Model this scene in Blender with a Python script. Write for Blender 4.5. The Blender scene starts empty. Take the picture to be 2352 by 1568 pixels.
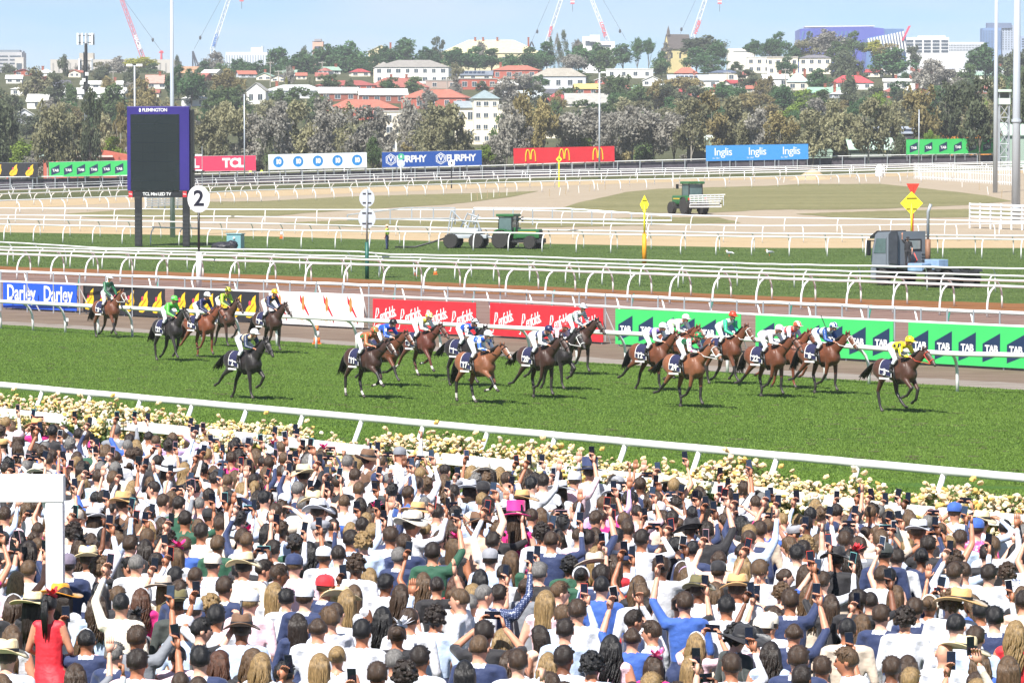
import bpy, bmesh, math, random
import numpy as np
from mathutils import Vector, Matrix, Euler

R = math.radians
rng = random.Random(7)
SC = bpy.context.scene
COL = SC.collection

# ------------------------------------------------------------------ camera, sky, sun, exposure
VW, VH, FPX, HZ, CAMH = 2352.0, 1568.0, 8400.0, 380.0, 7.5   # picture units, focal length, horizon row, eye height
PITCH = math.atan((VH / 2 - HZ) / FPX)
cam_d = bpy.data.cameras.new('camera'); cam = bpy.data.objects.new('camera', cam_d); COL.objects.link(cam)
cam.location = (0, 0, CAMH); cam.rotation_euler = (R(90) - PITCH, 0, 0)
cam_d.sensor_width = 36.0; cam_d.lens = 36.0 * FPX / VW
cam_d.clip_start = 1.0; cam_d.clip_end = 30000.0
SC.camera = cam

SUN_EL, SUN_AZ = R(51), R(206)       # azimuth clockwise from +Y (the way the camera looks): behind and to the left
sd = Vector((math.sin(SUN_AZ) * math.cos(SUN_EL), math.cos(SUN_AZ) * math.cos(SUN_EL), math.sin(SUN_EL)))
sun_d = bpy.data.lights.new('sun', 'SUN'); sun = bpy.data.objects.new('sun', sun_d); COL.objects.link(sun)
sun_d.energy = 4.4; sun_d.angle = R(0.53); sun_d.color = (1.0, 0.955, 0.89)
sun.rotation_euler = sd.to_track_quat('Z', 'Y').to_euler(); sun.location = (0, 0, 60)
world = bpy.data.worlds.new('World'); SC.world = world; world.use_nodes = True
wn = world.node_tree; wn.nodes.clear()
w_out = wn.nodes.new('ShaderNodeOutputWorld'); w_bg = wn.nodes.new('ShaderNodeBackground')
w_sky = wn.nodes.new('ShaderNodeTexSky'); w_sky.sky_type = 'NISHITA'; w_sky.sun_disc = False
w_sky.sun_elevation = SUN_EL; w_sky.sun_rotation = SUN_AZ
w_sky.altitude = 3000; w_sky.air_density = 1.0; w_sky.dust_density = 0.0; w_sky.ozone_density = 8.0
w_bg.inputs['Strength'].default_value = 0.056
# thin high cloud: a faint veil with soft streaks, all round the sky
w_tc = wn.nodes.new('ShaderNodeTexCoord'); w_map = wn.nodes.new('ShaderNodeMapping')
w_map.inputs['Scale'].default_value = (5.0, 5.0, 26.0)
w_nz = wn.nodes.new('ShaderNodeTexNoise'); w_nz.inputs['Scale'].default_value = 2.2; w_nz.inputs['Detail'].default_value = 5
w_rp = wn.nodes.new('ShaderNodeValToRGB'); w_rp.color_ramp.elements[0].position = 0.36; w_rp.color_ramp.elements[1].position = 0.74
w_rp.color_ramp.elements[0].color = (0, 0, 0, 1); w_rp.color_ramp.elements[1].color = (0.7, 0.7, 0.7, 1)
w_mx = wn.nodes.new('ShaderNodeMix'); w_mx.data_type = 'RGBA'
w_mx.inputs['B'].default_value = (6.6, 7.3, 8.4, 1)
wn.links.new(w_tc.outputs['Generated'], w_map.inputs['Vector']); wn.links.new(w_map.outputs[0], w_nz.inputs['Vector'])
wn.links.new(w_nz.outputs['Fac'], w_rp.inputs[0]); wn.links.new(w_rp.outputs[0], w_mx.inputs['Factor'])
wn.links.new(w_sky.outputs[0], w_mx.inputs['A']); wn.links.new(w_mx.outputs['Result'], w_bg.inputs[0])
wn.links.new(w_bg.outputs[0], w_out.inputs[0])
SC.view_settings.view_transform = 'Standard'; SC.view_settings.look = 'None'
SC.view_settings.exposure = 1.1; SC.view_settings.gamma = 1.0; SC.view_settings.use_curve_mapping = False
SC.render.engine = 'CYCLES'; SC.cycles.use_denoising = True
SC.cycles.max_bounces = 6; SC.cycles.transparent_max_bounces = 8
SC.cycles.caustics_reflective = False; SC.cycles.caustics_refractive = False

# ------------------------------------------------------------------ ground heights and picking points on the ground
def smooth(a, b, x):
    t = min(1.0, max(0.0, (x - a) / (b - a))); return t * t * (3 - 2 * t)
_GK = [(-60, 1.12), (70, 1.10), (80, 0.4), (88, 0.0), (165, 0.0), (215, 0.5), (280, 1.2), (336, 2.5), (400, 3.6), (525, 5.0), (600, 5.6), (680, 7.0),
       (800, 11.5), (1000, 21.0), (1300, 37.0), (1500, 45.0), (1750, 46.0), (2600, 30.0), (6000, 20.0), (20000, 15.0)]
_gx = np.array([k[0] for k in _GK], float); _gz = np.array([k[1] for k in _GK], float)
def _pchip():
    h = np.diff(_gx); dl = np.diff(_gz) / h; m = np.zeros(len(_gx)); m[0] = 0; m[-1] = 0
    for i in range(1, len(_gx) - 1):
        if dl[i-1] * dl[i] > 0:
            w1 = 2*h[i] + h[i-1]; w2 = h[i] + 2*h[i-1]; m[i] = (w1 + w2) / (w1/dl[i-1] + w2/dl[i])
    return m
_gm = _pchip()
TU = (math.sin(R(39.5)), -math.cos(R(39.5)))      # running direction of the straight
TN = (math.cos(R(39.5)), math.sin(R(39.5)))       # across the straight, away from the stand
def gz(x, y):
    # the lawn edge near the stand follows the straight, everything beyond follows the distance
    t = x * TN[0] + y * TN[1]
    yy = y
    if y < 140: yy = min(y, 164) if t > 62 else min(y, 20 + t)
    yy = max(-60, yy)
    if y < 140 and t > 62: yy = max(88, yy)
    i = int(min(max(np.searchsorted(_gx, yy) - 1, 0), len(_gx) - 2))
    h = _gx[i+1] - _gx[i]; s = (yy - _gx[i]) / h
    z = ((1+2*s)*(1-s)**2)*_gz[i] + s*(1-s)**2*h*_gm[i] + s*s*(3-2*s)*_gz[i+1] + s*s*(s-1)*h*_gm[i+1]
    if y > 300: z += 0.020 * max(-260, min(260, x)) * smooth(300, 560, y) * (1 - smooth(800, 1100, y))
    return z
_cp, _sp = math.cos(PITCH), math.sin(PITCH)
def ray(px, py):
    u = (px - VW / 2) / FPX; v = (VH / 2 - py) / FPX
    return (u, _cp + v * _sp, -_sp + v * _cp)      # per metre of depth along the view axis (nearly y)
def at(px, py, depth):
    r = ray(px, py); k = depth / r[1]
    return Vector((r[0] * k, depth, CAMH + r[2] * k))
def hit(px, py, h=0.0, near=25.0, far=2600.0):
    # the first point along the line of sight that is h above the ground
    r = ray(px, py); y = near; step = 4.0; last = near
    while y < far:
        k = y / r[1]
        if CAMH + r[2] * k <= gz(r[0] * k, y) + h: break
        last = y; y += step; step = min(step * 1.02, 15)
    lo, hi = last, y
    for _ in range(22):
        m = 0.5 * (lo + hi); k = m / r[1]
        if CAMH + r[2] * k <= gz(r[0] * k, m) + h: hi = m
        else: lo = m
    k = hi / r[1]
    return Vector((r[0] * k, hi, gz(r[0] * k, hi)))
def onground(px, depth):
    x = (px - VW / 2) / FPX * depth * 1.0
    return Vector((x, depth, gz(x, depth)))
def ppm(y): return FPX / y      # picture units per metre at that depth

# ------------------------------------------------------------------ materials
_M = {}
def srgb(r, g, b):
    f = lambda c: ((c/255.0)/12.92 if c/255.0 <= 0.04045 else (((c/255.0)+0.055)/1.055)**2.4)
    return (f(r), f(g), f(b))
def lit(r, g, b):
    return tuple(c / 2.3 for c in srgb(r, g, b))      # surface colour of sunlit ground as it shows in the picture
def mat(name, col, rough=0.6, var=0.18, scale=3.0, metal=0.0, bump=0.0, bscale=None, col2=None, detail=4.0, stretch=None, spec=0.5, sheen=0.0,
        trans=0.0, emit=None, coord='Object', fac=(0.3, 0.7), rand=0.0, alpha=None):
    if name in _M: return _M[name]
    m = bpy.data.materials.new(name); m.use_nodes = True; nt = m.node_tree; N = nt.nodes; L = nt.links
    bs = N['Principled BSDF']
    bs.inputs['Roughness'].default_value = rough; bs.inputs['Metallic'].default_value = metal
    bs.inputs['Specular IOR Level'].default_value = spec
    if sheen: bs.inputs['Sheen Weight'].default_value = sheen
    if trans: bs.inputs['Transmission Weight'].default_value = trans
    c1 = tuple(col[:3]); c2 = col2 or tuple(max(0, c * (1 - 2 * var)) for c in c1)
    tc = N.new('ShaderNodeTexCoord'); mp = N.new('ShaderNodeMapping')
    L.new(tc.outputs[coord], mp.inputs[0])
    if stretch: mp.inputs['Scale'].default_value = stretch[:3]
    if stretch and len(stretch) > 3: mp.inputs['Rotation'].default_value = (0, 0, stretch[3])
    nz = N.new('ShaderNodeTexNoise'); nz.inputs['Scale'].default_value = scale; nz.inputs['Detail'].default_value = detail
    L.new(mp.outputs[0], nz.inputs['Vector'])
    rp = N.new('ShaderNodeValToRGB'); rp.color_ramp.elements[0].position = fac[0]; rp.color_ramp.elements[1].position = fac[1]
    rp.color_ramp.elements[0].color = (*c2, 1); rp.color_ramp.elements[1].color = (*c1, 1)
    L.new(nz.outputs['Fac'], rp.inputs[0])
    last = rp.outputs[0]
    if rand:
        oi = N.new('ShaderNodeObjectInfo'); hs = N.new('ShaderNodeHueSaturation')
        mr = N.new('ShaderNodeMapRange'); mr.inputs['To Min'].default_value = 1 - rand; mr.inputs['To Max'].default_value = 1 + rand
        L.new(oi.outputs['Random'], mr.inputs[0]); L.new(mr.outputs[0], hs.inputs['Value']); L.new(last, hs.inputs['Color']); last = hs.outputs[0]
    L.new(last, bs.inputs['Base Color'])
    if bump:
        nb = N.new('ShaderNodeTexNoise'); nb.inputs['Scale'].default_value = bscale or scale * 4; nb.inputs['Detail'].default_value = 3
        L.new(mp.outputs[0], nb.inputs['Vector'])
        bp = N.new('ShaderNodeBump'); bp.inputs['Strength'].default_value = bump; bp.inputs['Distance'].default_value = 0.05
        L.new(nb.outputs['Fac'], bp.inputs['Height']); L.new(bp.outputs[0], bs.inputs['Normal'])
    if emit:
        bs.inputs['Emission Color'].default_value = (*emit[0], 1); bs.inputs['Emission Strength'].default_value = emit[1]
    _M[name] = m; return m
def mS(name, r, g, b, **k): return mat(name, srgb(r, g, b), **k)
WHITE = mat('white_paint', (0.80, 0.80, 0.79), rough=0.38, var=0.03, scale=1.3)
GREYM = mat('grey_metal', (0.42, 0.45, 0.48), rough=0.4, var=0.08, scale=2.0, metal=0.3)
BLACK = mat('black_plastic', (0.018, 0.019, 0.022), rough=0.45, var=0.1)
DARK = mat('dark_metal', (0.035, 0.037, 0.04), rough=0.5, var=0.15)
TYRE = mat('tyre_rubber', (0.035, 0.033, 0.031), rough=0.85, var=0.2, scale=9, bump=0.3)
GLASS = mat('window_glass', (0.055, 0.075, 0.095), rough=0.08, var=0.12, scale=0.6, spec=0.9)

# ------------------------------------------------------------------ mesh helpers
class MB:
    """Collects shapes; build() links them as one mesh object."""
    def __init__(s): s.v = []; s.f = []; s.mi = []
    def add(s, vs, fs, mi=0):
        o = len(s.v); s.v.extend([tuple(q) for q in vs]); s.f.extend([tuple(i + o for i in f) for f in fs]); s.mi.extend([mi] * len(fs)); return s
    def box(s, x0, x1, y0, y1, z0, z1, mi=0, M=None):
        vs = [Vector(q) for q in ((x0,y0,z0),(x1,y0,z0),(x1,y1,z0),(x0,y1,z0),(x0,y0,z1),(x1,y0,z1),(x1,y1,z1),(x0,y1,z1))]
        if M: vs = [M @ q for q in vs]
        return s.add(vs, [(0,3,2,1),(4,5,6,7),(0,1,5,4),(1,2,6,5),(2,3,7,6),(3,0,4,7)], mi)
    def bbox(s, x0, x1, y0, y1, z0, z1, b=0.02, mi=0, M=None):
        # box with bevelled vertical and horizontal edges
        bm = bmesh.new(); bmesh.ops.create_cube(bm, size=1)
        for q in bm.verts: q.co = Vector(((x0+x1)/2 + q.co.x*(x1-x0), (y0+y1)/2 + q.co.y*(y1-y0), (z0+z1)/2 + q.co.z*(z1-z0)))
        bmesh.ops.bevel(bm, geom=bm.edges[:], offset=b, segments=2, affect='EDGES', profile=0.6)
        return s.bm(bm, mi, M)
    def bm(s, bm, mi=0, M=None):
        bm.verts.index_update()
        vs = [(M @ q.co) if M else q.co.copy() for q in bm.verts]; fs = [[q.index for q in f.verts] for f in bm.faces]
        bm.free(); return s.add(vs, fs, mi)
    def tube(s, pts, r, n=6, mi=0, cap=True, sq=None):
        pts = [Vector(p) for p in pts]; rs = r if isinstance(r, (list, tuple)) else [r] * len(pts)
        vs = []; fs = []; up0 = None
        for i, p in enumerate(pts):
            t = (pts[min(i+1, len(pts)-1)] - pts[max(i-1, 0)])
            if t.length < 1e-9: t = Vector((0, 0, 1))
            t.normalize()
            a = t.orthogonal().normalized() if up0 is None else (up0 - t * up0.dot(t)).normalized()
            up0 = a; b = t.cross(a)
            for k in range(n):
                an = 2 * math.pi * k / n + (math.pi / n if sq else 0)
                vs.append(p + (a * math.cos(an) + b * math.sin(an)) * rs[i])
        for i in range(len(pts) - 1):
            for k in range(n):
                fs.append((i*n + k, i*n + (k+1) % n, (i+1)*n + (k+1) % n, (i+1)*n + k))
        if cap:
            fs.append(tuple(range(n))[::-1]); fs.append(tuple((len(pts)-1)*n + k for k in range(n)))
        return s.add(vs, fs, mi)
    def lathe(s, prof, n=16, mi=0, M=None):
        vs = []; fs = []
        for (r, z) in prof:
            for k in range(n):
                q = Vector((r*math.cos(2*math.pi*k/n), r*math.sin(2*math.pi*k/n), z)); vs.append(M @ q if M else q)
        for i in range(len(prof) - 1):
            for k in range(n): fs.append((i*n+k, i*n+(k+1)%n, (i+1)*n+(k+1)%n, (i+1)*n+k))
        if prof[0][0] > 1e-6: fs.append(tuple(range(n))[::-1])
        if prof[-1][0] > 1e-6: fs.append(tuple((len(prof)-1)*n+k for k in range(n)))
        return s.add(vs, fs, mi)
    def prism(s, poly, y0, y1, mi=0, M=None):
        # polygon in x,z extruded along y
        n = len(poly); vs = [Vector((x, y0, z)) for x, z in poly] + [Vector((x, y1, z)) for x, z in poly]
        if M: vs = [M @ q for q in vs]
        fs = [tuple(range(n)), tuple(range(2*n-1, n-1, -1))] + [(i, i+n, (i+1) % n + n, (i+1) % n) for i in range(n)]
        return s.add(vs, fs, mi)
    def ball(s, c, r, mi=0, sub=2, noise=0.0, M=None):
        bm = bmesh.new(); bmesh.ops.create_icosphere(bm, subdivisions=sub, radius=1)
        rr = (r, r, r) if not isinstance(r, (tuple, list)) else r
        for q in bm.verts:
            k = 1 + (noise * (rng.random() - 0.5) if noise else 0)
            q.co = Vector((c[0] + q.co.x*rr[0]*k, c[1] + q.co.y*rr[1]*k, c[2] + q.co.z*rr[2]*k))
        return s.bm(bm, mi, M)
    def mesh(s, name, mats=(), smooth=False):
        me = bpy.data.meshes.new(name); me.from_pydata(s.v, [], s.f)
        for m in mats: me.materials.append(m)
        if len(mats) > 1: me.polygons.foreach_set('material_index', s.mi)
        if smooth: me.polygons.foreach_set('use_smooth', [True] * len(me.polygons))
        me.validate(); me.update(); return me
    def build(s, name, mats, parent=None, smooth=False, loc=None):
        mats = mats if isinstance(mats, (list, tuple)) else [mats]
        o = bpy.data.objects.new(name, s.mesh(name, mats, smooth)); COL.objects.link(o)
        if parent: o.parent = parent
        if loc is not None: o.location = loc
        return o
def fix_normals(o):
    bm = bmesh.new(); bm.from_mesh(o.data); bmesh.ops.recalc_face_normals(bm, faces=bm.faces[:]); bm.to_mesh(o.data); bm.free(); return o
def tag(o, label=None, cat=None, group=None, kind=None):
    if label: o['label'] = label
    if cat: o['category'] = cat
    if group: o['group'] = group
    if kind: o['kind'] = kind
    return o
def empty(name, loc=(0, 0, 0), rz=0.0, label=None, cat=None, group=None, sc=1.0):
    o = bpy.data.objects.new(name, None); COL.objects.link(o); o.location = loc; o.rotation_euler = (0, 0, rz); o.scale = (sc, sc, sc)
    o.empty_display_size = 0.1
    return tag(o, label, cat, group)
def link(name, mesh, parent=None, loc=(0, 0, 0), rz=0.0, mats=None):
    o = bpy.data.objects.new(name, mesh); COL.objects.link(o)
    if parent: o.parent = parent
    o.location = loc; o.rotation_euler = (0, 0, rz)
    if mats:
        for i, m in enumerate(mats):
            o.material_slots[i].link = 'OBJECT'; o.material_slots[i].material = m
    return o
LAB = bpy.data.scenes.new('lab'); LABV = LAB.view_layers[0]      # empty side scene in which meshes are grown
_TX = {}
def text_mesh(s, size=1.0, bold=0.0, shear=0.0, depth=0.004, align='CENTER', space=1.0, res=3):
    k = (s, size, bold, shear, depth, align, space)
    if k in _TX: return _TX[k]
    cu = bpy.data.curves.new('lettering', 'FONT'); cu.body = s; cu.size = size; cu.align_x = align; cu.align_y = 'CENTER'
    cu.offset = bold; cu.shear = shear; cu.extrude = depth; cu.resolution_u = res; cu.space_character = space
    o = bpy.data.objects.new('lettering_curve', cu); me = ev_mesh(o, 'lettering'); bpy.data.objects.remove(o); bpy.data.curves.remove(cu)
    me.materials.clear(); _TX[k] = me; return me
def letters(s, parent, loc, m, size=1.0, rot=(R(90), 0, 0), name='lettering', **k):
    """lettering standing upright, read from -y"""
    me = text_mesh(s, size, **k).copy(); me.materials.append(m)
    o = bpy.data.objects.new(name, me); COL.objects.link(o); o.parent = parent; o.location = loc; o.rotation_euler = rot; return o
def ev_mesh(o, name):
    LAB.collection.objects.link(o); LABV.update()
    me = bpy.data.meshes.new_from_object(o.evaluated_get(LABV.depsgraph)); me.name = name; return me
# ------------------------------------------------------------------ the ground and its strips
def grass_mat(name, a, b, c, dry=0.0, along=True):
    m = bpy.data.materials.new(name); m.use_nodes = True; nt = m.node_tree; N = nt.nodes; L = nt.links; bs = N['Principled BSDF']
    bs.inputs['Roughness'].default_value = 0.85; bs.inputs['Specular IOR Level'].default_value = 0.12
    tc = N.new('ShaderNodeTexCoord')
    def noise(sc, rot=0.0, st=(1, 1, 1), det=4, rough=0.6):
        mp = N.new('ShaderNodeMapping'); mp.inputs['Rotation'].default_value = (0, 0, rot); mp.inputs['Scale'].default_value = st
        L.new(tc.outputs['Object'], mp.inputs[0]); z = N.new('ShaderNodeTexNoise'); z.inputs['Scale'].default_value = sc
        z.inputs['Detail'].default_value = det; z.inputs['Roughness'].default_value = rough; L.new(mp.outputs[0], z.inputs['Vector']); return z.outputs['Fac']
    def ramp(f, p0, p1, c0, c1):
        r = N.new('ShaderNodeValToRGB'); r.color_ramp.elements[0].position = p0; r.color_ramp.elements[1].position = p1
        r.color_ramp.elements[0].color = (*c0, 1); r.color_ramp.elements[1].color = (*c1, 1); L.new(f, r.inputs[0]); return r.outputs[0]
    def mix(f, x, y, typ='MIX', fac=None):
        q = N.new('ShaderNodeMix'); q.data_type = 'RGBA'; q.blend_type = typ
        if fac is not None: q.inputs['Factor'].default_value = fac
        else: L.new(f, q.inputs['Factor'])
        L.new(x, q.inputs['A']); L.new(y, q.inputs['B']); return q.outputs['Result']
    rot = R(50.5)       # stretch the streaks along the straight
    big = ramp(noise(0.10, rot, (0.35, 1.6, 1), 3), 0.35, 0.68, a, b)
    mid = ramp(noise(1.6, rot, (0.6, 1.2, 1), 5, 0.7), 0.30, 0.72, (0.62, 0.64, 0.55), (1.12, 1.10, 1.05))
    fine = ramp(noise(22.0, 0, (1, 0.5, 1), 4, 0.75), 0.28, 0.76, (0.34, 0.40, 0.30), (1.45, 1.38, 1.40))
    x = mix(None, big, mid, 'MULTIPLY', 1.0); x = mix(None, x, fine, 'MULTIPLY', 1.0)
    spk = ramp(noise(9.0, 0, (1, 0.6, 1), 3, 0.8), 0.62, 0.75, (0, 0, 0), (1, 1, 1))
    z = N.new('ShaderNodeRGB'); z.outputs[0].default_value = (*c, 1)
    sp2 = N.new('ShaderNodeMath'); sp2.operation = 'MULTIPLY'; sp2.inputs[1].default_value = 0.30 + dry; L.new(spk, sp2.inputs[0])
    x = mix(sp2.outputs[0], x, z.outputs[0]); L.new(x, bs.inputs['Base Color'])
    bp = N.new('ShaderNodeBump'); bp.inputs['Strength'].default_value = 0.55; bp.inputs['Distance'].default_value = 0.04
    L.new(noise(26.0, 0, (1, 0.6, 1), 3, 0.7), bp.inputs['Height']); L.new(bp.outputs[0], bs.inputs['Normal'])
    return m
M_TURF = grass_mat('track_turf', (0.072, 0.138, 0.021), (0.104, 0.176, 0.030), (0.17, 0.26, 0.06))
M_TURF2 = grass_mat('infield_turf', (0.078, 0.130, 0.034), (0.104, 0.155, 0.048), (0.17, 0.19, 0.075), 0.1)
M_OLIVE = grass_mat('dry_olive_grass', (0.215, 0.205, 0.105), (0.275, 0.255, 0.145), (0.34, 0.31, 0.19), 0.15)
M_FARG = grass_mat('far_grass', (0.09, 0.105, 0.042), (0.125, 0.13, 0.06), (0.2, 0.19, 0.09), 0.1)
def sand_mat(name, col, col2, stripe=0.0):
    return mat(name, col, rough=0.9, col2=col2, scale=0.9, detail=6, bump=0.5, bscale=14, stretch=(0.45, 2.2, 1, R(50.5)), spec=0.1)
M_SAND = sand_mat('yellow_sand', lit(247, 224, 186), lit(238, 208, 162))
M_PALE = sand_mat('pale_dirt', lit(233, 216, 192), lit(214, 195, 168))
M_PINK = sand_mat('pink_sand', lit(196, 166, 154), lit(156, 122, 110))
M_ORANGE = sand_mat('orange_loam', lit(196, 140, 94), lit(170, 112, 68))
M_DIRT = sand_mat('grey_dirt_track', lit(184, 163, 144), lit(144, 124, 108))
M_VERGE = sand_mat('pale_verge', lit(212, 202, 192), lit(176, 162, 150))
M_LAWN = grass_mat('lawn', (0.06, 0.14, 0.025), (0.08, 0.17, 0.03), (0.2, 0.25, 0.06))
M_HILL = grass_mat('hill_grass', (0.075, 0.085, 0.042), (0.125, 0.125, 0.07), (0.2, 0.19, 0.1), 0.1)

def ground_sheet():
    ys = list(np.arange(-60, 40, 10)) + list(np.arange(40, 180, 2.0)) + list(np.arange(180, 420, 5)) + list(np.arange(420, 800, 12)) + \
         list(np.arange(800, 1800, 40)) + [1800, 2000, 2300, 2600, 2900]
    us = np.concatenate([np.linspace(-1, -0.25, 14)[:-1], np.linspace(-0.25, 0.25, 61), np.linspace(0.25, 1, 14)[1:]])
    vs, fs = [], []
    for y in ys:
        w = max(70.0, abs(y) * 0.9)
        for u in us: vs.append((u * w, y, gz(u * w, y)))
    n = len(us)
    for j in range(len(ys) - 1):
        for i in range(n - 1): fs.append((j*n+i, j*n+i+1, (j+1)*n+i+1, (j+1)*n+i))
    mb = MB(); mb.add(vs, fs); o = mb.build('ground', M_HILL, smooth=True)
    return tag(o, kind='structure')
ground_sheet()

def polyx(pts, x):
    for (x0, y0), (x1, y1) in zip(pts, pts[1:]):
        if x0 <= x <= x1: return y0 + (y1 - y0) * (x - x0) / (x1 - x0)
    (x0, y0), (x1, y1) = (pts[0], pts[1]) if x < pts[0][0] else (pts[-2], pts[-1])
    return y0 + (y1 - y0) * (x - x0) / (x1 - x0)
def strip(name, up, lo, m, dz=0.02, x0=-900, x1=3250, nx=60, ny=10, jit=0.0):
    """sheet lying on the ground between two lines of sight rows (far edge, near edge)"""
    vs, fs = [], []
    r2 = random.Random(name)
    for i in range(nx + 1):
        x = x0 + (x1 - x0) * i / nx
        a = hit(x, polyx(up, x) + r2.uniform(-jit, jit)); b = hit(x, polyx(lo, x) + r2.uniform(-jit, jit))
        for j in range(ny + 1):
            p = a.lerp(b, j / ny); vs.append((p.x, p.y, gz(p.x, p.y) + dz))
    for i in range(nx):
        for j in range(ny):
            k = i * (ny + 1) + j; fs.append((k, k + 1, k + ny + 2, k + ny + 1))
    mb = MB(); mb.add(vs, fs); o = mb.build(name, m, smooth=True)
    return tag(o, kind='structure')
L_GRASSFAR = [(0, 743), (590, 777), (1138, 814), (1762, 859), (2352, 893)]
L_DIRTFAR = [(0, 694), (590, 722), (1179, 752), (1769, 790), (2352, 826)]
L_PINKFAR = [(0, 626), (590, 651), (1179, 676), (1769, 702), (2352, 719)]
L_ORFAR = [(0, 612), (590, 632), (1179, 656), (1769, 681), (2352, 698)]
L_GR2FAR = [(0, 533), (590, 542), (1179, 558), (1769, 569), (2352, 569)]
L_SANDFAR = [(0, 516), (590, 528), (1179, 537), (1769, 544), (2352, 551)]
L_SAND2NEAR = [(0, 481), (290, 466), (590, 453), (1179, 430), (1769, 411.5), (2095, 405), (2352, 398)]
L_SAND2FAR = [(0, 462), (290, 452), (590, 438), (1179, 420.5), (1769, 405.5), (2095, 397), (2352, 391)]
strip('race_track_turf', L_GRASSFAR, [(0, 1010), (2352, 1300)], M_TURF, 0.012, ny=14)
strip('grey_dirt_track', L_DIRTFAR, L_GRASSFAR, M_DIRT, 0.010)
strip('track_verge', [(0, 738), (590, 771), (1138, 806), (1762, 849), (2352, 881)], [(0, 746), (590, 780), (1138, 817), (1762, 862), (2352, 896)], M_VERGE, 0.016, jit=0.8, nx=160, ny=2)
strip('pink_sand_track', L_PINKFAR, L_DIRTFAR, M_PINK, 0.012)
strip('orange_loam_path', L_ORFAR, [(x, y + 2) for x, y in L_PINKFAR], M_ORANGE, 0.018, nx=120, jit=0.5)
strip('infield_turf', L_GR2FAR, [(x, y + 2) for x, y in L_ORFAR], M_TURF2, 0.012)
strip('yellow_sand_track', L_SANDFAR, [(x, y + 1) for x, y in L_GR2FAR], M_SAND, 0.018)
strip('pale_dirt', [(x, y - 1) for x, y in L_SAND2NEAR], [(x, y + 1) for x, y in L_SANDFAR], M_PALE, 0.010, ny=16)
strip('far_sand_track', L_SAND2FAR, L_SAND2NEAR, M_SAND, 0.018)
strip('far_turf', [(0, 410), (590, 398), (1179, 382), (1769, 372), (2352, 364)], [(x, y + 1) for x, y in L_SAND2FAR], M_FARG, 0.010)
def patch(name, poly, m, dz=0.03):
    """irregular patch of ground given by its outline"""
    bm = bmesh.new()
    pts = []
    for i, (x, y) in enumerate(poly):
        x2, y2 = poly[(i + 1) % len(poly)]; n = max(1, int(math.hypot(x2 - x, y2 - y) / 14))
        for k in range(n):
            f = k / n; pts.append((x + (x2 - x) * f + rng.uniform(-2.0, 2.0), y + (y2 - y) * f + rng.uniform(-0.5, 0.5)))
    # fill by columns so that the sheet follows the ground
    xs = sorted(set(round(p[0], 1) for p in pts)); xs = np.linspace(xs[0] + 0.5, xs[-1] - 0.5, 70)
    vs, fs = [], []; ny = 8
    for x in xs:
        cr = []
        for (xa, ya), (xb, yb) in zip(pts, pts[1:] + pts[:1]):
            if (xa - x) * (xb - x) < 0: cr.append(ya + (yb - ya) * (x - xa) / (xb - xa))
        cr = (min(cr), max(cr)) if len(cr) > 1 else (pts[0][1], pts[0][1] + 0.1)
        a = hit(x, cr[0]); b = hit(x, cr[1])
        for j in range(ny + 1):
            p = a.lerp(b, j / ny); vs.append((p.x, p.y, gz(p.x, p.y) + dz))
    for i in range(len(xs) - 1):
        for j in range(ny): k = i * (ny + 1) + j; fs.append((k, k + 1, k + ny + 2, k + ny + 1))
    bm.free(); mb = MB(); mb.add(vs, fs); return tag(mb.build(name, m, smooth=True), kind='structure')
patch('dry_grass', [(1268, 486), (1330, 466), (1442, 441), (1520, 434), (1769, 427), (1841, 423), (2025, 423), (2130, 434), (2261, 449), (2326, 463), (2208, 472), (2025, 480), (1920, 482), (1762, 482), (1639, 489), (1442, 490)], M_OLIVE)
patch('dry_grass', [(150, 492), (341, 478), (480, 464), (590, 463), (852, 450), (1179, 442), (1236, 439), (1179, 452), (1036, 470), (931, 476), (700, 490), (590, 500), (400, 504), (200, 500)], M_OLIVE)
patch('dry_grass', [(640, 512), (820, 506), (1180, 505), (1420, 504), (1680, 506), (1700, 512), (1500, 518), (1180, 524), (800, 522)], M_OLIVE)
patch('dry_grass', [(1830, 492), (1900, 489), (2060, 484), (2260, 480), (2352, 486), (2352, 496), (2200, 500), (1950, 503)], M_OLIVE)
patch('dry_grass', [(1410, 503), (1500, 499), (1650, 501), (1672, 507), (1500, 510)], M_OLIVE, 0.05)
# the lawn the crowd stands on
def lawn():
    vs, fs = [], []; n1, n2 = 40, 40
    for i in range(n1 + 1):
        for j in range(n2 + 1):
            t = -30 + 92 * i / n1; a = -110 + 170 * j / n2
            x = TN[0]*t + TU[0]*a; y = TN[1]*t + TU[1]*a
            if y > 139: y = 139
            vs.append((x, y, gz(x, y) + 0.008))
    for i in range(n1):
        for j in range(n2): k = i*(n2+1)+j; fs.append((k, k+1, k+n2+2, k+n2+1))
    mb = MB(); mb.add(vs, fs); tag(mb.build('lawn', M_LAWN, smooth=True), kind='structure')
lawn()

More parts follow.
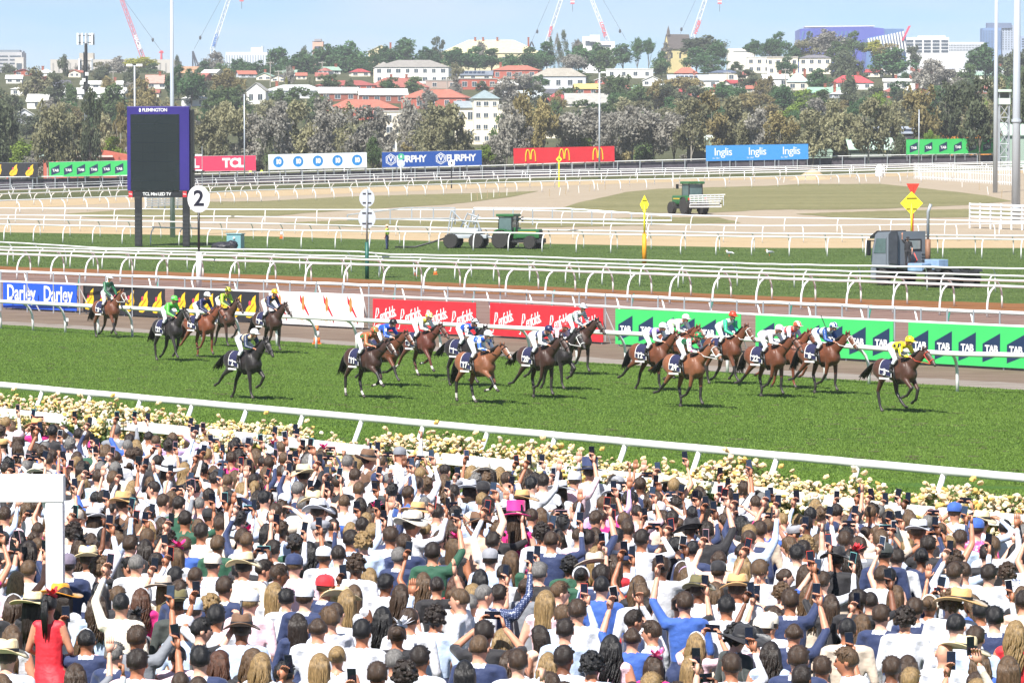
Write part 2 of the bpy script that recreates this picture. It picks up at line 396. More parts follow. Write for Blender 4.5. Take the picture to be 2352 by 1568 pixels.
def turf_blades(name, label, up, lo, n, hgt, wid, c0, c1, seed, x0=-80, x1=2430):
    """short standing grass over the track: one mass of blades"""
    r = np.random.RandomState(seed); xs = np.linspace(x0, x1, 40); A = np.array([hit(x, polyx(up, x))[:2] for x in xs]); B = np.array([hit(x, polyx(lo, x))[:2] for x in xs])
    f = r.rand(n)*39*0.9999; i = f.astype(int); f = (f - i)[:, None]; a = A[i]*(1 - f) + A[i+1]*f; b = B[i]*(1 - f) + B[i+1]*f
    g = r.rand(n)[:, None]; P = a*(1 - g) + b*g; z = np.array([gz(q[0], q[1]) for q in P]) + 0.01
    an = r.rand(n)*math.pi; h = hgt*r.uniform(0.5, 1.15, n); w = wid*r.uniform(0.6, 1.2, n); lx = r.normal(0, 0.35, n)*h; ly = r.normal(0, 0.35, n)*h
    V = np.empty((n, 3, 3)); V[:, 0, 0] = P[:, 0] - np.cos(an)*w; V[:, 0, 1] = P[:, 1] - np.sin(an)*w; V[:, 0, 2] = z; V[:, 1, 0] = P[:, 0] + np.cos(an)*w; V[:, 1, 1] = P[:, 1] + np.sin(an)*w; V[:, 1, 2] = z; V[:, 2, 0] = P[:, 0] + lx; V[:, 2, 1] = P[:, 1] + ly; V[:, 2, 2] = z + h
    me = bpy.data.meshes.new(name); me.vertices.add(3*n); me.vertices.foreach_set('co', V.ravel()); me.loops.add(3*n); me.loops.foreach_set('vertex_index', np.arange(3*n)); me.polygons.add(n); me.polygons.foreach_set('loop_start', np.arange(0, 3*n, 3)); me.polygons.foreach_set('loop_total', np.full(n, 3))
    m = mat(name + '_blades', c1, rough=0.7, col2=c0, scale=7.0, detail=5, fac=(0.36, 0.64), spec=0.15); me.materials.append(m); me.update()
    o = bpy.data.objects.new(name, me); COL.objects.link(o); tag(o, label, 'grass', kind='stuff')
def divots():
    r = random.Random(8); mb = MB()
    for i in range(420):
        x = r.uniform(-40, 2390); f = r.uniform(0.05, 0.8); y = polyx(L_GRASSFAR, x)*(1 - f) + (950 + x*0.09)*f; p = hit(x, y); s = r.uniform(0.06, 0.16); a = r.uniform(0, 3); n = 7
        vs = [(p.x + s*1.5*math.cos(a + 6.283*k/n)*r.uniform(0.6, 1.2), p.y + s*math.sin(a + 6.283*k/n)*r.uniform(0.6, 1.2), p.z + 0.022) for k in range(n)]; mb.add(vs, [tuple(range(n))])
    tag(mb.build('divots', mat('torn_turf', (0.075, 0.085, 0.025), rough=0.9, var=0.3, scale=9, col2=(0.11, 0.085, 0.045))), 'small torn divots scattered in the race track grass', 'divots', kind='stuff')
divots()
turf_blades('track_grass', 'short green grass of the race track', [(x, y + 3) for x, y in L_GRASSFAR], [(0, 965), (2352, 1215)], 330000, 0.045, 0.018, (0.092, 0.162, 0.026), (0.136, 0.222, 0.042), 3)
turf_blades('infield_grass', 'short green grass of the infield strip', [(x, y + 3) for x, y in L_GR2FAR], [(x, y - 2) for x, y in L_ORFAR], 90000, 0.05, 0.04, (0.075, 0.12, 0.03), (0.14, 0.195, 0.06), 4)
# ------------------------------------------------------------------ running rails
_POST = {}
def post_mesh(h, r, side, reach, straight=False, m=WHITE, foot=False):
    """goose-neck post: base at the origin, top leaning out to x = reach"""
    k = (round(h, 2), r, side, round(reach, 2), straight, m.name, foot)
    if k in _POST: return _POST[k]
    mb = MB()
    if straight: mb.tube([(0, 0, 0), (reach, 0, h)], r, 8)
    else:
        pts = [(0, 0, 0), (0.01*reach, 0, h*0.35), (0.08*reach, 0, h*0.58), (0.30*reach, 0, h*0.80), (0.62*reach, 0, h*0.93), (reach, 0, h*1.0)]
        mb.tube(pts, [r*1.05, r*1.05, r, r, r*0.95, r*0.9], 7)
    if foot: mb.tube([(0, 0, 0), (0, 0, 0.14)], r*1.35, 8)
    me = mb.mesh('post', [m], smooth=True); _POST[k] = me; return me
def rail(name, line, h, r, spacing, reach, label, group, straight=False, x0=-500, x1=2900, pr=None, m=WHITE, lens=False, odd=None, lower=None, post_m=None):
    """running rail along a row of the picture: one beam, posts every few metres; reach > 0 puts the post feet on the far side of the beam"""
    pts = []
    n = 90
    for i in range(n + 1):
        x = x0 + (x1 - x0) * i / n; p = hit(x, polyx(line, x), h); pts.append(p)
    cum = [0.0]
    for a, b in zip(pts, pts[1:]): cum.append(cum[-1] + (b - a).length)
    root = empty(name, pts[n // 2], 0, label, 'rail', group); o0 = Vector(root.location)
    mb = MB()
    sag = random.Random(name + str(line[0][1]))
    bp = [(p.x - o0.x, p.y - o0.y, p.z - o0.z + h + sag.uniform(-0.012, 0.012)*(0.25 if lens else 1)) for p in pts]
    if lens:      # flattened aerofoil section
        vs, fs = [], []; prof = [(-0.10, 0.0), (-0.075, 0.085), (0.0, 0.115), (0.075, 0.085), (0.10, 0.0), (0.075, -0.085), (0.0, -0.105), (-0.075, -0.085)]
        for i, p in enumerate(bp):
            t = Vector(bp[min(i+1, n)]) - Vector(bp[max(i-1, 0)]); t.z = 0; t.normalize(); sN = Vector((t.y, -t.x, 0))
            for (a, b) in prof: vs.append(Vector(p) + sN * a * r / 0.10 + Vector((0, 0, b * r / 0.10)))
        k = len(prof)
        for i in range(n):
            for q in range(k): fs.append((i*k+q, i*k+(q+1) % k, (i+1)*k+(q+1) % k, (i+1)*k+q))
        mb.add(vs, fs); fs = None
    else: mb.tube(bp, r, 8)
    mb.build('beam', m, root, smooth=True)
    if lower:
        for dz, r2 in lower:
            m2 = MB(); m2.tube([(p[0], p[1], p[2] - dz) for p in bp], r2, 6); m2.build('beam', m, root, smooth=True)
    # posts
    s = spacing * 0.5; i = 0; k = 0
    while s < cum[-1]:
        while cum[i + 1] < s: i += 1
        f = (s - cum[i]) / (cum[i+1] - cum[i]); p = pts[i].lerp(pts[i+1], f)
        t = (pts[i+1] - pts[i]); t.z = 0; t.normalize(); sN = Vector((t.y, -t.x, 0))      # for a beam running to the right: towards the viewer
        if sN.y > 0: sN = -sN
        q = p - sN * reach; q.z = gz(q.x, q.y)
        d = -sN if reach < 0 else sN
        mm = post_m or m
        if odd and k in odd: mm = odd[k]
        me = post_mesh(h - (r if not lens else r * 0.6), pr or r * 0.8, 0, abs(reach), straight, mm)
        link('post', me, root, (q.x - o0.x, q.y - o0.y, q.z - o0.z), math.atan2(sN.y, sN.x) if reach > 0 else math.atan2(-sN.y, -sN.x))
        s += spacing; k += 1
    return root
G_R = 'white running rails round the tracks'
M_YPOST = mS('yellow_post_paint', 232, 180, 60, rough=0.5, var=0.05)
M_OPOST = mS('orange_post_paint', 236, 120, 50, rough=0.5, var=0.05)
rail('outside_rail', [(0, 884), (2352, 1098)], 1.14, 0.070, 2.12, -0.50, 'thick white outside rail on leaning posts between the roses and the race', G_R, straight=True, x0=-350, x1=2950, lens=True, pr=0.052)
rail('inside_rail', [(0, 692), (590, 723), (1179, 753), (1769, 782), (2171, 812), (2352, 816)], 1.30, 0.078, 2.65, 0.52, 'white inside rail right behind the galloping horses, in front of the advertising boards', G_R, x0=-350, x1=2950, lens=True, pr=0.055)
L_R3 = [(0, 623), (590, 645), (1179, 669), (1769, 695), (2352, 720)]
rail('crowd_rail', L_R3, 1.95, 0.075, 3.0, 0.55, 'tall white two bar fence with braces right behind the advertising boards', G_R, straight=True, x0=-350, x1=2950, pr=0.035)
rail('track_rail', [(0, 583), (590, 600), (1179, 618), (1769, 639), (2352, 659)], 1.52, 0.066, 2.85, -0.62, 'white goose neck rail along the orange path, posts bending left', G_R, x0=-350, x1=2950, pr=0.055)
rail('track_rail', [(0, 574), (590, 589), (1179, 606), (1769, 628), (2352, 646)], 1.45, 0.06, 2.85, 0.62, 'white goose neck rail just past the orange path, posts bending right', G_R, x0=-350, x1=2950, pr=0.052)
rail('track_rail', [(0, 567), (590, 583), (1179, 598), (1769, 618), (2352, 634)], 1.25, 0.052, 2.9, -0.45, 'thinner white rail between two close goose neck rails by the orange path', G_R, x0=-350, x1=2950, pr=0.04)
rail('track_rail', [(0, 556), (240, 570), (590, 573), (830, 578), (880, 584), (1179, 589), (1769, 607), (2352, 617)], 1.35, 0.052, 4.0, 0.45, 'wavy white rail on the near edge of the infield turf', G_R, x0=-350, x1=2950, pr=0.04)
rail('track_rail', [(0, 515), (300, 521), (590, 528), (1179, 535), (1769, 544), (2352, 550)], 1.38, 0.058, 2.8, -0.42, 'white rail crossing in front of the sprayer and green tractor', G_R, x0=-350, x1=2950, pr=0.045, odd={45: M_YPOST})
rail('track_rail', [(0, 503), (590, 513), (1179, 527), (1769, 536), (2352, 542)], 1.38, 0.05, 2.8, 0.45, 'white rail along the near side of the yellow sand strip behind the sprayer', G_R, x0=-350, x1=2950, pr=0.04)
rail('track_rail', [(0, 494), (590, 498), (1179, 510), (1769, 519), (2352, 514)], 1.35, 0.05, 3.2, -0.35, 'white rail between the sand strip and the dry olive infield grass', G_R, x0=-350, x1=2950, pr=0.038)
rail('track_rail', [(0, 478), (590, 481.5), (1179, 482), (1769, 499.5), (2352, 508.5)], 1.35, 0.045, 4.6, -0.35, 'white rail along the front of the dry olive infield grass', G_R, x0=-350, x1=2950, pr=0.036)
FR = [('white rail on the near edge of the far yellow sand track', [(0, 461), (290, 451), (590, 437), (1179, 418), (1769, 406), (2095, 396), (2352, 390)], -0.5),
      ('white rail second back from the far yellow sand track', [(0, 446), (590, 426), (1179, 409), (1769, 396), (2352, 384)], 0.5),
      ('white rail third back from the far yellow sand track', [(0, 437), (590, 418), (1179, 402), (1769, 391), (2352, 379)], -0.5),
      ('white rail fourth back from the far yellow sand track', [(0, 430), (590, 411), (1179, 396), (1769, 386.5), (2352, 374)], 0.5),
      ('thin white rail fifth back from the far yellow sand track', [(0, 425), (590, 406), (1179, 392), (1769, 383), (2352, 371)], -0.5)]
for i, (lb, ln, rc) in enumerate(FR):
    rail('far_rail', ln, 1.30, 0.065 if i < 3 else 0.055, 3.6 if i < 2 else 5.0, rc, lb, G_R, x0=-100, x1=2500, pr=0.05, straight=i > 1)
# ------------------------------------------------------------------ advertising boards
M_WPRINT = mat('white_print', (0.80, 0.80, 0.80), rough=0.55, var=0.02)
M_NAVY = mS('navy_print', 28, 50, 82, rough=0.5, var=0.04)
M_YEL = mS('yellow_print', 240, 190, 40, rough=0.5, var=0.05)
M_RED = mS('red_print', 214, 42, 52, rough=0.5, var=0.03, scale=1.5)
M_TABG = mS('green_board', 62, 192, 100, rough=0.5, var=0.03, scale=0.8)
M_BLK = mS('black_board', 40, 40, 44, rough=0.5, var=0.06, scale=0.8)
M_BLUEB = mS('blue_board', 34, 84, 200, rough=0.5, var=0.03, scale=0.8)
M_FBLUE = mS('deep_blue_board', 28, 78, 160, rough=0.5, var=0.03)
M_IBLUE = mS('sky_blue_board', 66, 148, 222, rough=0.5, var=0.03)
M_PINKR = mS('rose_red_board', 222, 60, 96, rough=0.5, var=0.03)
M_GOLD = mS('gold_print', 196, 140, 74, rough=0.5)
M_TEN = mS('ten_blue', 40, 140, 214, rough=0.4, var=0.12, scale=0.8)
M_PINKP = mS('pink_print', 226, 72, 96, rough=0.5)
def flat(parent, poly, loc, m, name='logo', t=0.006):
    mb = MB(); mb.prism(poly, 0, t); o = mb.build(name, m, parent); o.location = loc; return fix_normals(o)
def disc(cx, cz, r, n=24, a=1.0): return [(cx + a*r*math.cos(2*math.pi*k/n), cz + r*math.sin(2*math.pi*k/n)) for k in range(n)]
def p_tab(rt, x, z, h):
    w = 0.58*h
    flat(rt, [(-w/2, 0.06*h), (w/2, 0.33*h), (w/2, -0.20*h), (-w/2, -0.40*h)], (x, -0.020, z), M_NAVY)
    o = letters('TAB', rt, (x + 0.01*h, -0.030, z - 0.07*h), M_WPRINT, size=0.24*h, bold=0.009*h, space=0.95); o.scale = (0.98, 1.0, 1.0)
def p_darley(rt, x, z, h):
    o = letters('Darley', rt, (x, -0.024, z + 0.06*h), M_WPRINT, size=0.80*h, bold=0.014*h, space=1.02); o.scale = (0.72, 1.0, 1.0)
def p_leaf(rt, x, z, h):
    pts = [(1.25*q_, r_) for q_, r_ in [(-0.20, -0.38), (-0.05, -0.40), (0.14, -0.28), (0.20, 0.0), (0.16, 0.20), (0.18, 0.40), (0.06, 0.30), (-0.06, 0.06), (-0.20, -0.08), (-0.25, -0.24)]]
    flat(rt, [(a*h, b*h) for a, b in pts], (x, -0.020, z), M_YEL)
    flat(rt, [(a*h*0.05 - 0.07*h, b*h*0.08 + 0.12*h) for a, b in ((-1, -1), (1, -1), (1.2, 0.4), (0, 1), (-1.2, 0.4))], (x, -0.026, z), M_PINKP)
    mb = MB(); pp = [(-0.18*h + 0.028*h*k, 0, (-0.24 + 0.028*k + (0.045 if k % 2 else -0.02))*h) for k in range(12)]
    mb.tube(pp, 0.009*h, 4); o = mb.build('lettering', M_BLK, rt); o.location = (x, -0.024, z)
def p_ribbon(rt, x, z, h):
    z0, h0 = z, h; h = h*1.18
    flat(rt, [(-0.17*h, 0.42*h), (-0.15*h, 0.20*h), (0.20*h, -0.20*h), (0.26*h, -0.20*h), (0.02*h, 0.16*h)], (x, -0.020, z + 0.02*h), M_RED)
    flat(rt, [(0.17*h, -0.24*h), (0.27*h, -0.24*h), (0.29*h, -0.40*h)], (x, -0.020, z + 0.02*h), mS('plum_print', 150, 34, 70))
    flat(rt, [(-0.05*h, 0.26*h), (-0.05*h, 0.0), (0.0, -0.06*h), (0.05*h, 0.0), (0.05*h, 0.26*h), (0.02*h, 0.36*h), (-0.02*h, 0.36*h)], (x - 0.02*h, -0.027, z + 0.02*h), M_GOLD)
    letters('MUMM', rt, (x, -0.024, z0 - 0.30*h0), M_GOLD, size=0.17*h)
    letters('CHAMPAGNE', rt, (x, -0.024, z0 - 0.41*h0), mS('pale_gold_print', 200, 190, 180), size=0.075*h)
def p_script(rt, x, z, h):
    letters('enfolds.', rt, (x + 0.10*h, -0.024, z + 0.03*h), M_WPRINT, size=0.50*h, bold=0.004*h, shear=0.30, space=0.84, rot=(R(90), R(-16), 0)).scale = (0.62, 1, 1)
    mb = MB(); mb.tube([(-0.58*h, 0, -0.40*h), (-0.53*h, 0, -0.42*h), (-0.48*h, 0, -0.25*h), (-0.42*h, 0, 0.05*h), (-0.40*h, 0, 0.20*h), (-0.32*h, 0, 0.20*h), (-0.30*h, 0, 0.06*h), (-0.37*h, 0, -0.06*h), (-0.43*h, 0, -0.08*h)], 0.020*h, 5)
    o = mb.build('lettering', M_WPRINT, rt); o.location = (x, -0.024, z)
def p_ten(rt, x, z, h):
    flat(rt, disc(0, 0, 0.36*h), (x, -0.020, z), M_TEN)
    letters('10', rt, (x, -0.028, z), M_WPRINT, size=0.42*h, bold=0.030*h, space=0.8)
def p_tcl(rt, x, z, h): letters('TCL', rt, (x, -0.024, z), M_WPRINT, size=0.80*h, bold=0.045*h)
def p_furphy(rt, x, z, h):
    hx = [(-0.62*h*0.64 + 0, 0)]
    hexo = [(0.40*h*math.sin(2*math.pi*k/6), 0.40*h*math.cos(2*math.pi*k/6)) for k in range(6)]
    flat(rt, hexo, (x - 1.15*h, -0.020, z), M_WPRINT); flat(rt, [(a*0.86, b*0.86) for a, b in hexo], (x - 1.15*h, -0.027, z), M_FBLUE)
    flat(rt, disc(0, 0, 0.27*h), (x - 1.15*h, -0.034, z), M_WPRINT); flat(rt, disc(0, 0, 0.22*h), (x - 1.15*h, -0.041, z), M_FBLUE)
    letters('V', rt, (x - 1.15*h, -0.048, z), M_WPRINT, size=0.46*h, bold=0.012*h)
    letters('FURPHY', rt, (x + 0.28*h, -0.024, z), M_WPRINT, size=0.62*h, bold=0.022*h, space=0.9)
def p_arch(rt, x, z, h):
    mb = MB()
    for s in (-1, 1):
        pts = [(s*(0.03 + 0.0)*h, 0, -0.30*h)] if False else []
        for k in range(13):
            a = math.pi * k / 12
            pts.append((s*(0.19 + 0.16*math.cos(a))*h if True else 0, 0, (-0.38 + 0.76*math.sin(a)**0.75)*h if 0 < k < 12 else (-0.38*h if (k == 0) else -0.26*h)))
        mb.tube(pts, 0.045*h, 6)
    o = mb.build('logo', M_YEL, rt); o.location = (x, -0.03, z)
def p_inglis(rt, x, z, h):
    letters('Inglis', rt, (x, -0.024, z + 0.06*h), M_WPRINT, size=0.72*h, bold=0.004*h, space=0.92)
    letters('Est 1867', rt, (x - 0.5*h, -0.024, z - 0.34*h), M_WPRINT, size=0.14*h)
def board(label, tl, tr, hb, gap, m, fn, n, group, htop=None, far=False, depth=None, legs=True, x_off=0.0, frame=None):
    """board whose top corners are seen at tl and tr; hb its height, gap its clearance over the ground"""
    if depth: A = at(*tl, depth[0]); B = at(*tr, depth[1]); A.z -= hb + gap; B.z -= hb + gap
    else: A = hit(*tl, hb + gap); B = hit(*tr, hb + gap)
    d = B - A; L = math.hypot(d.x, d.y); rz = math.atan2(d.y, d.x); slope = d.z / L
    root = empty('advertising_board', A, rz, label, 'advertising board', group); root.rotation_euler = (0, -math.atan(slope), rz)
    mb = MB(); mb.bbox(0, L, -0.018, 0.02, gap, gap + hb, 0.006); mb.build('panel', m, root)
    if frame:
        mb = MB()
        for (a, b, c, e) in ((0, L, gap - 0.03, gap), (0, L, gap + hb, gap + hb + 0.03)): mb.box(a, b, -0.03, 0.03, c, e)
        mb.build('frame', frame, root)
    if legs:
        k = max(2, int(L / 2.4) + 1)
        for i in range(k):
            x = 0.15 + (L - 0.3) * i / (k - 1)
            mb = MB(); mb.tube([(x, 0.06, (-0.6 if far else 0) ), (x, 0.06, gap + hb*0.98)], 0.03 if not far else 0.06, 6); mb.tube([(x, 0.06, gap + hb*0.7), (x, 0.55, 0.0)], 0.022 if not far else 0.05, 5)
            mb.build('leg', GREYM, root)
    if n:
        for i in range(n): fn(root, (i + 0.5) * L / n + x_off*hb, gap + hb / 2, hb)
    return root
GB = 'advertising boards along the inside rail'; GF = 'advertising boards along the far fence'
board('blue board with two white Darley names', (7, 645), (176, 652), 1.36, 0.10, M_BLUEB, p_darley, 2, GB)
board('black board with yellow shapes, next to the blue Darley board', (191, 654), (378, 663), 1.36, 0.10, M_BLK, p_leaf, 6, GB)
board('black board with yellow shapes, next to the white board', (400, 663), (594, 671), 1.38, 0.10, M_BLK, p_leaf, 6, GB)
board('white board with red ribbons and gold lettering', (618, 672), (835, 681), 1.42, 0.10, mS('white_board', 238, 236, 236, rough=0.5, var=0.02), p_ribbon, 4, GB)
board('red board with white script names, next to the white board', (857, 686), (1093, 695), 1.42, 0.10, M_RED, p_script, 4, GB)
board('red board with white script names, next to the green boards', (1126, 695), (1385, 708), 1.42, 0.10, M_RED, p_script, 4, GB)
board('green board with navy TAB flags, next to the red board', (1414, 709), (1702, 721), 1.46, 0.10, M_TABG, p_tab, 6, GB)
board('green board with navy TAB flags, middle of the three near ones', (1736, 724), (2052, 738), 1.50, 0.10, M_TABG, p_tab, 6, GB)
board('green board with navy TAB flags behind the leading yellow rider', (2087, 740), (2420, 755), 1.50, 0.10, M_TABG, p_tab, 6, GB)
# far boards, in front of the boundary fence
FD = 590
board('far black board with yellow shapes at the left edge', (-60, 374), (87, 374), 2.25, 0.5, M_BLK, p_leaf, 4, GF, depth=(560, 560), far=True, frame=GREYM)
board('far green TAB board left of the big screen', (113, 373), (318, 368), 2.25, 0.5, M_TABG, p_tab, 7, GF, depth=(562, 565), far=True, frame=WHITE)
board('far rose red TCL board right of the big screen', (380, 360), (588, 357), 2.35, 0.5, M_PINKR, p_tcl, 2, GF, depth=(568, 572), far=True, frame=WHITE)
board('far white board with blue 10 discs', (617, 355), (843, 350), 2.4, 0.5, mS('white_board2', 240, 242, 246, rough=0.5, var=0.02), p_ten, 5, GF, depth=(574, 580), far=True, frame=GREYM)
board('far deep blue FURPHY board', (878, 350), (1107, 345), 2.4, 0.5, M_FBLUE, p_furphy, 2, GF, depth=(582, 588), far=True, frame=WHITE)
board('far red board with three yellow arches', (1180, 341), (1412, 336), 2.45, 0.5, M_RED, p_arch, 3, GF, depth=(592, 598), far=True, frame=M_RED)
board('far sky blue Inglis board', (1622, 335), (1857, 331), 2.5, 0.5, M_IBLUE, p_inglis, 3, GF, depth=(605, 610), far=True, frame=M_IBLUE)
board('far green TAB board at the right by the light poles', (2082, 321), (2318, 317), 2.5, 0.5, M_TABG, p_tab, 7, GF, depth=(620, 625), far=True, frame=M_TABG)

# boundary fence: dark infill between posts, a white rail on top
def boundary_fence():
    line = [(-80, 408), (290, 404), (590, 396.5), (1179, 379), (1412, 371), (1769, 362), (2400, 350)]
    dep = lambda x: 556 + (x + 60) * (632 - 556) / 2400.0
    root = empty('boundary_fence', at(1176, polyx(line, 1176), dep(1176)), 0, 'dark mesh boundary fence with white top rail under the far boards', 'fence'); o0 = Vector(root.location)
    n = 48
    M_DK = mS('dark_mesh', 96, 90, 100, rough=0.8, var=0.2, scale=1.2)
    tops = [at(x, polyx(line, x), dep(x)) - o0 for x in np.linspace(-80, 2400, n + 1)]
    mb = MB(); mb.tube(tops, 0.085, 6); mb.build('top_rail', WHITE, root)
    for i in range(n):
        a, b = tops[i], tops[i+1]; mb = MB(); t = 0.05
        mb.add([a + Vector((0, 0.3, -0.25)), b + Vector((0, 0.3, -0.25)), b + Vector((0, 0.3, -2.6)), a + Vector((0, 0.3, -2.6)), a + Vector((0, 0.3+t, -0.25)), b + Vector((0, 0.3+t, -0.25)), b + Vector((0, 0.3+t, -2.6)), a + Vector((0, 0.3+t, -2.6))],
               [(0, 1, 2, 3), (7, 6, 5, 4), (0, 4, 5, 1), (3, 2, 6, 7)]); mb.build('panel', M_DK, root)
        mb = MB(); mb.tube([a + Vector((0, 0, -2.6)), a], 0.10, 6); mb.build('post', GREYM, root)
boundary_fence()
# the two bar fence behind the near boards gets its thin lower bar, uprights and green braces
def lower_bar():
    M_GRN = mS('green_brace', 60, 150, 130, rough=0.5)
    root = empty('board_fence', hit(1176, 692, 1.5), 0, 'white bar with thin grey uprights carrying the near boards', 'fence'); o0 = Vector(root.location)
    line = [(0, 646), (590, 669), (1179, 692), (1769, 724), (2352, 750)]
    xs = np.linspace(-300, 2900, 54); pts = [hit(x, polyx(line, x), 1.50) for x in xs]
    mb = MB(); mb.tube([p - o0 + Vector((0, 0, 1.50)) for p in pts], 0.05, 6); mb.build('bar', WHITE, root)
    for i, p in enumerate(pts):
        q = p - o0
        mb = MB(); mb.tube([q + Vector((0.0, 0, 0)), q + Vector((0, 0, 2.05))], 0.035, 6); mb.build('upright', GREYM, root)
        if i % 3 == 1: mb = MB(); mb.tube([q + Vector((0.9, 0.7, 0.3)), q + Vector((1.25, 1.0, 2.0))], 0.035, 5); mb.build('brace', M_GRN, root)
        if i % 2 == 0: mb = MB(); mb.tube([q + Vector((0.55, 0.45, 0.05)), q + Vector((0.0, 0.0, 1.3))], 0.035, 5); mb.build('brace', WHITE, root)
lower_bar()
# ------------------------------------------------------------------ screen, markers, poles and small course furniture
M_PURP = mS('purple_surround', 52, 40, 122, rough=0.35, var=0.10, scale=0.35)
M_SCREEN = mat('dark_screen', (0.012, 0.018, 0.018), rough=0.25, var=0.15, scale=0.2)
def big_screen():
    # stands between the rails; front faces the stand
    base = hit(366, 567); s = ppm(base.y)
    rt = empty('big_screen', base, R(-9), 'big dark video screen in a purple surround on two black columns', 'screen')
    W = 145 / s / math.cos(R(9)); zt = (567 - 245) / s; zb = (567 - 438) / s
    mb = MB(); mb.bbox(-W/2, W/2, -0.25, 0.25, zb, zt, 0.05); mb.build('surround', M_PURP, rt)
    mb = MB(); mb.bbox(W/2 - 0.02, W/2 + 0.20, -0.05, 0.7, zb - 0.4, zt - 0.25, 0.04); mb.build('back_case', BLACK, rt)
    sx0, sx1 = -W/2 + 0.30, W/2 - 0.78
    # display built from cabinets with fine seams
    nx, nz = 4, 8; z0, z1 = zb + 0.02, zt - 0.62
    for i in range(nx):
        for j in range(nz):
            mb = MB(); a = sx0 + (sx1 - sx0) * i / nx; b = sx0 + (sx1 - sx0) * (i + 1) / nx; c = z0 + (z1 - z0) * j / nz; e = z0 + (z1 - z0) * (j + 1) / nz
            mb.box(a + 0.004, b - 0.004, -0.30, -0.255, c + 0.004, e - 0.004); mb.build('display_panel', M_SCREEN, rt)
    letters('FLEMINGTON', rt, (-0.25, -0.262, zt - 0.30), M_WPRINT, size=0.36, bold=0.004, space=0.85)
    flat(rt, [(-0.05, -0.14), (0.05, -0.14), (0.08, 0.0), (0.04, 0.15), (-0.04, 0.15), (-0.08, 0.0)], (-1.42, -0.262, zt - 0.30), M_WPRINT)
    mb = MB(); mb.bbox(-W/2 + 0.08, W/2 - 0.15, -0.22, 0.22, zb - 0.52, zb - 0.01, 0.03); mb.build('sign_strip', BLACK, rt)
    letters('TCL Mini LED TV', rt, (-0.12, -0.232, zb - 0.27), M_WPRINT, size=0.34, bold=0.006, space=0.9)
    for x in (-W/2 + 0.26, W/2 - 0.38):
        flat(rt, [(-0.15, -0.22), (0.15, -0.22), (0.15, 0.22), (-0.15, 0.22)], (x, -0.236, zb - 0.27), M_RED)
        letters('TCL', rt, (x, -0.246, zb - 0.27), M_WPRINT, size=0.15, bold=0.004)
    for x in (-W/2 + 0.82, W/2 - 0.32):
        mb = MB(); mb.bbox(x - 0.25, x + 0.25, -0.22, 0.22, 0, zb - 0.5, 0.03); c = mb.build('column', BLACK, rt)
        for k in range(8):
            m2 = MB(); m2.box(x - 0.24, x + 0.24, -0.235, -0.222, 0.22 + k*0.30, 0.46 + k*0.30); m2.build('louvre', DARK, c)
    mb = MB()
    for k in range(3): mb.tube([(W/2 + 0.3, 0.4, zb + 0.3 + k*1.2), (W/2 + 0.85, 0.4, zb + 0.3 + k*1.2)], 0.03, 5); mb.tube([(W/2 + 0.2, 0.4, zb + 0.35 + k*1.2), (W/2 + 0.85, 0.4, zb + 0.35 + k*1.2)], 0.03, 5)
    mb.tube([(W/2 + 0.85, 0.4, zb - 0.2), (W/2 + 0.85, 0.4, zb + 3.4)], 0.03, 5); mb.build('catwalk_rail', GREYM, rt)
    mb = MB(); mb.box(W/2 + 0.21, W/2 + 0.95, 0.1, 0.8, zb + 1.45, zb + 1.55); mb.build('catwalk', BLACK, rt)
big_screen()
def marker_two():
    b = hit(457, 660, 0.0); s = ppm(b.y)
    rt = empty('distance_marker', b, R(8), 'white round 2 furlong marker on a black pole rising from a thick white post', 'marker')
    z = lambda y: (660 - y) / s
    mb = MB(); mb.tube([(0, 0, 0), (0, 0, z(578))], 6.5/s, 12); mb.build('post', WHITE, rt, smooth=True)
    mb = MB(); mb.tube([(0, 0, z(578)), (0, 0, z(470))], 2.8/s, 10); mb.build('pole', BLACK, rt, smooth=True)
    r = 25.5/s; zc = z(457)
    flat(rt, disc(0, zc, r*1.23, 40, a=1/1.23), (0, -0.10, 0), WHITE, 'disc', 0.05)
    letters('2', rt, (0, -0.112, zc), mat('black_numeral', (0.012, 0.014, 0.03), rough=0.5), size=r*1.95, bold=0.028)
marker_two()
def back_marker():
    b = hit(843, 641, 0.0); s = ppm(b.y); z = lambda y: (641 - y) / s
    rt = empty('distance_marker', b, 0, 'pair of round grey signs seen from behind on a green and white post', 'marker')
    mb = MB(); mb.tube([(0, 0, 0), (0, 0, z(556))], 4.6/s, 10); mb.build('lower_post', mS('green_post', 24, 96, 84, rough=0.5), rt, smooth=True)
    mb = MB(); mb.tube([(0, 0, z(556)), (0, 0, z(436))], 2.2/s, 8); mb.build('upper_post', GREYM, rt, smooth=True)
    for zc, r in ((455, 17.5), (501, 20)):
        d = flat(rt, disc(0, z(zc), r/s*1.18, 32, a=1/1.18), (0, 0.06, 0), mS('sign_back', 190, 198, 208, rough=0.45, var=0.05), 'disc', 0.04)
        for k in (-0.6, 0.6):
            mb = MB(); mb.box(-r*0.55/s, r*0.55/s, 0.02, 0.058, z(zc) + k*r/s - 0.03, z(zc) + k*r/s + 0.03); mb.build('bracket', DARK, rt)
back_marker()
M_YSIGN = mS('yellow_sign', 244, 228, 50, rough=0.5, var=0.04); M_OPO = mS('orange_foam', 240, 160, 30, rough=0.6, var=0.05); M_RSIGN = mS('red_sign', 222, 62, 44, rough=0.5, var=0.04)
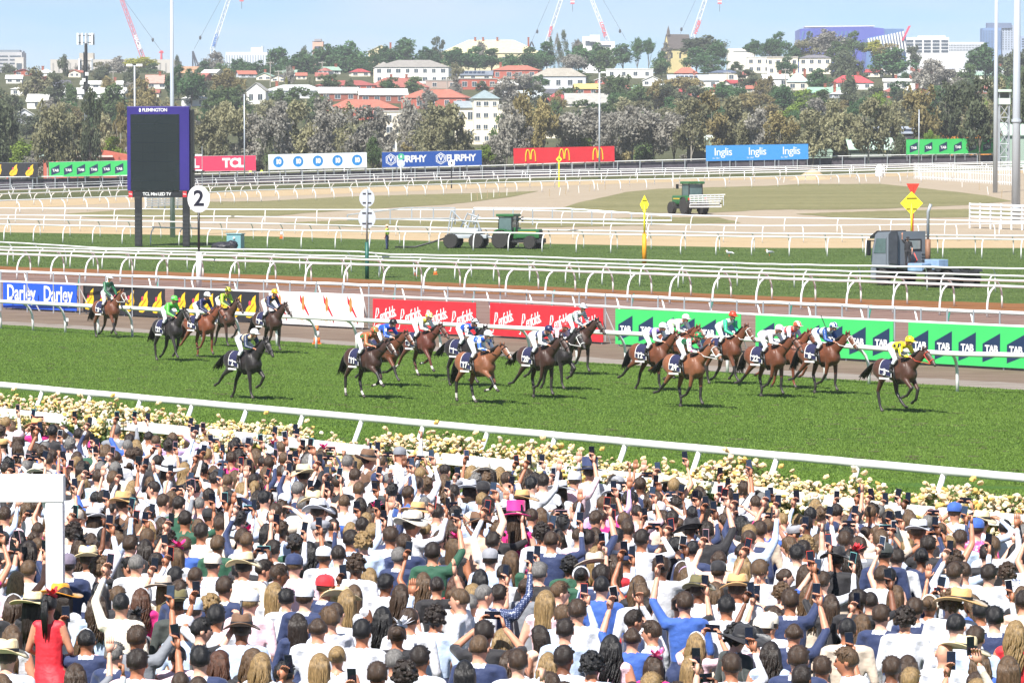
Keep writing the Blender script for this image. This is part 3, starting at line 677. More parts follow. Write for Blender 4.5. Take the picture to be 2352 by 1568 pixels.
def diamond_post(px, ybase, yfoam, yc, hw, hh, label, thin):
    b = hit(px, ybase, 0.0); s = ppm(b.y); z = lambda y: (ybase - y) / s
    rt = empty('marker_post', b, 0, label, 'marker')
    mb = MB(); mb.tube([(0, 0, 0), (0, 0, z(yfoam))], 5.2/s, 10); mb.build('foam_sleeve', M_OPO, rt, smooth=True)
    mb = MB(); mb.tube([(0, 0, z(yfoam)), (0, 0, z(yc))], 2.4/s, 8); mb.build('pole', M_YSIGN, rt, smooth=True)
    flat(rt, [(-hw/s, z(yc)), (0, z(yc + hh)), (hw/s, z(yc)), (0, z(yc - hh))], (0, 0.02, 0), M_YSIGN, 'diamond', 0.05)
    for k in (-0.45, 0.45):
        mb = MB(); mb.box(-hw*0.45/s, hw*0.45/s, -0.02, 0.018, z(yc + hh*k) - 0.03, z(yc + hh*k) + 0.03); mb.build('bracket', mS('olive_bracket', 170, 150, 30), rt)
diamond_post(1480, 606, 537, 470, 10.5, 22, 'narrow yellow diamond sign on an orange post by the dry grass', True)
diamond_post(2093, 648, 541, 467, 26, 27, 'wide yellow diamond sign on an orange post in front of the truck', False)
b = hit(2096, 600, 0.0); s = ppm(b.y); rt = empty('marker_post', b, 0, 'red triangle sign on a red pole behind the yellow diamond', 'marker')
flat(rt, [(-15/s, (600-422)/s), (0, (600-452)/s), (15/s, (600-422)/s)], (0, 0, 0), M_RSIGN, 'triangle', 0.05)
mb = MB(); mb.tube([(0, 0.03, 0), (0, 0.03, (600-424)/s)], 2.0/s, 8); mb.build('pole', M_RSIGN, rt)
# small far markers
def far_marker(px, yb, yc, r, m, num, label, ncol=M_WPRINT, shape='disc', pole=WHITE, depth=None):
    b = hit(px, yb, 0.0); s = ppm(b.y); z = lambda y: (yb - y) / s
    rt = empty('distance_marker', b, 0, label, 'marker')
    mb = MB(); mb.tube([(0, 0.05, 0), (0, 0.05, z(yc))], 1.4/s, 8); mb.build('pole', pole, rt)
    if shape == 'disc': flat(rt, disc(0, z(yc), r/s), (0, -0.05, 0), m, 'disc', 0.05)
    elif shape == 'diamond': flat(rt, [(-r/s, z(yc)), (0, z(yc + r*1.2)), (r/s, z(yc)), (0, z(yc - r*1.2))], (0, -0.05, 0), m, 'diamond', 0.05)
    else: flat(rt, [(-r/s, z(yc - r)), (0, z(yc + r)), (r/s, z(yc - r))], (0, -0.05, 0), m, 'triangle', 0.05)
    if num: letters(num, rt, (0, -0.07, z(yc)), ncol, size=r*1.15/s, bold=0.02)
M_NUM = mat('black_numeral', (0.012, 0.014, 0.03), rough=0.5); M_GSIGN = mS('green_sign', 70, 176, 140, rough=0.5)
far_marker(791, 410, 376, 8, mS('red_disc', 226, 84, 74), '6', 'far red disc with a 6 in front of the white 10 board')
far_marker(921, 418, 376, 9, mS('pale_disc', 205, 215, 228), '', 'far pale disc on the same post as the green 6 disc')
far_marker(921.5, 417, 360, 7.5, M_GSIGN, '6', 'far green disc with a 6 in front of the blue board')
far_marker(1037, 433, 375, 8, WHITE, '4', 'far white disc with a 4 on a black pole below the blue board', M_NUM, pole=BLACK)
far_marker(1284, 430, 366, 7, M_YSIGN, '6', 'far yellow diamond with a 6 in front of the red arches board', M_NUM, 'diamond', pole=M_YSIGN)
far_marker(2185, 362, 320, 8.5, WHITE, '10', 'far white disc with a 10 in front of the green board', M_NUM, pole=WHITE)
far_marker(17, 430, 401, 7, M_RSIGN, '4', 'far red triangle with a 4 by the far left rail', M_WPRINT, 'tri', pole=M_RSIGN)
# light poles
def pole(px, ytop, ybot, r0, r1, depth, label, head=None, m=GREYM, joints=()):
    t = at(px, ytop, depth); zt = t.z; b = onground(px, depth); b.x = t.x
    rt = empty('light_pole', b, 0, label, 'light pole'); s = ppm(depth); H = zt - b.z
    mb = MB(); mb.tube([(0, 0, 0), (0, 0, H*0.5), (0, 0, H)], [r0/s, (r0+r1)/2/s, r1/s], 12); mb.build('mast', m, rt, smooth=True)
    for j in joints: mb = MB(); mb.tube([(0, 0, j), (0, 0, j + 0.25)], r0*1.12/s, 12); mb.build('collar', m, rt)
    if head:
        w = head/s
        mb = MB(); mb.tube([(-w, 0, H), (w, 0, H)], 0.06, 6); mb.build('cross_arm', m, rt)
        for sx in (-1, 1): mb = MB(); mb.bbox(sx*w*0.95 - 0.35, sx*w*0.95 + 0.35, -0.25, 0.25, H - 0.06, H + 0.22, 0.05); mb.build('lamp', WHITE, rt)
    return rt
M_PMETAL = mat('galvanised_pole', (0.50, 0.54, 0.59), rough=0.4, var=0.06, scale=0.4, metal=0.2)
pole(394, -60, 240, 6.2, 3.4, 300, 'tall tapered grey light mast rising behind the big screen', m=M_PMETAL)
pole(309, 152, 245, 2.2, 1.8, 420, 'grey street light with two lamp heads left of the big screen', 12, m=M_PMETAL)
pole(561, 217, 340, 1.6, 1.3, 560, 'thin grey pole among the olive trees right of the screen', m=M_PMETAL)
pole(1377, 168, 290, 2.2, 1.8, 560, 'grey light pole above the red arches board', 9, m=M_PMETAL)
pole(2289, -60, 390, 5.6, 3.8, 420, 'tall grey light mast left of the thick mast at the right', m=M_PMETAL)
pole(2337, -80, 475, 10.5, 7.0, 330, 'thick grey light mast at the right edge', m=M_PMETAL, joints=(1.2, 9.0))
pole(2111, 252, 360, 1.3, 1.1, 600, 'thin pole in front of the far green board', m=M_PMETAL)
# picket and panel fences
def slat_fence(name, label, p0, p1, h, nb, npost, depth=None):
    A = hit(*p0); B = hit(*p1); d = B - A; L = math.hypot(d.x, d.y)
    rt = empty(name, A, math.atan2(d.y, d.x), label, 'fence', 'white fences round the infield')
    for j in range(nb):
        mb = MB(); z = h * (0.16 + 0.84 * (j + 1) / nb) - 0.1; mb.add([(0, -0.03, z), (L, -0.03, z + d.z), (L, 0.03, z + d.z), (0, 0.03, z), (0, -0.03, z + 0.17), (L, -0.03, z + d.z + 0.17), (L, 0.03, z + d.z + 0.17), (0, 0.03, z + 0.17)],
                                      [(0,3,2,1),(4,5,6,7),(0,1,5,4),(1,2,6,5),(2,3,7,6),(3,0,4,7)]); mb.build('slat', WHITE, rt)
    for i in range(npost + 1):
        x = L * i / npost; mb = MB(); mb.box(x - 0.06, x + 0.06, 0.035, 0.14, -0.1 + d.z*i/npost, h + 0.1 + d.z*i/npost); mb.build('post', WHITE, rt)
slat_fence('panel_fence', 'white slatted panel fence at the right edge below the thick mast', (2226, 524), (2420, 532), 2.1, 5, 8)
slat_fence('panel_fence', 'small white slatted panel under the big screen', (336, 482), (424, 479), 1.2, 4, 6)
def pickets(label, p0, p1, h, n):
    A = hit(*p0); B = hit(*p1); d = B - A; L = math.hypot(d.x, d.y)
    rt = empty('picket_fence', A, math.atan2(d.y, d.x), label, 'fence', 'white fences round the infield')
    pk = MB(); pk.prism([(-0.09, 0), (0.09, 0), (0.09, h - 0.08), (0, h), (-0.09, h - 0.08)], -0.02, 0.02); me = pk.mesh('picket', [WHITE])
    for i in range(n): link('picket', me, rt, (L * i / (n - 1), -0.03, d.z * i / (n - 1)))
    for z in (0.3, h * 0.55, h - 0.25):
        mb = MB(); mb.add([(0, 0.0, z), (L, 0.0, z + d.z), (L, 0.05, z + d.z), (0, 0.05, z), (0, 0.0, z + 0.1), (L, 0.0, z + d.z + 0.1), (L, 0.05, z + d.z + 0.1), (0, 0.05, z + 0.1)], [(0,3,2,1),(4,5,6,7),(0,1,5,4),(1,2,6,5),(2,3,7,6),(3,0,4,7)]); mb.build('bar', WHITE, rt)
pickets('white picket fence at the far right beyond the olive grass', (2100, 411), (2336, 427), 2.2, 64)
# cones
def cone(px, py, label, sc=1.0, tube=False):
    b = hit(px, py); rt = empty('traffic_cone', b, 0, label, 'cone', 'orange and white cones', sc)
    mb = MB(); mb.bbox(-0.2, 0.2, -0.2, 0.2, 0, 0.04, 0.01); mb.build('base', M_OPOST, rt)
    for (z0, z1, r0, r1, m) in ((0.04, 0.28, 0.15, 0.125, M_OPOST), (0.28, 0.55, 0.125, 0.09, WHITE), (0.55, 0.78, 0.09, 0.06, M_OPOST)):
        mb = MB(); mb.lathe([(r0, z0), (r1, z1)], 14); mb.build('band', m, rt, smooth=True)
cone(728, 790, 'orange and white cone on the grass edge by the white board')
cone(955, 634, 'orange and white cone on the infield turf, left of two', 0.75)
cone(1000, 631, 'orange and white cone on the infield turf, right of two', 0.75)
cone(647, 548, 'small orange cone on the yellow sand strip behind the rails', 1.0)
def stakes():
    k = 0
    for (x, y) in ((1083, 462), (1097, 460), (1107, 458), (1119, 456), (1134, 454), (1147, 451), (1164, 450), (1262, 452), (1285, 449), (1299, 447), (1330, 444), (1354, 440), (1374, 437), (1390, 435), (2210, 430), (2250, 438), (2270, 447), (2300, 455), (1990, 417), (2064, 417), (1800, 420), (1876, 418)):
        b = hit(x, y); lean = rng.uniform(-0.3, 0.3)
        mb = MB(); mb.tube([(0, 0, 0), (lean*0.5, 0, 0.9)], 0.035, 5); o = mb.build('survey_stake', [WHITE, M_SAND][k % 2], None, loc=b)
        tag(o, 'thin stake %s of the dirt path, %s along' % ('at the left fork' if k < 7 else 'on the right edge' if k < 14 else 'beyond the olive grass', ['first', 'second', 'third', 'fourth', 'fifth', 'sixth', 'seventh', 'eighth'][k % 7 if k < 14 else k - 14]), 'stake', 'thin stakes along the dirt path'); k += 1
stakes()
# distance post on the verge, drum, sand heap, cabinet, covered pump
b = hit(151, 749); rt = empty('marker_peg', b, 0, 'short dark green peg with a pale cap beside the inside rail', 'peg')
mb = MB(); mb.bbox(-0.09, 0.09, -0.06, 0.06, 0, 0.42, 0.015); mb.build('peg', mS('dark_green_paint', 30, 58, 46), rt)
mb = MB(); mb.bbox(-0.02, 0.14, -0.10, -0.062, 0.22, 0.38, 0.01); mb.build('plate', WHITE, rt)
b = hit(540, 571); rt = empty('utility_cabinet', b, R(-12), 'blue green utility cabinet beside the big screen', 'cabinet'); s = ppm(b.y)
mb = MB(); mb.bbox(-16/s, 18/s, -0.5, 0.5, 0, 33/s, 0.03); mb.build('case', mS('teal_paint', 122, 168, 176, rough=0.5, var=0.06), rt)
mb = MB(); mb.bbox(-18/s, 20/s, -0.56, 0.56, 33/s + 0.005, 35/s, 0.015); mb.build('lid', mS('teal_paint', 122, 168, 176), rt)
mb = MB(); mb.ball((2/s, -0.51, 24/s), 0.10); mb.build('badge', WHITE, rt)
b = hit(515, 573); rt = empty('covered_pump', b, 0, 'low machine under a black cover beside the cabinet', 'machine')
mb = MB(); mb.ball((0, 0, 0.22), (1.0, 0.5, 0.36), sub=3, noise=0.16); mb.ball((0.55, 0.1, 0.35), (0.5, 0.4, 0.34), sub=3, noise=0.16); mb.build('cover', mat('black_tarp', (0.02, 0.02, 0.03), rough=0.5), rt, smooth=False)
for x in (-0.7, 0.6): mb = MB(); mb.tube([(x, -0.45, 0.16), (x, -0.30, 0.16)], 0.16, 14); mb.build('wheel', TYRE, rt)
b = hit(1866, 413); mb = MB()
bm = bmesh.new(); bmesh.ops.create_grid(bm, x_segments=24, y_segments=24, size=1)
for v in bm.verts:
    r = v.co.length; v.co.z = 1.5 * math.exp(-r*r*3.2) + 0.06*(rng.random()-0.5)*(r < 0.9); v.co.x *= 3.4; v.co.y *= 3.0
mb.bm(bm); o = mb.build('sand_heap', M_SAND, None, smooth=True, loc=b + Vector((0, 0, -0.1))); tag(o, 'heap of yellow sand at the edge of the far sand track', 'sand heap')
b = hit(2020, 407); rt = empty('water_drum', b, 0, 'white drum standing by the far rail near the pickets', 'drum')
mb = MB(); mb.lathe([(0.55, 0), (0.6, 0.2), (0.6, 1.2), (0.4, 1.5), (0.25, 1.55), (0.25, 1.8)], 18); mb.build('barrel', WHITE, rt, smooth=True)
mb = MB(); mb.lathe([(0.62, 0.6), (0.64, 0.65), (0.62, 0.7)], 18); mb.build('hoop', WHITE, rt, smooth=True)
def gull(px, py, rz, label):
    b = hit(px, py); rt = empty('seagull', b, rz, label, 'gull', 'seagulls on the infield turf')
    mb = MB(); mb.ball((0, 0, 0.28), (0.24, 0.11, 0.11), sub=2); mb.ball((0.20, 0, 0.42), (0.075, 0.06, 0.07), sub=2); mb.tube([(0.12, 0, 0.32), (0.20, 0, 0.42)], [0.08, 0.055], 8); mb.tube([(-0.15, 0, 0.29), (-0.40, 0, 0.25)], [0.08, 0.02], 6); mb.build('body', WHITE, rt, smooth=True)
    mb = MB(); mb.ball((-0.05, 0.10, 0.31), (0.24, 0.03, 0.07)); mb.ball((-0.05, -0.10, 0.31), (0.24, 0.03, 0.07)); mb.build('wing', GREYM, rt, smooth=True)
    mb = MB(); mb.tube([(0.26, 0, 0.42), (0.34, 0, 0.405)], [0.02, 0.005], 5); mb.build('beak', M_OPOST, rt)
    for y in (-0.04, 0.04): mb = MB(); mb.tube([(0, y, 0.2), (0, y, 0)], 0.012, 4); mb.build('leg', M_OPOST, rt)
gull(1675, 590, R(150), 'white seagull on the turf, left one'); gull(1767, 588, R(200), 'white seagull on the turf, right one')
# ------------------------------------------------------------------ houses on the hill
_WC = {}
def wallm(c): return mat('wall_%d_%d_%d' % c, srgb(*c), rough=0.8, var=0.05, scale=0.5, bump=0.1, bscale=3)
def roofm(c): return mat('roof_%d_%d_%d' % c, srgb(*c), rough=0.7, var=0.14, scale=0.8, detail=5, stretch=(1, 1, 4), bump=0.25, bscale=4)
M_TRIM = mat('trim_white', (0.72, 0.71, 0.68), rough=0.6, var=0.04)
def house(label, x0, x1, yroof, yeave, ybase, kind, wc, rc, cols=3, rows=1, depth=None, yaw=0.0, chim=0, solar=0, cat='house', dp=None, wh=0.45, group=None, gable_front=False):
    """x0..x1 seen width, rows of ridge, eave and foot"""
    xc = (x0 + x1) / 2
    b = hit(xc, ybase) if depth is None else None
    if b is None:
        t = at(xc, ybase, depth); b = Vector((t.x, depth, min(t.z, gz(t.x, depth) + 50)))
    s = ppm(b.y); W = (x1 - x0) / s; H = (ybase - yeave) / s; RH = max(0.0, (yeave - yroof) / s); D = dp or max(6.0, W * 0.62)
    foot = gz(b.x, b.y) - b.z - 3.0
    rt = empty('house', b, yaw, label, cat, group)
    wm, rm = wallm(wc), roofm(rc)
    mb = MB(); mb.box(-W/2, W/2, 0, D, min(foot, -3), H)
    o = 0.35
    if kind == 'gable_x' : pass
    if gable_front: mb.prism([(-W/2, H), (W/2, H), (0, H + RH - 0.06)], 0.0, D)
    elif kind == 'gable': mb.add([(-W/2, 0, H), (-W/2, D, H), (-W/2, D/2, H + RH - 0.06)], [(0, 1, 2)]); mb.add([(W/2, 0, H), (W/2, D, H), (W/2, D/2, H + RH - 0.06)], [(0, 2, 1)])
    mb.build('wall', wm, rt)
    mb = MB()
    if gable_front:
        for sx in (-1, 1):
            mb.add([(0, -o, H + RH), (0, D + o, H + RH), (sx*(W/2 + o), D + o, H - 0.12), (sx*(W/2 + o), -o, H - 0.12), (0, -o, H + RH - 0.16), (0, D + o, H + RH - 0.16), (sx*(W/2 + o), D + o, H - 0.28), (sx*(W/2 + o), -o, H - 0.28)],
                   [(0, 1, 2, 3), (7, 6, 5, 4), (0, 3, 7, 4), (3, 2, 6, 7), (1, 5, 6, 2)])
    elif kind == 'gable':
        for sy in (0, 1):
            ye = -o if sy == 0 else D + o
            mb.add([(-W/2 - o, D/2, H + RH), (W/2 + o, D/2, H + RH), (W/2 + o, ye, H - 0.12), (-W/2 - o, ye, H - 0.12), (-W/2 - o, D/2, H + RH - 0.16), (W/2 + o, D/2, H + RH - 0.16), (W/2 + o, ye, H - 0.28), (-W/2 - o, ye, H - 0.28)],
                   [(0, 1, 2, 3), (7, 6, 5, 4), (3, 2, 6, 7), (0, 3, 7, 4), (1, 5, 6, 2)])
    elif kind == 'hip':
        k = min(W, D) * 0.45
        if W > D: r0, r1 = (-W/2 + k, D/2), (W/2 - k, D/2)
        else: r0, r1 = (0, k), (0, D - k)
        e = [(-W/2 - o, -o, H - 0.1), (W/2 + o, -o, H - 0.1), (W/2 + o, D + o, H - 0.1), (-W/2 - o, D + o, H - 0.1)]
        if W > D: mb.add(e + [(r0[0], r0[1], H + RH), (r1[0], r1[1], H + RH)], [(0, 1, 5, 4), (1, 2, 5), (2, 3, 4, 5), (3, 0, 4), (3, 2, 1, 0)])
        else: mb.add(e + [(r0[0], r0[1], H + RH), (r1[0], r1[1], H + RH)], [(0, 1, 4), (1, 2, 5, 4), (2, 3, 5), (3, 0, 4, 5), (3, 2, 1, 0)])
    else:
        mb.box(-W/2 - 0.15, W/2 + 0.15, -0.15, D + 0.15, H + 0.003, H + max(0.3, RH))
    rf = mb.build('roof', rm, rt); fix_normals(rf)
    r2 = random.Random(label)
    for c in range(chim):
        x = r2.uniform(-0.38, 0.38) * W; zt = H + RH + 0.9
        m2 = MB(); m2.box(x - 0.4, x + 0.4, D*0.45, D*0.45 + 0.7, H, zt); m2.box(x - 0.5, x + 0.5, D*0.45 - 0.1, D*0.45 + 0.8, zt + 0.002, zt + 0.25); m2.build('chimney', roofm((150, 84, 66)), rf)
    if solar and RH > 0.3:
        ang = math.atan2(RH, D/2) if not gable_front else 0
        for c in range(solar):
            x = -W*0.35 + c * min(1.5, W*0.7/solar)
            m2 = MB(); f0, f1 = 0.25, 0.75
            P = lambda f, dx: (x + dx, f * D/2 - 0.02, H + RH * f + 0.10)
            m2.add([P(f0, 0), P(f0, 1.2), P(f1, 1.2), P(f1, 0)], [(0, 1, 2, 3)]); m2.build('solar_panel', mat('solar_glass', (0.03, 0.045, 0.08), rough=0.12, var=0.1), rf)
    for r in range(rows):
        for c in range(cols):
            ww = min(1.5, W / cols * 0.5) * r2.uniform(0.8, 1.1); hh = min(1.7, H / rows * wh)
            xc2 = -W/2 + W * (c + 0.5) / cols + r2.uniform(-0.1, 0.1) * W / cols; zc = H * (r + 0.52) / rows
            m2 = MB(); t = 0.09
            m2.box(xc2 - ww/2 - t, xc2 + ww/2 + t, -0.06, -0.003, zc + hh/2, zc + hh/2 + t); m2.box(xc2 - ww/2 - t, xc2 + ww/2 + t, -0.12, -0.003, zc - hh/2 - t, zc - hh/2)
            m2.box(xc2 - ww/2 - t, xc2 - ww/2, -0.06, -0.003, zc - hh/2 + 0.002, zc + hh/2 - 0.002); m2.box(xc2 + ww/2, xc2 + ww/2 + t, -0.06, -0.003, zc - hh/2 + 0.002, zc + hh/2 - 0.002); m2.box(xc2 - 0.03, xc2 + 0.03, -0.05, -0.003, zc - hh/2 + 0.002, zc + hh/2 - 0.002)
            w = m2.build('window', M_TRIM, rt)
            m3 = MB(); m3.box(xc2 - ww/2, xc2 + ww/2, -0.02, -0.004, zc - hh/2, zc + hh/2); m3.build('pane', GLASS, w)
    return rt
WH, CR, BK, GY, PB = (240, 238, 232), (236, 226, 204), (172, 92, 76), (170, 168, 162), (206, 210, 216)
RT, RG, RW, RDK, RGN, RMR = (178, 108, 90), (150, 146, 140), (232, 232, 228), (92, 92, 98), (150, 178, 160), (170, 70, 72)
GH = 'houses on the hillside'
HS = [
 ('long white two storey apartment block with grey hipped roof', 860, 1030, 137, 154, 192, 'hip', WH, RG, 8, 2, {}),
 ('white wing left of the grey roofed apartment block', 858, 900, 142, 156, 190, 'hip', CR, RG, 2, 2, {'dp': 9}),
 ('long dull red roof left below the white apartment block', 724, 862, 184, 196, 206, 'hip', BK, (158, 84, 78), 5, 1, {'chim': 1}),
 ('brown red roof directly below the white apartment block', 845, 985, 178, 200, 206, 'hip', BK, (160, 96, 86), 4, 1, {'chim': 2}),
 ('pale roofed brick house, left of a matching pair', 733, 822, 200, 213, 233, 'gable', (150, 86, 70), RW, 3, 1, {}),
 ('pale roofed brick house, right of a matching pair', 826, 936, 203, 217, 238, 'gable', (150, 86, 70), RW, 4, 1, {}),
 ('white gable front joined to the pale roofed brick houses', 822, 862, 203, 214, 237, 'gable', WH, RW, 2, 1, {'gable_front': True}),
 ('orange tiled hip roof brick flats right of the pale roofed pair', 920, 1070, 205, 224, 250, 'hip', BK, RT, 5, 1, {}),
 ('orange tiled hip roof flats above the olive trees', 752, 916, 228, 248, 276, 'hip', BK, RT, 5, 1, {}),
 ('cream tower with grey pyramid roof and a band of windows', 1088, 1146, 207, 226, 332, 'hip', CR, (140, 156, 160), 3, 4, {'dp': 9, 'wh': 0.35}),
 ('cream wing with grey roof beside the cream tower', 1046, 1090, 232, 246, 332, 'gable', CR, (150, 160, 166), 2, 2, {}),
 ('cream wing right of the cream tower', 1146, 1172, 240, 250, 332, 'flat', CR, GY, 1, 2, {}),
 ('flat roofed red brick block below the white apartment block', 1057, 1142, 180, 182, 206, 'flat', BK, GY, 4, 1, {}),
 ('brick and grey garage beside the red brick block', 978, 1056, 184, 186, 204, 'flat', (168, 150, 140), GY, 2, 1, {}),
 ('house with solar panels above the red brick block', 1045, 1130, 162, 172, 184, 'gable', CR, (120, 128, 140), 3, 1, {'solar': 6}),
 ('low orange tiled roof right of the solar roofs', 1130, 1236, 150, 161, 182, 'hip', BK, RT, 4, 1, {'chim': 1}),
 ('grey hip roof house with pale blue grey walls', 1222, 1345, 156, 175, 206, 'hip', PB, (164, 158, 146), 5, 1, {}),
 ('yellow roof house with red brick gable end', 1322, 1378, 192, 203, 218, 'gable', BK, (206, 188, 116), 2, 1, {}),
 ('small crimson roof house among olive trees', 1250, 1308, 214, 233, 242, 'hip', CR, RMR, 2, 1, {}),
 ('dark double gable house left of the crimson roof', 1242, 1296, 204, 214, 226, 'gable', CR, RDK, 2, 1, {}),
 ('grey gabled house right of the crimson roof', 1300, 1398, 214, 238, 246, 'gable', CR, (168, 166, 160), 3, 1, {}),
 ('pale grey roofs left of the crimson roof', 1180, 1246, 208, 226, 236, 'gable', CR, (190, 200, 204), 3, 1, {}),
 ('modern white house with dark slanted roof windows', 1416, 1500, 120, 140, 160, 'gable', WH, RW, 2, 1, {'solar': 2}),
 ('white cube house with blue door below the modern white house', 1392, 1500, 159, 160, 180, 'flat', WH, RW, 4, 1, {}),
 ('flat roofed pale house left of the modern white house', 1304, 1356, 141, 143, 156, 'flat', PB, RW, 3, 1, {}),
 ('long pale house with row of small windows under the church', 1548, 1620, 142, 146, 166, 'flat', (222, 216, 204), GY, 6, 1, {}),
 ('small terracotta roof below the row of small windows', 1549, 1602, 155, 168, 178, 'hip', BK, RT, 2, 1, {}),
 ('wide grey roof with solar panels and brick chimney', 1536, 1652, 171, 184, 204, 'gable', WH, (178, 184, 190), 4, 1, {'solar': 5, 'chim': 1}),
 ('white house low among the trees under the solar roof', 1476, 1520, 174, 184, 198, 'gable', WH, RW, 2, 1, {'gable_front': True}),
 ('white house with skylight roof right of the dark round tree', 1622, 1700, 123, 135, 150, 'hip', WH, (220, 226, 230), 3, 1, {}),
 ('maroon roof with a row of solar panels', 1692, 1772, 119, 131, 140, 'hip', RMR, (160, 76, 84), 3, 1, {'solar': 6}),
 ('cream flat roofed two storey house right of the maroon roof', 1716, 1772, 131, 133, 168, 'flat', CR, RW, 3, 2, {}),
 ('cream terrace block with rows of windows, left half', 1762, 1832, 130, 134, 172, 'flat', CR, (176, 170, 160), 4, 2, {}),
 ('cream terrace block with rows of windows, right half', 1836, 1908, 126, 133, 170, 'hip', CR, (120, 118, 124), 4, 2, {}),
 ('blue grey roofed house with dark window left of the terrace', 1628, 1695, 161, 167, 188, 'hip', CR, (88, 100, 122), 2, 1, {}),
 ('pale green roofed house with brick chimneys', 1808, 1856, 167, 188, 208, 'hip', (214, 206, 190), (170, 194, 186), 2, 1, {'chim': 2}),
 ('white roofed house left of the pale green roof', 1754, 1812, 170, 180, 200, 'gable', WH, RW, 2, 1, {'chim': 1}),
 ('long mint green roof low on the slope', 1858, 1932, 200, 212, 216, 'gable', CR, (146, 186, 160), 3, 1, {'chim': 2}),
 ('red iron roof house left of the white roofs at the right', 1914, 2006, 173, 190, 206, 'hip', WH, (196, 78, 82), 3, 1, {'chim': 1}),
 ('grey gable with brick chimney behind the white roofs', 2064, 2112, 162, 174, 188, 'hip', PB, (166, 174, 176), 2, 1, {'chim': 1}),
 ('long white roof with dark gable edge at the right', 2030, 2120, 180, 186, 208, 'gable', WH, RW, 3, 1, {'chim': 2}),
 ('terracotta hipped house at the far right', 2192, 2246, 132, 148, 166, 'hip', (186, 80, 60), (178, 96, 78), 2, 1, {}),
 ('white gabled hall left of the terracotta house', 2136, 2216, 123, 138, 158, 'gable', WH, RW, 3, 1, {'chim': 1}),
 ('brick chapel roof with steep gable at the far right', 2160, 2222, 113, 126, 140, 'gable', (160, 84, 70), (138, 96, 90), 2, 1, {}),
 ('grey roofed cottage behind the big dark green tree', 2112, 2166, 136, 150, 162, 'hip', PB, (180, 194, 186), 2, 1, {'chim': 1}),
 ('white house at the left edge under the grey tower', 14, 50, 172, 180, 192, 'gable', WH, RW, 2, 1, {}),
 ('white low house second from the left edge', 24, 92, 198, 204, 220, 'hip', WH, RW, 3, 1, {}),
 ('white gable end low at the left edge', 36, 76, 249, 262, 284, 'gable', PB, RW, 1, 1, {'gable_front': True}),
 ('white gable facing right beside the left dark trees', 62, 108, 216, 232, 250, 'gable', WH, RW, 1, 1, {}),
 ('long white roof behind the phone tower', 128, 284, 201, 214, 228, 'gable', WH, RW, 6, 1, {}),
 ('white saw tooth roof right of the phone tower', 186, 300, 185, 193, 204, 'gable', WH, RW, 5, 1, {'chim': 1}),
 ('red and white gables with brick chimney near the tall mast', 336, 382, 172, 190, 204, 'gable', WH, (200, 150, 138), 2, 1, {'chim': 1}),
 ('white curved roof right of the tall mast', 418, 480, 218, 226, 244, 'hip', WH, RW, 2, 1, {}),
 ('dark roofed house behind the trees right of the mast', 436, 470, 194, 206, 222, 'hip', CR, (118, 112, 112), 1, 1, {}),
 ('grey gable and white bay at the foot of the green elms', 566, 610, 190, 208, 240, 'gable', WH, GY, 2, 1, {'gable_front': True}),
 ('pale grey hip roofs beside the poplars', 604, 740, 194, 208, 226, 'hip', PB, (196, 200, 200), 5, 1, {'chim': 1}),
 ('cream flats with balcony low behind the olive trees', 882, 930, 254, 258, 340, 'flat', CR, GY, 2, 3, {}),
 ('cream flats corner low behind the blue board', 862, 912, 316, 318, 352, 'flat', CR, GY, 3, 1, {}),
 ('cream wall glimpsed through the grey trees', 1252, 1290, 270, 278, 318, 'gable', CR, GY, 1, 1, {}),
]
for (lb, x0, x1, yr, ye, yb, kd, wc, rc, nc, nr, kw) in HS:
    house(lb, x0, x1, yr, ye, yb, kd, wc, rc, nc, nr, group=GH, yaw=R(random.Random(lb).uniform(-9, 9)), **kw)
r8 = random.Random(31); _rn = {RT: 'orange tiled', RG: 'grey', RW: 'white', RDK: 'dark', RGN: 'pale green', RMR: 'crimson', (160, 96, 86): 'brown red'}; _hl = set()
WHERE = ['far left of the slope', 'left slope near the phone tower', 'left slope right of the mast', 'slope below the left elms', 'slope left of the apartment block', 'slope below the apartment block', 'slope by the grey hip roof', 'slope below the middle cranes', 'slope below the church', 'slope by the cream terrace', 'slope by the red iron roof', 'right slope by the terracotta house']
for i in range(260):
    x = r8.uniform(0, 2330) if i % 3 else r8.uniform(1380, 2330); yb = r8.uniform(144, 226); W2 = r8.uniform(22, 44)*(0.7 + yb/500)
    if any(min(x + W2/2, x1) - max(x - W2/2, x0) > 0.3*W2 and yr + 4 < yb < yb2 + 9 for (_, x0, x1, yr, ye, yb2, *_r) in HS): continue
    rcol = r8.choice((RT, RT, RG, RW, RW, RDK, RGN, RMR, (160, 96, 86))); wcol = r8.choice((WH, CR, CR, BK, PB)); kd = r8.choice(('hip', 'gable', 'gable')); k2 = int(x/2330*12)
    h1 = r8.uniform(9, 13)*(0.6 + yb/500); h2 = r8.uniform(6, 9)*(0.6 + yb/500)
    for sz in ('small', 'little', 'low', 'half hidden', 'compact', 'plain', 'tiny', 'narrow', 'modest'):
        lb = '%s house with %s roof on the %s' % (sz, _rn[rcol], WHERE[k2])
        if lb not in _hl: break
    if lb in _hl: continue
    _hl.add(lb); HS.append((lb, x - W2/2, x + W2/2, yb - h1 - h2, yb - h1, yb, kd, wcol, rcol, 2, 1, {'chim': r8.choice((0, 0, 1))}))
    house(lb, x - W2/2, x + W2/2, yb - h1 - h2, yb - h1, yb, kd, wcol, rcol, 2, 1, group=GH, yaw=R(r8.uniform(-25, 25)), chim=r8.choice((0, 0, 1)), gable_front=kd == 'gable' and r8.random() < 0.4)
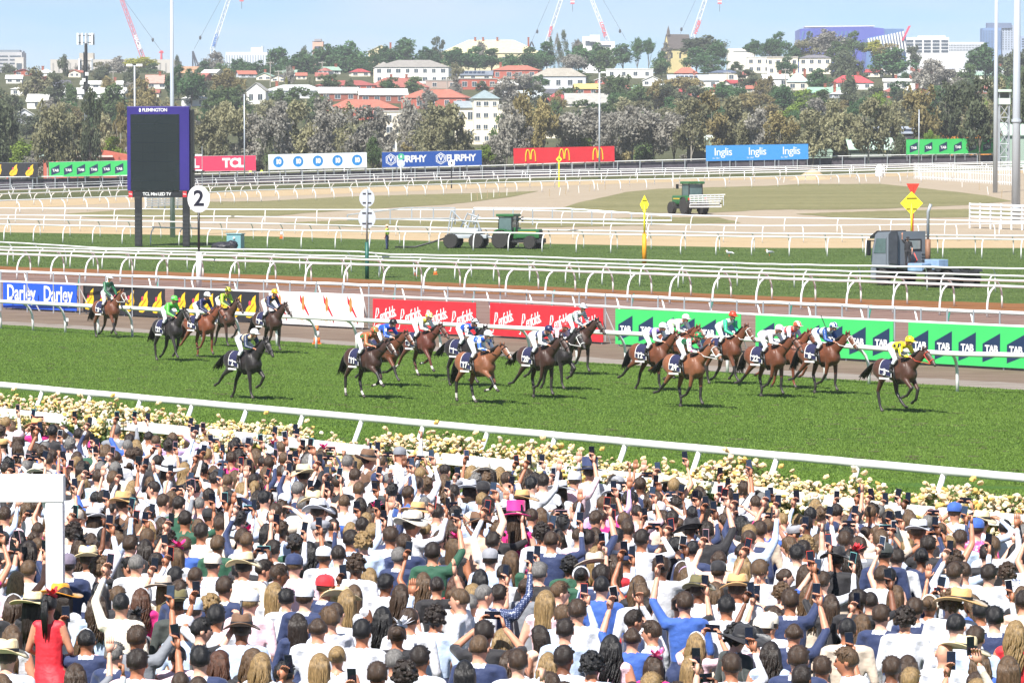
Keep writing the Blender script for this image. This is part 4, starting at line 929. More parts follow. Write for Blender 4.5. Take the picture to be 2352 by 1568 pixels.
# ridge top roofs
house('cream gabled villa roof among the ridge elms', 846, 905, 104, 118, 150, 'gable', (214, 200, 160), (214, 206, 160), 1, 1, depth=1560, group=GH, chim=1, gable_front=True)
house('long cream school roof on the ridge with chimneys', 1010, 1245, 90, 122, 150, 'hip', (216, 206, 168), (216, 208, 164), 4, 1, depth=1600, group=GH, chim=4)
house('pale orange hall roof beside the black crane frame', 415, 456, 153, 160, 180, 'flat', (222, 170, 130), (214, 166, 130), 1, 1, depth=1600, group=GH)
def church():
    d = 1560; s = ppm(d); b = at(1556, 140, d)
    rt = empty('church', b, R(25), 'stone church with steep dark roof and small spire on the ridge', 'church')
    W, L, H, RH = 26/s*1.0, 56/s, (140-112)/s, (112-80)/s
    mb = MB(); mb.box(-L/2, L/2, -W/2, W/2, -12, H); mb.add([(L/2, -W/2, H), (L/2, W/2, H), (L/2, 0, H + RH)], [(0, 1, 2)]); mb.add([(-L/2, -W/2, H), (-L/2, W/2, H), (-L/2, 0, H + RH)], [(0, 2, 1)]); mb.build('wall', wallm((226, 208, 150)), rt)
    mb = MB()
    for sy in (-1, 1): mb.add([(-L/2 - 0.3, 0, H + RH + 0.1), (L/2 + 0.3, 0, H + RH + 0.1), (L/2 + 0.3, sy*(W/2 + 0.4), H - 0.3), (-L/2 - 0.3, sy*(W/2 + 0.4), H - 0.3)], [(0, 1, 2, 3)])
    rf = mb.build('roof', roofm((104, 96, 92)), rt)
    mb = MB(); mb.lathe([(0.9, H + RH - 0.5), (0.7, H + RH + 1.2), (0.75, H + RH + 1.25), (0.0, H + RH + 3.8)], 6, M=Matrix.Translation((-L/2 + 0.8, 0, 0))); mb.build('spire', roofm((104, 96, 92)), rf)
    for x in (-4, 0, 4): mb = MB(); mb.prism([(x - 0.4, 1.0), (x + 0.4, 1.0), (x + 0.4, 3.0), (x, 3.7), (x - 0.4, 3.0)], -W/2 - 0.05, -W/2 - 0.01); mb.build('window', GLASS, rt)
church()
# ------------------------------------------------------------------ the city beyond
def tower(label, x0, x1, ytop, wc, cols, rows, depth=2500, ybot=200, band=None, cat='building', yaw=0.0, wfrac=0.6, hfrac=0.55, extra=None, zrow=0, glass=None):
    s = ppm(depth); xc = (x0 + x1)/2; t = at(xc, ytop, depth); g = gz(t.x, depth) - 5; W = (x1 - x0)/s; H = t.z - g
    rt = empty('city_building', (t.x, depth, g), yaw, label, cat, 'city buildings beyond the hill')
    mb = MB(); mb.box(-W/2, W/2, 0, W*0.6 + 6, 0, H); mb.build('wall', wallm(wc), rt)
    zlo = t.z - (ybot - ytop)/s - g
    for r in range(rows):
        for c in range(cols):
            cw = W/cols; ch = (H - zlo - 1.5)/rows; x = -W/2 + cw*(c + 0.5); z = zlo + ch*(r + 0.5)
            mb = MB(); mb.box(x - cw*wfrac/2, x + cw*wfrac/2, -0.15, -0.01, z - ch*hfrac/2, z + ch*hfrac/2); mb.build('window', glass or GLASS, rt)
    if extra:
        for (a, b2, y2, c2) in extra:
            mb = MB(); xa = (a - xc)/s; xb = (b2 - xc)/s; mb.box(xa, xb, 1, 9, H + 0.01, H + (ytop - y2)/s); mb.build('rooftop_plant', wallm(c2), rt)
    return rt
tower('grey office tower with dark window bands at the left edge', -40, 50, 120, (176, 176, 178), 3, 6, 2300, 175, wfrac=0.86, hfrac=0.35, extra=[(-40, 45, 115, (120, 130, 140))])
tower('slim blue grey stair shaft beside the left office tower', 42, 53, 117, (158, 168, 180), 1, 1, 2310, 150)
tower('low concrete block right of the left office tower', 34, 54, 132, (196, 190, 182), 1, 1, 2290, 175)
tower('long low concrete building behind the phone tower', 116, 400, 137, (190, 184, 174), 22, 1, 2300, 168, hfrac=0.8, wfrac=0.25, extra=[(182, 214, 122, (186, 178, 164))], glass=wallm((150, 146, 140)))
tower('pale ribbed building right of the black crane frame', 518, 614, 120, (206, 212, 218), 16, 1, 2400, 150, wfrac=0.4, hfrac=0.85, extra=[(576, 600, 109, (214, 220, 226)), (600, 603, 106, (214, 220, 226))], glass=wallm((150, 160, 170)))
tower('pink brick chimney tower above the ridge elms', 718, 742, 97, (214, 168, 146), 1, 1, 2200, 120, extra=[(717, 743, 95, (120, 116, 116)), (722, 738, 90, (150, 150, 156))])
tower('white silos and sheds behind the ridge trees', 1338, 1372, 84, (226, 226, 224), 1, 1, 2300, 110)
tower('white shed right of the white silos', 1370, 1412, 96, (232, 232, 230), 1, 1, 2290, 110, extra=[(1355, 1378, 80, (206, 208, 210))])
tower('pale sheds behind the maroon roof', 1672, 1735, 112, (226, 220, 206), 1, 1, 2200, 120)
# purple and white exhibition building
M_VIO = mS('violet_cladding', 84, 92, 178, rough=0.4, var=0.10, scale=0.05); M_BGL = mS('blue_glass', 96, 128, 176, rough=0.15, var=0.15, scale=0.1)
def violet():
    d = 2300; s = ppm(d); t = at(1975, 110, d); g = t.z - 40
    rt = empty('city_building', (t.x, d, g), 0, 'long violet clad building with slanted glass strips', 'building', 'city buildings beyond the hill'); X = lambda x: (x - 1975)/s; Z = lambda y: t.z - g + (110 - y)/s
    mb = MB(); mb.prism([(X(1834), 0), (X(2050), 0), (X(2030), Z(66)), (X(1990), Z(62)), (X(1915), Z(63)), (X(1838), Z(67))], 0, 40); mb.build('hall', M_VIO, rt)
    for i in range(9):
        x = 1838 + i*9 if i < 3 else 1900 + (i - 3)*9
        mb = MB(); mb.prism([(X(x), Z(96)), (X(x + 4), Z(96)), (X(x + 10), Z(72)), (X(x + 6), Z(72))], -0.4, -0.05); mb.build('window', M_BGL, rt)
    mb = MB(); mb.prism([(X(1850), Z(63)), (X(2010), Z(61)), (X(2010), Z(58.5)), (X(1850), Z(60))], 4, 20); mb.build('roof_edge', wallm((206, 206, 216)), rt)
    mb = MB(); mb.prism([(X(2031), 0), (X(2080), 0), (X(2078), Z(66)), (X(2031), Z(66))], 6, 30); mb.build('glass_wing', M_BGL, rt)
violet()
def fins():
    d = 2250; s = ppm(d); t = at(2040, 110, d); g = t.z - 40
    rt = empty('city_building', (t.x, d, g), 0, 'fan of white fins rising to a red tipped prow', 'building', 'city buildings beyond the hill'); X = lambda x: (x - 2040)/s; Z = lambda y: t.z - g + (110 - y)/s
    mb = MB(); mb.prism([(X(1985), 0), (X(2082), 0), (X(2082), Z(78)), (X(2070), Z(72)), (X(1992), Z(88))], 1.5, 30); mb.build('glass_core', M_BGL, rt)
    for i in range(13):
        x = 1994 + i*6.6; yt = 89 - i*1.4
        mb = MB(); mb.prism([(X(x + 6), Z(120)), (X(x + 9), Z(120)), (X(x + 1.5), Z(yt)), (X(x - 2), Z(yt + 1))], -1.5, 1.4); mb.build('fin', WHITE, rt)
    mb = MB(); mb.prism([(X(2070), Z(94)), (X(2074), Z(94)), (X(2091), Z(60)), (X(2085), Z(61))], -2.4, -1.6); mb.build('prow', M_PINKR, rt)
fins()
tower('white office block with big dark window grid right of the fins', 2080, 2180, 86, (226, 226, 226), 5, 4, 2350, 122, wfrac=0.8, hfrac=0.72, extra=[(2110, 2172, 82, (206, 212, 218))])
tower('low patterned grey white block left of the blue tower', 2180, 2262, 97, (206, 210, 216), 24, 3, 2500, 118, wfrac=0.5, hfrac=0.6)
tower('blue glass tower with staggered windows at the far right', 2257, 2300, 65, (112, 142, 186), 12, 10, 2600, 115, wfrac=0.4, hfrac=0.6, extra=[(2268, 2324, 53, (104, 120, 150))])
tower('pale side of the blue glass tower', 2301, 2334, 58, (170, 180, 196), 5, 10, 2602, 115, wfrac=0.35, hfrac=0.5)
tower('blue grey block at the right edge', 2335, 2375, 83, (150, 168, 196), 4, 4, 2650, 110)
# ------------------------------------------------------------------ cranes
M_CRED = mS('crane_red', 214, 70, 84, rough=0.5, var=0.05); M_CWH = mS('crane_white', 232, 232, 234, rough=0.5, var=0.03); M_CBLU = mS('crane_blue', 60, 120, 200, rough=0.5)
def crane(label, base, top, w, m, word, wm, wpos, depth=2600, frame=None, fm=None, cable=None, ball=None):
    A = at(*base, depth); B = at(*top, depth); s = ppm(depth); d = (B - A); L = d.length; t = d.normalized(); n = Vector((t.z, 0, -t.x)); k = w/s/2
    rt = empty('tower_crane', A, 0, label, 'crane', 'luffing cranes above the ridge')
    mb = MB(); N = max(8, int(L/ (k*2.2)))
    chords = [n*k + Vector((0, -k*0.6, 0)), -n*k + Vector((0, -k*0.6, 0)), Vector((0, k*0.8, 0))]
    for c in chords: mb.tube([c, t*L + c*0.8], 0.26, 5)
    for i in range(N):
        for a, b2 in ((0, 1), (1, 2), (2, 0)):
            ca, cb = (a, b2) if i % 2 else (b2, a)
            mb.tube([chords[ca] + t*(L*i/N), chords[cb] + t*(L*(i + 1)/N)], 0.13, 4, cap=False)
    mb.build('jib', m, rt)
    # name plate along the jib
    if word:
        L2 = (at(*wpos[1], depth) - at(*wpos[0], depth)); c = (at(*wpos[0], depth) + at(*wpos[1], depth))/2 - A
        me = text_mesh(word, L2.length/len(word)*1.45, 0.12, depth=0.1).copy(); me.materials.append(wm)
        o = bpy.data.objects.new('lettering', me); COL.objects.link(o); o.parent = rt; o.location = c + Vector((0, -k - 0.6, 0)); o.rotation_euler = (R(90), -math.atan2(L2.z, L2.x), 0)
    # mast down behind the hill
    g = gz(A.x, depth) - A.z
    mb = MB()
    for sx in (-1, 1):
        for sy in (-1, 1): mb.tube([(sx, sy, g), (sx, sy, 0)], 0.18, 4)
    for i in range(14): mb.tube([(-1 if i % 2 else 1, -1, g*(1 - i/14)), (1 if i % 2 else -1, -1, g*(1 - (i + 1)/14))], 0.1, 4)
    mb.build('mast', m, rt)
    if frame:
        mb = MB(); f = [at(x, y, depth) - A for x, y in frame]
        for a, b2 in zip(f, f[1:]): mb.tube([a, b2], 0.55, 5)
        mb.build('back_frame', fm or m, rt)
    if cable:
        mb = MB(); mb.tube([at(*cable[0], depth) - A, at(*cable[1], depth) - A], 0.13, 4); mb.build('cable', DARK, rt)
    if ball:
        c = at(*ball, depth) - A; mb = MB(); mb.ball(c, (0.9, 0.9, 1.5)); mb.build('sheave', BLACK, rt)
crane('red lattice crane jib with white lettering at the left', (329, 134), (258, -60), 9, M_CRED, 'HACER', M_WPRINT, ((310, 80), (323, 116)), frame=[(369, 150), (371, 117), (366, 122), (371, 117), (375, 122), (371, 117), (372, 150)], cable=((285, 0), (369, 116)), ball=(351, 92))
crane('white lattice crane jib with blue lettering', (487, 116), (545, -60), 9, M_CWH, 'METRO', M_CBLU, ((491, 108), (499, 78)), frame=[(443, 156), (443, 118), (456, 153), (443, 118), (450, 156)], fm=mS('frame_black', 40, 44, 62), cable=((512, -10), (446, 113)), ball=(460, 87))
crane('white crane jib with red lettering, left of three', (1256, 100), (1308, -60), 8.5, M_CWH, 'HACER', M_CRED, ((1261, 86), (1267, 60)), cable=((1263, 0), (1222, 95)), ball=(1234, 73), frame=[(1216, 110), (1221, 96), (1226, 108)], fm=BLACK)
crane('white crane jib leaning left with red lettering', (1397, 96), (1336, -60), 8.5, M_CWH, 'LOCAL', M_CRED, ((1380, 50), (1391, 87)), cable=((1385, 0), (1438, 92)), ball=(1424, 72))
crane('white crane jib with red lettering left of the dark round tree', (1591, 86), (1640, -60), 9, M_CWH, 'HACER', M_CRED, ((1596, 80), (1608, 46)), cable=((1598, 0), (1562, 78)), ball=(1565, 68))
for (x, y0, lb) in ((1315, 6, 'striped hook block hanging in the sky, left one'), (1653, 6, 'striped hook block hanging in the sky, right one'), (555, 0, 'small dark hook hanging in the sky near the white blue lettered jib')):
    c = at(x, y0, 2600); rt = empty('hook_block', c, 0, lb, 'hook', 'hook blocks hanging from cranes')
    for k in range(3): mb = MB(); mb.box(-1.4, 1.4, -0.6, 0.6, 1.2 - k*1.2, 2.3 - k*1.2); mb.build('plate', [M_CRED, M_CWH, M_CRED][k], rt)
    mb = MB(); mb.tube([(0, 0, -1.4), (0, 0, -6.5)], 0.2, 4); mb.tube([(0, 0, 2.3), (0, 0, 30)], 0.12, 4); mb.build('cable', DARK, rt)
# ------------------------------------------------------------------ phone tower, stand tower, low buildings by the fence
def phone_tower():
    d = 640; s = ppm(d); b = onground(197, d); t = at(197, 78, d); b.x = t.x; H = t.z - b.z; z = lambda y: H - (y - 78)/s
    rt = empty('phone_tower', b, 0, 'slim phone tower crowded with white antenna panels', 'phone tower')
    mb = MB(); mb.tube([(0, 0, 0), (0, 0, z(110)), (0, 0, H)], [0.45, 0.30, 0.15], 10); mb.build('mast', GREYM, rt, smooth=True)
    mb = MB(); mb.tube([(0.05, -0.5, z(215)), (0.05, -0.5, z(100))], 0.22, 6); mb.tube([(-0.3, -0.4, z(200)), (-0.3, -0.4, z(120))], 0.1, 5); mb.build('cable_tray', DARK, rt)
    for (yc, hh, xs, rr) in ((90, 27, (-18, -13, -8, 0, 3, 9, 15, 18), 1.6), (148, 26, (-15, -12, 0, 12, 15), 1.4)):
        for i, x in enumerate(xs):
            mb = MB(); mb.bbox(x/s - 0.16, x/s + 0.16, -0.5 + 0.4*(i % 2), -0.3 + 0.4*(i % 2), z(yc + hh/2), z(yc - hh/2), 0.04); mb.build('antenna_panel', WHITE if i % 3 != 1 else GREYM, rt)
        for yy in (yc - 8, yc + 8): mb = MB(); mb.tube([(xs[0]/s, -0.1, z(yy)), (xs[-1]/s, -0.1, z(yy))], 0.07, 5); mb.build('bracket', DARK, rt)
    for (x, y) in ((-4, 184), (3, 170), (5, 196), (-2, 202)): mb = MB(); mb.bbox(x/s - 0.3, x/s + 0.3, -0.8, -0.3, z(y + 4), z(y - 4), 0.03); mb.build('equipment_box', WHITE if y < 190 else DARK, rt)
    mb = MB(); mb.lathe([(0.8, z(204)), (0.8, z(201))], 10); mb.build('ring', DARK, rt)
phone_tower()
def watch_tower():
    d = 560; s = ppm(d); b = onground(2306, d); t = at(2306, 206, d); b.x = t.x; H = t.z - b.z; z = lambda y: H - (y - 206)/s
    rt = empty('watch_tower', b, 0, 'steel lattice watch tower with a green cabin behind the light masts', 'tower')
    w = 11/s
    for sx in (-1, 1):
        for sy in (-1, 1): mb = MB(); mb.tube([(sx*w, sy*w, 0), (sx*w, sy*w, z(240))], 0.11, 6); mb.build('leg', GREYM, rt)
    mb = MB(); n = 5
    for i in range(n):
        a, b2 = z(240)*i/n, z(240)*(i + 1)/n
        mb.tube([(-w, -w, a), (w, -w, b2)], 0.07, 5); mb.tube([(w, -w, a), (-w, -w, b2)], 0.07, 5); mb.tube([(-w, -w, b2), (w, -w, b2)], 0.08, 5)
    mb.build('bracing', GREYM, rt)
    GC = wallm((186, 204, 192))
    mb = MB(); mb.box(-13/s, 13/s, -1, 1, z(240), z(226)); mb.build('parapet', GC, rt)
    mb = MB(); mb.box(-12/s, 12/s, 0.2, 1, z(226), z(212)); mb.build('back_wall', wallm((90, 96, 92)), rt)
    for sx in (-1, 1): mb = MB(); mb.tube([(sx*12/s, -0.9, z(226)), (sx*12/s, -0.9, z(212))], 0.08, 5); mb.build('corner_post', GREYM, rt)
    mb = MB(); mb.bbox(-16/s, 15/s, -1.3, 1.3, z(212), z(206), 0.04); mb.build('roof', GC, rt)
watch_tower()
M_SHEDG = mat('green_cladding', srgb(140, 162, 146), rough=0.6, var=0.08, scale=1.0, stretch=(6, 6, 0.3), bump=0.2)
def shed(label, x0, x1, yt, yb, depth, m, roof, over=0.3, win=0, rm=None, slope=0.4, cat='building'):
    s = ppm(depth); xc = (x0 + x1)/2; t = at(xc, yt, depth); b = onground(xc, depth); b.x = t.x; H = t.z - b.z; W = (x1 - x0)/s; zb = at(xc, yb, depth).z - b.z
    rt = empty('shed', b, 0, label, cat)
    mb = MB(); mb.box(-W/2, W/2, 0, W*0.5 + 2, min(zb, 0.0), H); mb.build('wall', m, rt)
    mb = MB(); mb.add([(-W/2 - over, -over, H + 0.02), (W/2 + over, -over, H + 0.02), (W/2 + over, W*0.5 + 2, H + slope), (-W/2 - over, W*0.5 + 2, H + slope), (-W/2 - over, -over, H + 0.2), (W/2 + over, -over, H + 0.2), (W/2 + over, W*0.5 + 2, H + slope + 0.2), (-W/2 - over, W*0.5 + 2, H + slope + 0.2)],
           [(0, 3, 2, 1), (4, 5, 6, 7), (0, 1, 5, 4), (1, 2, 6, 5), (3, 0, 4, 7)]); mb.build('roof', rm or m, rt)
    for i in range(win):
        w = W/win; x = -W/2 + w*(i + 0.5); mb = MB(); mb.box(x - w*0.38, x + w*0.38, -0.06, -0.005, H*0.45, H*0.82); mb.build('window', GLASS, rt)
    return rt
shed('green shed with pale roof left of the Inglis board', 1590, 1634, 318, 345, 640, M_SHEDG, 0, rm=wallm((206, 214, 206)))
shed('green control box with windows behind the Inglis board', 1722, 1768, 310, 345, 640, wallm((116, 126, 118)), 0, 0.6, 3, rm=wallm((90, 92, 92)))
shed('low pale green shelter roof left of the Inglis board', 1580, 1622, 333, 350, 632, wallm((70, 72, 70)), 0, 0.5, rm=wallm((178, 200, 184)), slope=1.0)
shed('low pale green shelter roof right of the Inglis board', 1955, 2050, 345, 356, 640, wallm((120, 130, 120)), 0, 0.5, rm=wallm((170, 196, 178)), slope=2.0)
shed('green sheet fence shed right of the Inglis board', 1852, 1912, 350, 374, 636, M_SHEDG, 0, 0.1)
shed('dark shop with grey fascia among the trees', 1984, 2098, 308, 340, 680, wallm((62, 62, 70)), 0, 0.3, rm=wallm((150, 158, 170)))
shed('grey roofed hall with vents behind the dark shop', 1972, 2100, 297, 307, 684, wallm((132, 140, 154)), 0, 0.3, rm=wallm((160, 168, 178)))
shed('fuel station canopy with orange stripe at the right', 2160, 2290, 300, 304, 690, mS('orange_stripe', 230, 150, 60), 0, 0.2, rm=WHITE, slope=0.3)
shed('pale green roof shed at the right edge', 2310, 2420, 312, 340, 600, wallm((150, 170, 156)), 0, 0.4, rm=wallm((180, 204, 188)), slope=2.0)
def red_barn():
    d = 640; s = ppm(d); b = onground(200, d); t = at(200, 398, d); b.x = t.x; z = lambda y: t.z - b.z + (398 - y)/s; X = lambda x: (x - 200)/s
    rt = empty('brick_hall', b, 0, 'red brick hall with black arched vent behind the far green board', 'building')
    mb = MB(); mb.prism([(X(100), -2), (X(318), -2), (X(318), z(362)), (X(235), z(345)), (X(170), z(345)), (X(100), z(360))], 0, 14); mb.build('wall', mS('brick_red', 186, 100, 82, rough=0.85, var=0.08, scale=2.0), rt)
    mb = MB(); mb.prism([(X(90), z(361)), (X(170), z(343)), (X(170), z(340)), (X(90), z(357))], -0.5, 14.5); mb.build('roof', wallm((170, 190, 182)), rt)
    mb = MB(); mb.prism([(X(194), z(355)), (X(232), z(355)), (X(230), z(345)), (X(214), z(341)), (X(196), z(345))], -0.25, -0.02); mb.build('vent', BLACK, rt)
    mb = MB(); mb.prism([(X(150), z(361)), (X(260), z(361)), (X(260), z(357)), (X(150), z(357))], -0.6, -0.26); mb.build('canopy', wallm((200, 196, 188)), rt)
red_barn()
# ------------------------------------------------------------------ trees
def leaf_mat(name, a, b, sp=0.2):
    m = bpy.data.materials.new(name); m.use_nodes = True; nt = m.node_tree; N = nt.nodes; L = nt.links; bs = N['Principled BSDF']
    bs.inputs['Roughness'].default_value = 0.65; bs.inputs['Specular IOR Level'].default_value = sp
    tc = N.new('ShaderNodeTexCoord'); nz = N.new('ShaderNodeTexNoise'); nz.inputs['Scale'].default_value = 0.9; nz.inputs['Detail'].default_value = 4
    rp = N.new('ShaderNodeValToRGB'); rp.color_ramp.elements[0].position = 0.34; rp.color_ramp.elements[1].position = 0.66
    rp.color_ramp.elements[0].color = (*a, 1); rp.color_ramp.elements[1].color = (*b, 1)
    L.new(tc.outputs['Object'], nz.inputs['Vector']); L.new(nz.outputs['Fac'], rp.inputs[0])
    oi = N.new('ShaderNodeObjectInfo'); hs = N.new('ShaderNodeHueSaturation'); mr = N.new('ShaderNodeMapRange'); mr.inputs['To Min'].default_value = 0.78; mr.inputs['To Max'].default_value = 1.22
    L.new(oi.outputs['Random'], mr.inputs[0]); L.new(mr.outputs[0], hs.inputs['Value']); L.new(rp.outputs[0], hs.inputs['Color'])
    L.new(hs.outputs[0], bs.inputs['Base Color'])
    tr = N.new('ShaderNodeBsdfTranslucent'); L.new(hs.outputs[0], tr.inputs['Color']); mx = N.new('ShaderNodeMixShader'); mx.inputs[0].default_value = 0.3
    L.new(bs.outputs[0], mx.inputs[1]); L.new(tr.outputs[0], mx.inputs[2]); L.new(mx.outputs[0], N['Material Output'].inputs['Surface'])
    return m
LM = {'euc': leaf_mat('olive_gum_leaves', (0.163, 0.163, 0.091), (0.388, 0.367, 0.214)), 'grey': leaf_mat('grey_she_oak_leaves', (0.195, 0.185, 0.159), (0.421, 0.403, 0.348)),
      'elm': leaf_mat('elm_leaves', (0.043, 0.103, 0.041), (0.111, 0.203, 0.076)), 'lime': leaf_mat('lime_leaves', (0.125, 0.200, 0.031), (0.275, 0.362, 0.062)),
      'dark': leaf_mat('dark_leaves', (0.073, 0.094, 0.055), (0.160, 0.182, 0.101)), 'gold': leaf_mat('golden_leaves', (0.240, 0.252, 0.024), (0.408, 0.396, 0.060)),
      'rust': leaf_mat('rusty_olive_leaves', (0.175, 0.147, 0.062), (0.386, 0.322, 0.147)), 'mid': leaf_mat('mid_green_leaves', (0.063, 0.112, 0.042), (0.154, 0.217, 0.084))}
M_BARK = mat('grey_bark', (0.22, 0.19, 0.16), rough=0.9, var=0.25, scale=3, stretch=(1, 1, 0.3), bump=0.4)
M_PBARK = mat('pale_gum_bark', (0.48, 0.44, 0.38), rough=0.85, var=0.25, scale=2, stretch=(1, 1, 0.3), bump=0.3)
def crown_mesh(seed, kind):
    """unit crown: width 1 (radius .5), height 1, foot at z = 0; leaf sized faces in clumps"""
    r = np.random.RandomState(seed); C = []
    if kind == 'cone':
        for i in range(60):
            z = r.rand()**0.8; rad = 0.5*(1 - z)*0.95 + 0.03; a = r.rand()*6.283; q = rad*math.sqrt(r.uniform(0.3, 1)); C.append((q*math.cos(a), q*math.sin(a), z*0.95 + 0.03, 0.10))
    else:
        # a few big limbs carry lobes, so that the outline is uneven
        nl = {'round': 9, 'open': 11, 'wide': 10}[kind]; lobes = []
        for i in range(nl):
            a = r.rand()*6.283; q = 0.30*math.sqrt(r.rand()) if kind != 'wide' else 0.36*math.sqrt(r.rand()); z = r.uniform(0.22, 0.80) if kind == 'open' else r.uniform(0.28, 0.74)
            lobes.append((q*math.cos(a), q*math.sin(a), z, r.uniform(0.14, 0.25) if kind == 'open' else r.uniform(0.18, 0.27)))
        lobes.append((0, 0, 0.80, 0.18))
        for (x, y, z, R0) in lobes:
            for k in range(12 if kind == 'open' else 15):
                d = r.normal(size=3); d /= np.linalg.norm(d); d[2] = d[2]*0.85 + 0.1; rr = R0*r.uniform(0.6, 1.0)
                C.append((x + d[0]*rr, y + d[1]*rr, z + d[2]*rr*0.9, R0*r.uniform(0.32, 0.55)))
    C = np.array(C); per = {'cone': 34, 'round': 24, 'open': 20, 'wide': 22}[kind]
    n = len(C)*per; cen = np.repeat(C, per, axis=0)
    d = r.normal(size=(n, 3)); d /= np.linalg.norm(d, axis=1)[:, None]; rad = cen[:, 3:4]*r.uniform(0.45, 1.0, (n, 1))
    P = cen[:, :3] + d*rad; P[:, 2] = np.maximum(P[:, 2], 0.01)
    nrm = d + 0.9*r.normal(size=(n, 3)); nrm[:, 2] += 0.35; nrm /= np.linalg.norm(nrm, axis=1)[:, None]
    up = r.normal(size=(n, 3)); a = np.cross(nrm, up); a /= np.linalg.norm(a, axis=1)[:, None]; b = np.cross(nrm, a)
    sz = r.uniform(0.018, 0.036, (n, 1)) if kind != 'cone' else r.uniform(0.012, 0.024, (n, 1))
    V = np.stack([P - a*sz*1.3, P + b*sz*0.7, P + a*sz*1.3, P - b*sz*0.7], axis=1).reshape(-1, 3)
    V[:, 2] = np.clip(V[:, 2], 0, 1.03)
    me = bpy.data.meshes.new('crown'); me.vertices.add(4*n); me.vertices.foreach_set('co', V.ravel()); me.loops.add(4*n); me.loops.foreach_set('vertex_index', np.arange(4*n)); me.polygons.add(n)
    me.polygons.foreach_set('loop_start', np.arange(0, 4*n, 4)); me.polygons.foreach_set('loop_total', np.full(n, 4)); me.materials.append(LM['elm']); me.update(); me.validate(); return me
CROWN = {k: [crown_mesh(11 + i*7 + j*101, k) for i in range(4)] for j, k in enumerate(('round', 'open', 'wide', 'cone'))}
def trunk_mesh(seed):
    r = random.Random(seed); mb = MB()
    mb.tube([(0, 0, -0.25), (0.01, 0, 0.1), (r.uniform(-0.04, 0.04), 0, 0.35), (r.uniform(-0.06, 0.06), 0, 0.62)], [0.040, 0.032, 0.024, 0.012], 7)
    for k in range(6):
        a = r.uniform(0, 6.28); z = r.uniform(0.15, 0.4); q = r.uniform(0.18, 0.36)
        mb.tube([(0, 0, z), (0.5*q*math.cos(a), 0.5*q*math.sin(a), z + 0.16), (q*math.cos(a), q*math.sin(a), z + r.uniform(0.25, 0.42))], [0.018, 0.012, 0.005], 5)
    return mb.mesh('trunk', [M_BARK], smooth=True)
TRUNK = [trunk_mesh(i) for i in range(4)]
_tn = [0]
def tree(px, ytop, ybot, hw, leaf, shape, label, group, depth=None):
    """crown seen from ytop to ybot, half width hw"""
    i = _tn[0]; _tn[0] += 1; r = random.Random(i*13 + 5)
    d = depth or hit(px, ybot).y; s = ppm(d); t = at(px, ytop, d); b = at(px, ybot, d); g = gz(t.x, d)
    base = Vector((t.x, d, min(b.z, max(g, b.z - 2)))); H = t.z - base.z
    nm = {'euc': 'gum_tree', 'grey': 'she_oak_tree', 'elm': 'elm_tree', 'lime': 'leafy_tree', 'dark': 'dark_tree', 'gold': 'golden_tree', 'rust': 'gum_tree', 'mid': 'leafy_tree'}[leaf]
    if shape == 'cone': nm = 'conifer_tree'
    rt = empty(nm, base, 0, label, 'tree', group)
    c = link('crown', CROWN[shape][r.randrange(4)], rt, (0, 0, 0), r.uniform(0, 6.28), [LM[leaf]]); kx = 1.30 if depth and depth < 700 else (1.12 if not depth else 1.22); c.scale = (2*hw/s*kx, 2*hw/s*kx, H*1.06)
    foot = (g - base.z)
    t2 = link('trunk', TRUNK[r.randrange(4)], rt, (0, 0, min(0, foot)), r.uniform(0, 6.28), [M_PBARK if leaf in ('euc', 'rust') and r.random() < 0.6 else M_BARK]); w = max(0.5, min(1.4, H/8)); t2.scale = (2*hw/s*0.8, 2*hw/s*0.8, (H - min(0, foot)))
    return rt
TREES = []
def T(px, yt, yb, hw, leaf='euc', shape='open', desc=None, depth=None): TREES.append((px, yt, yb, hw, leaf, shape, desc, depth))
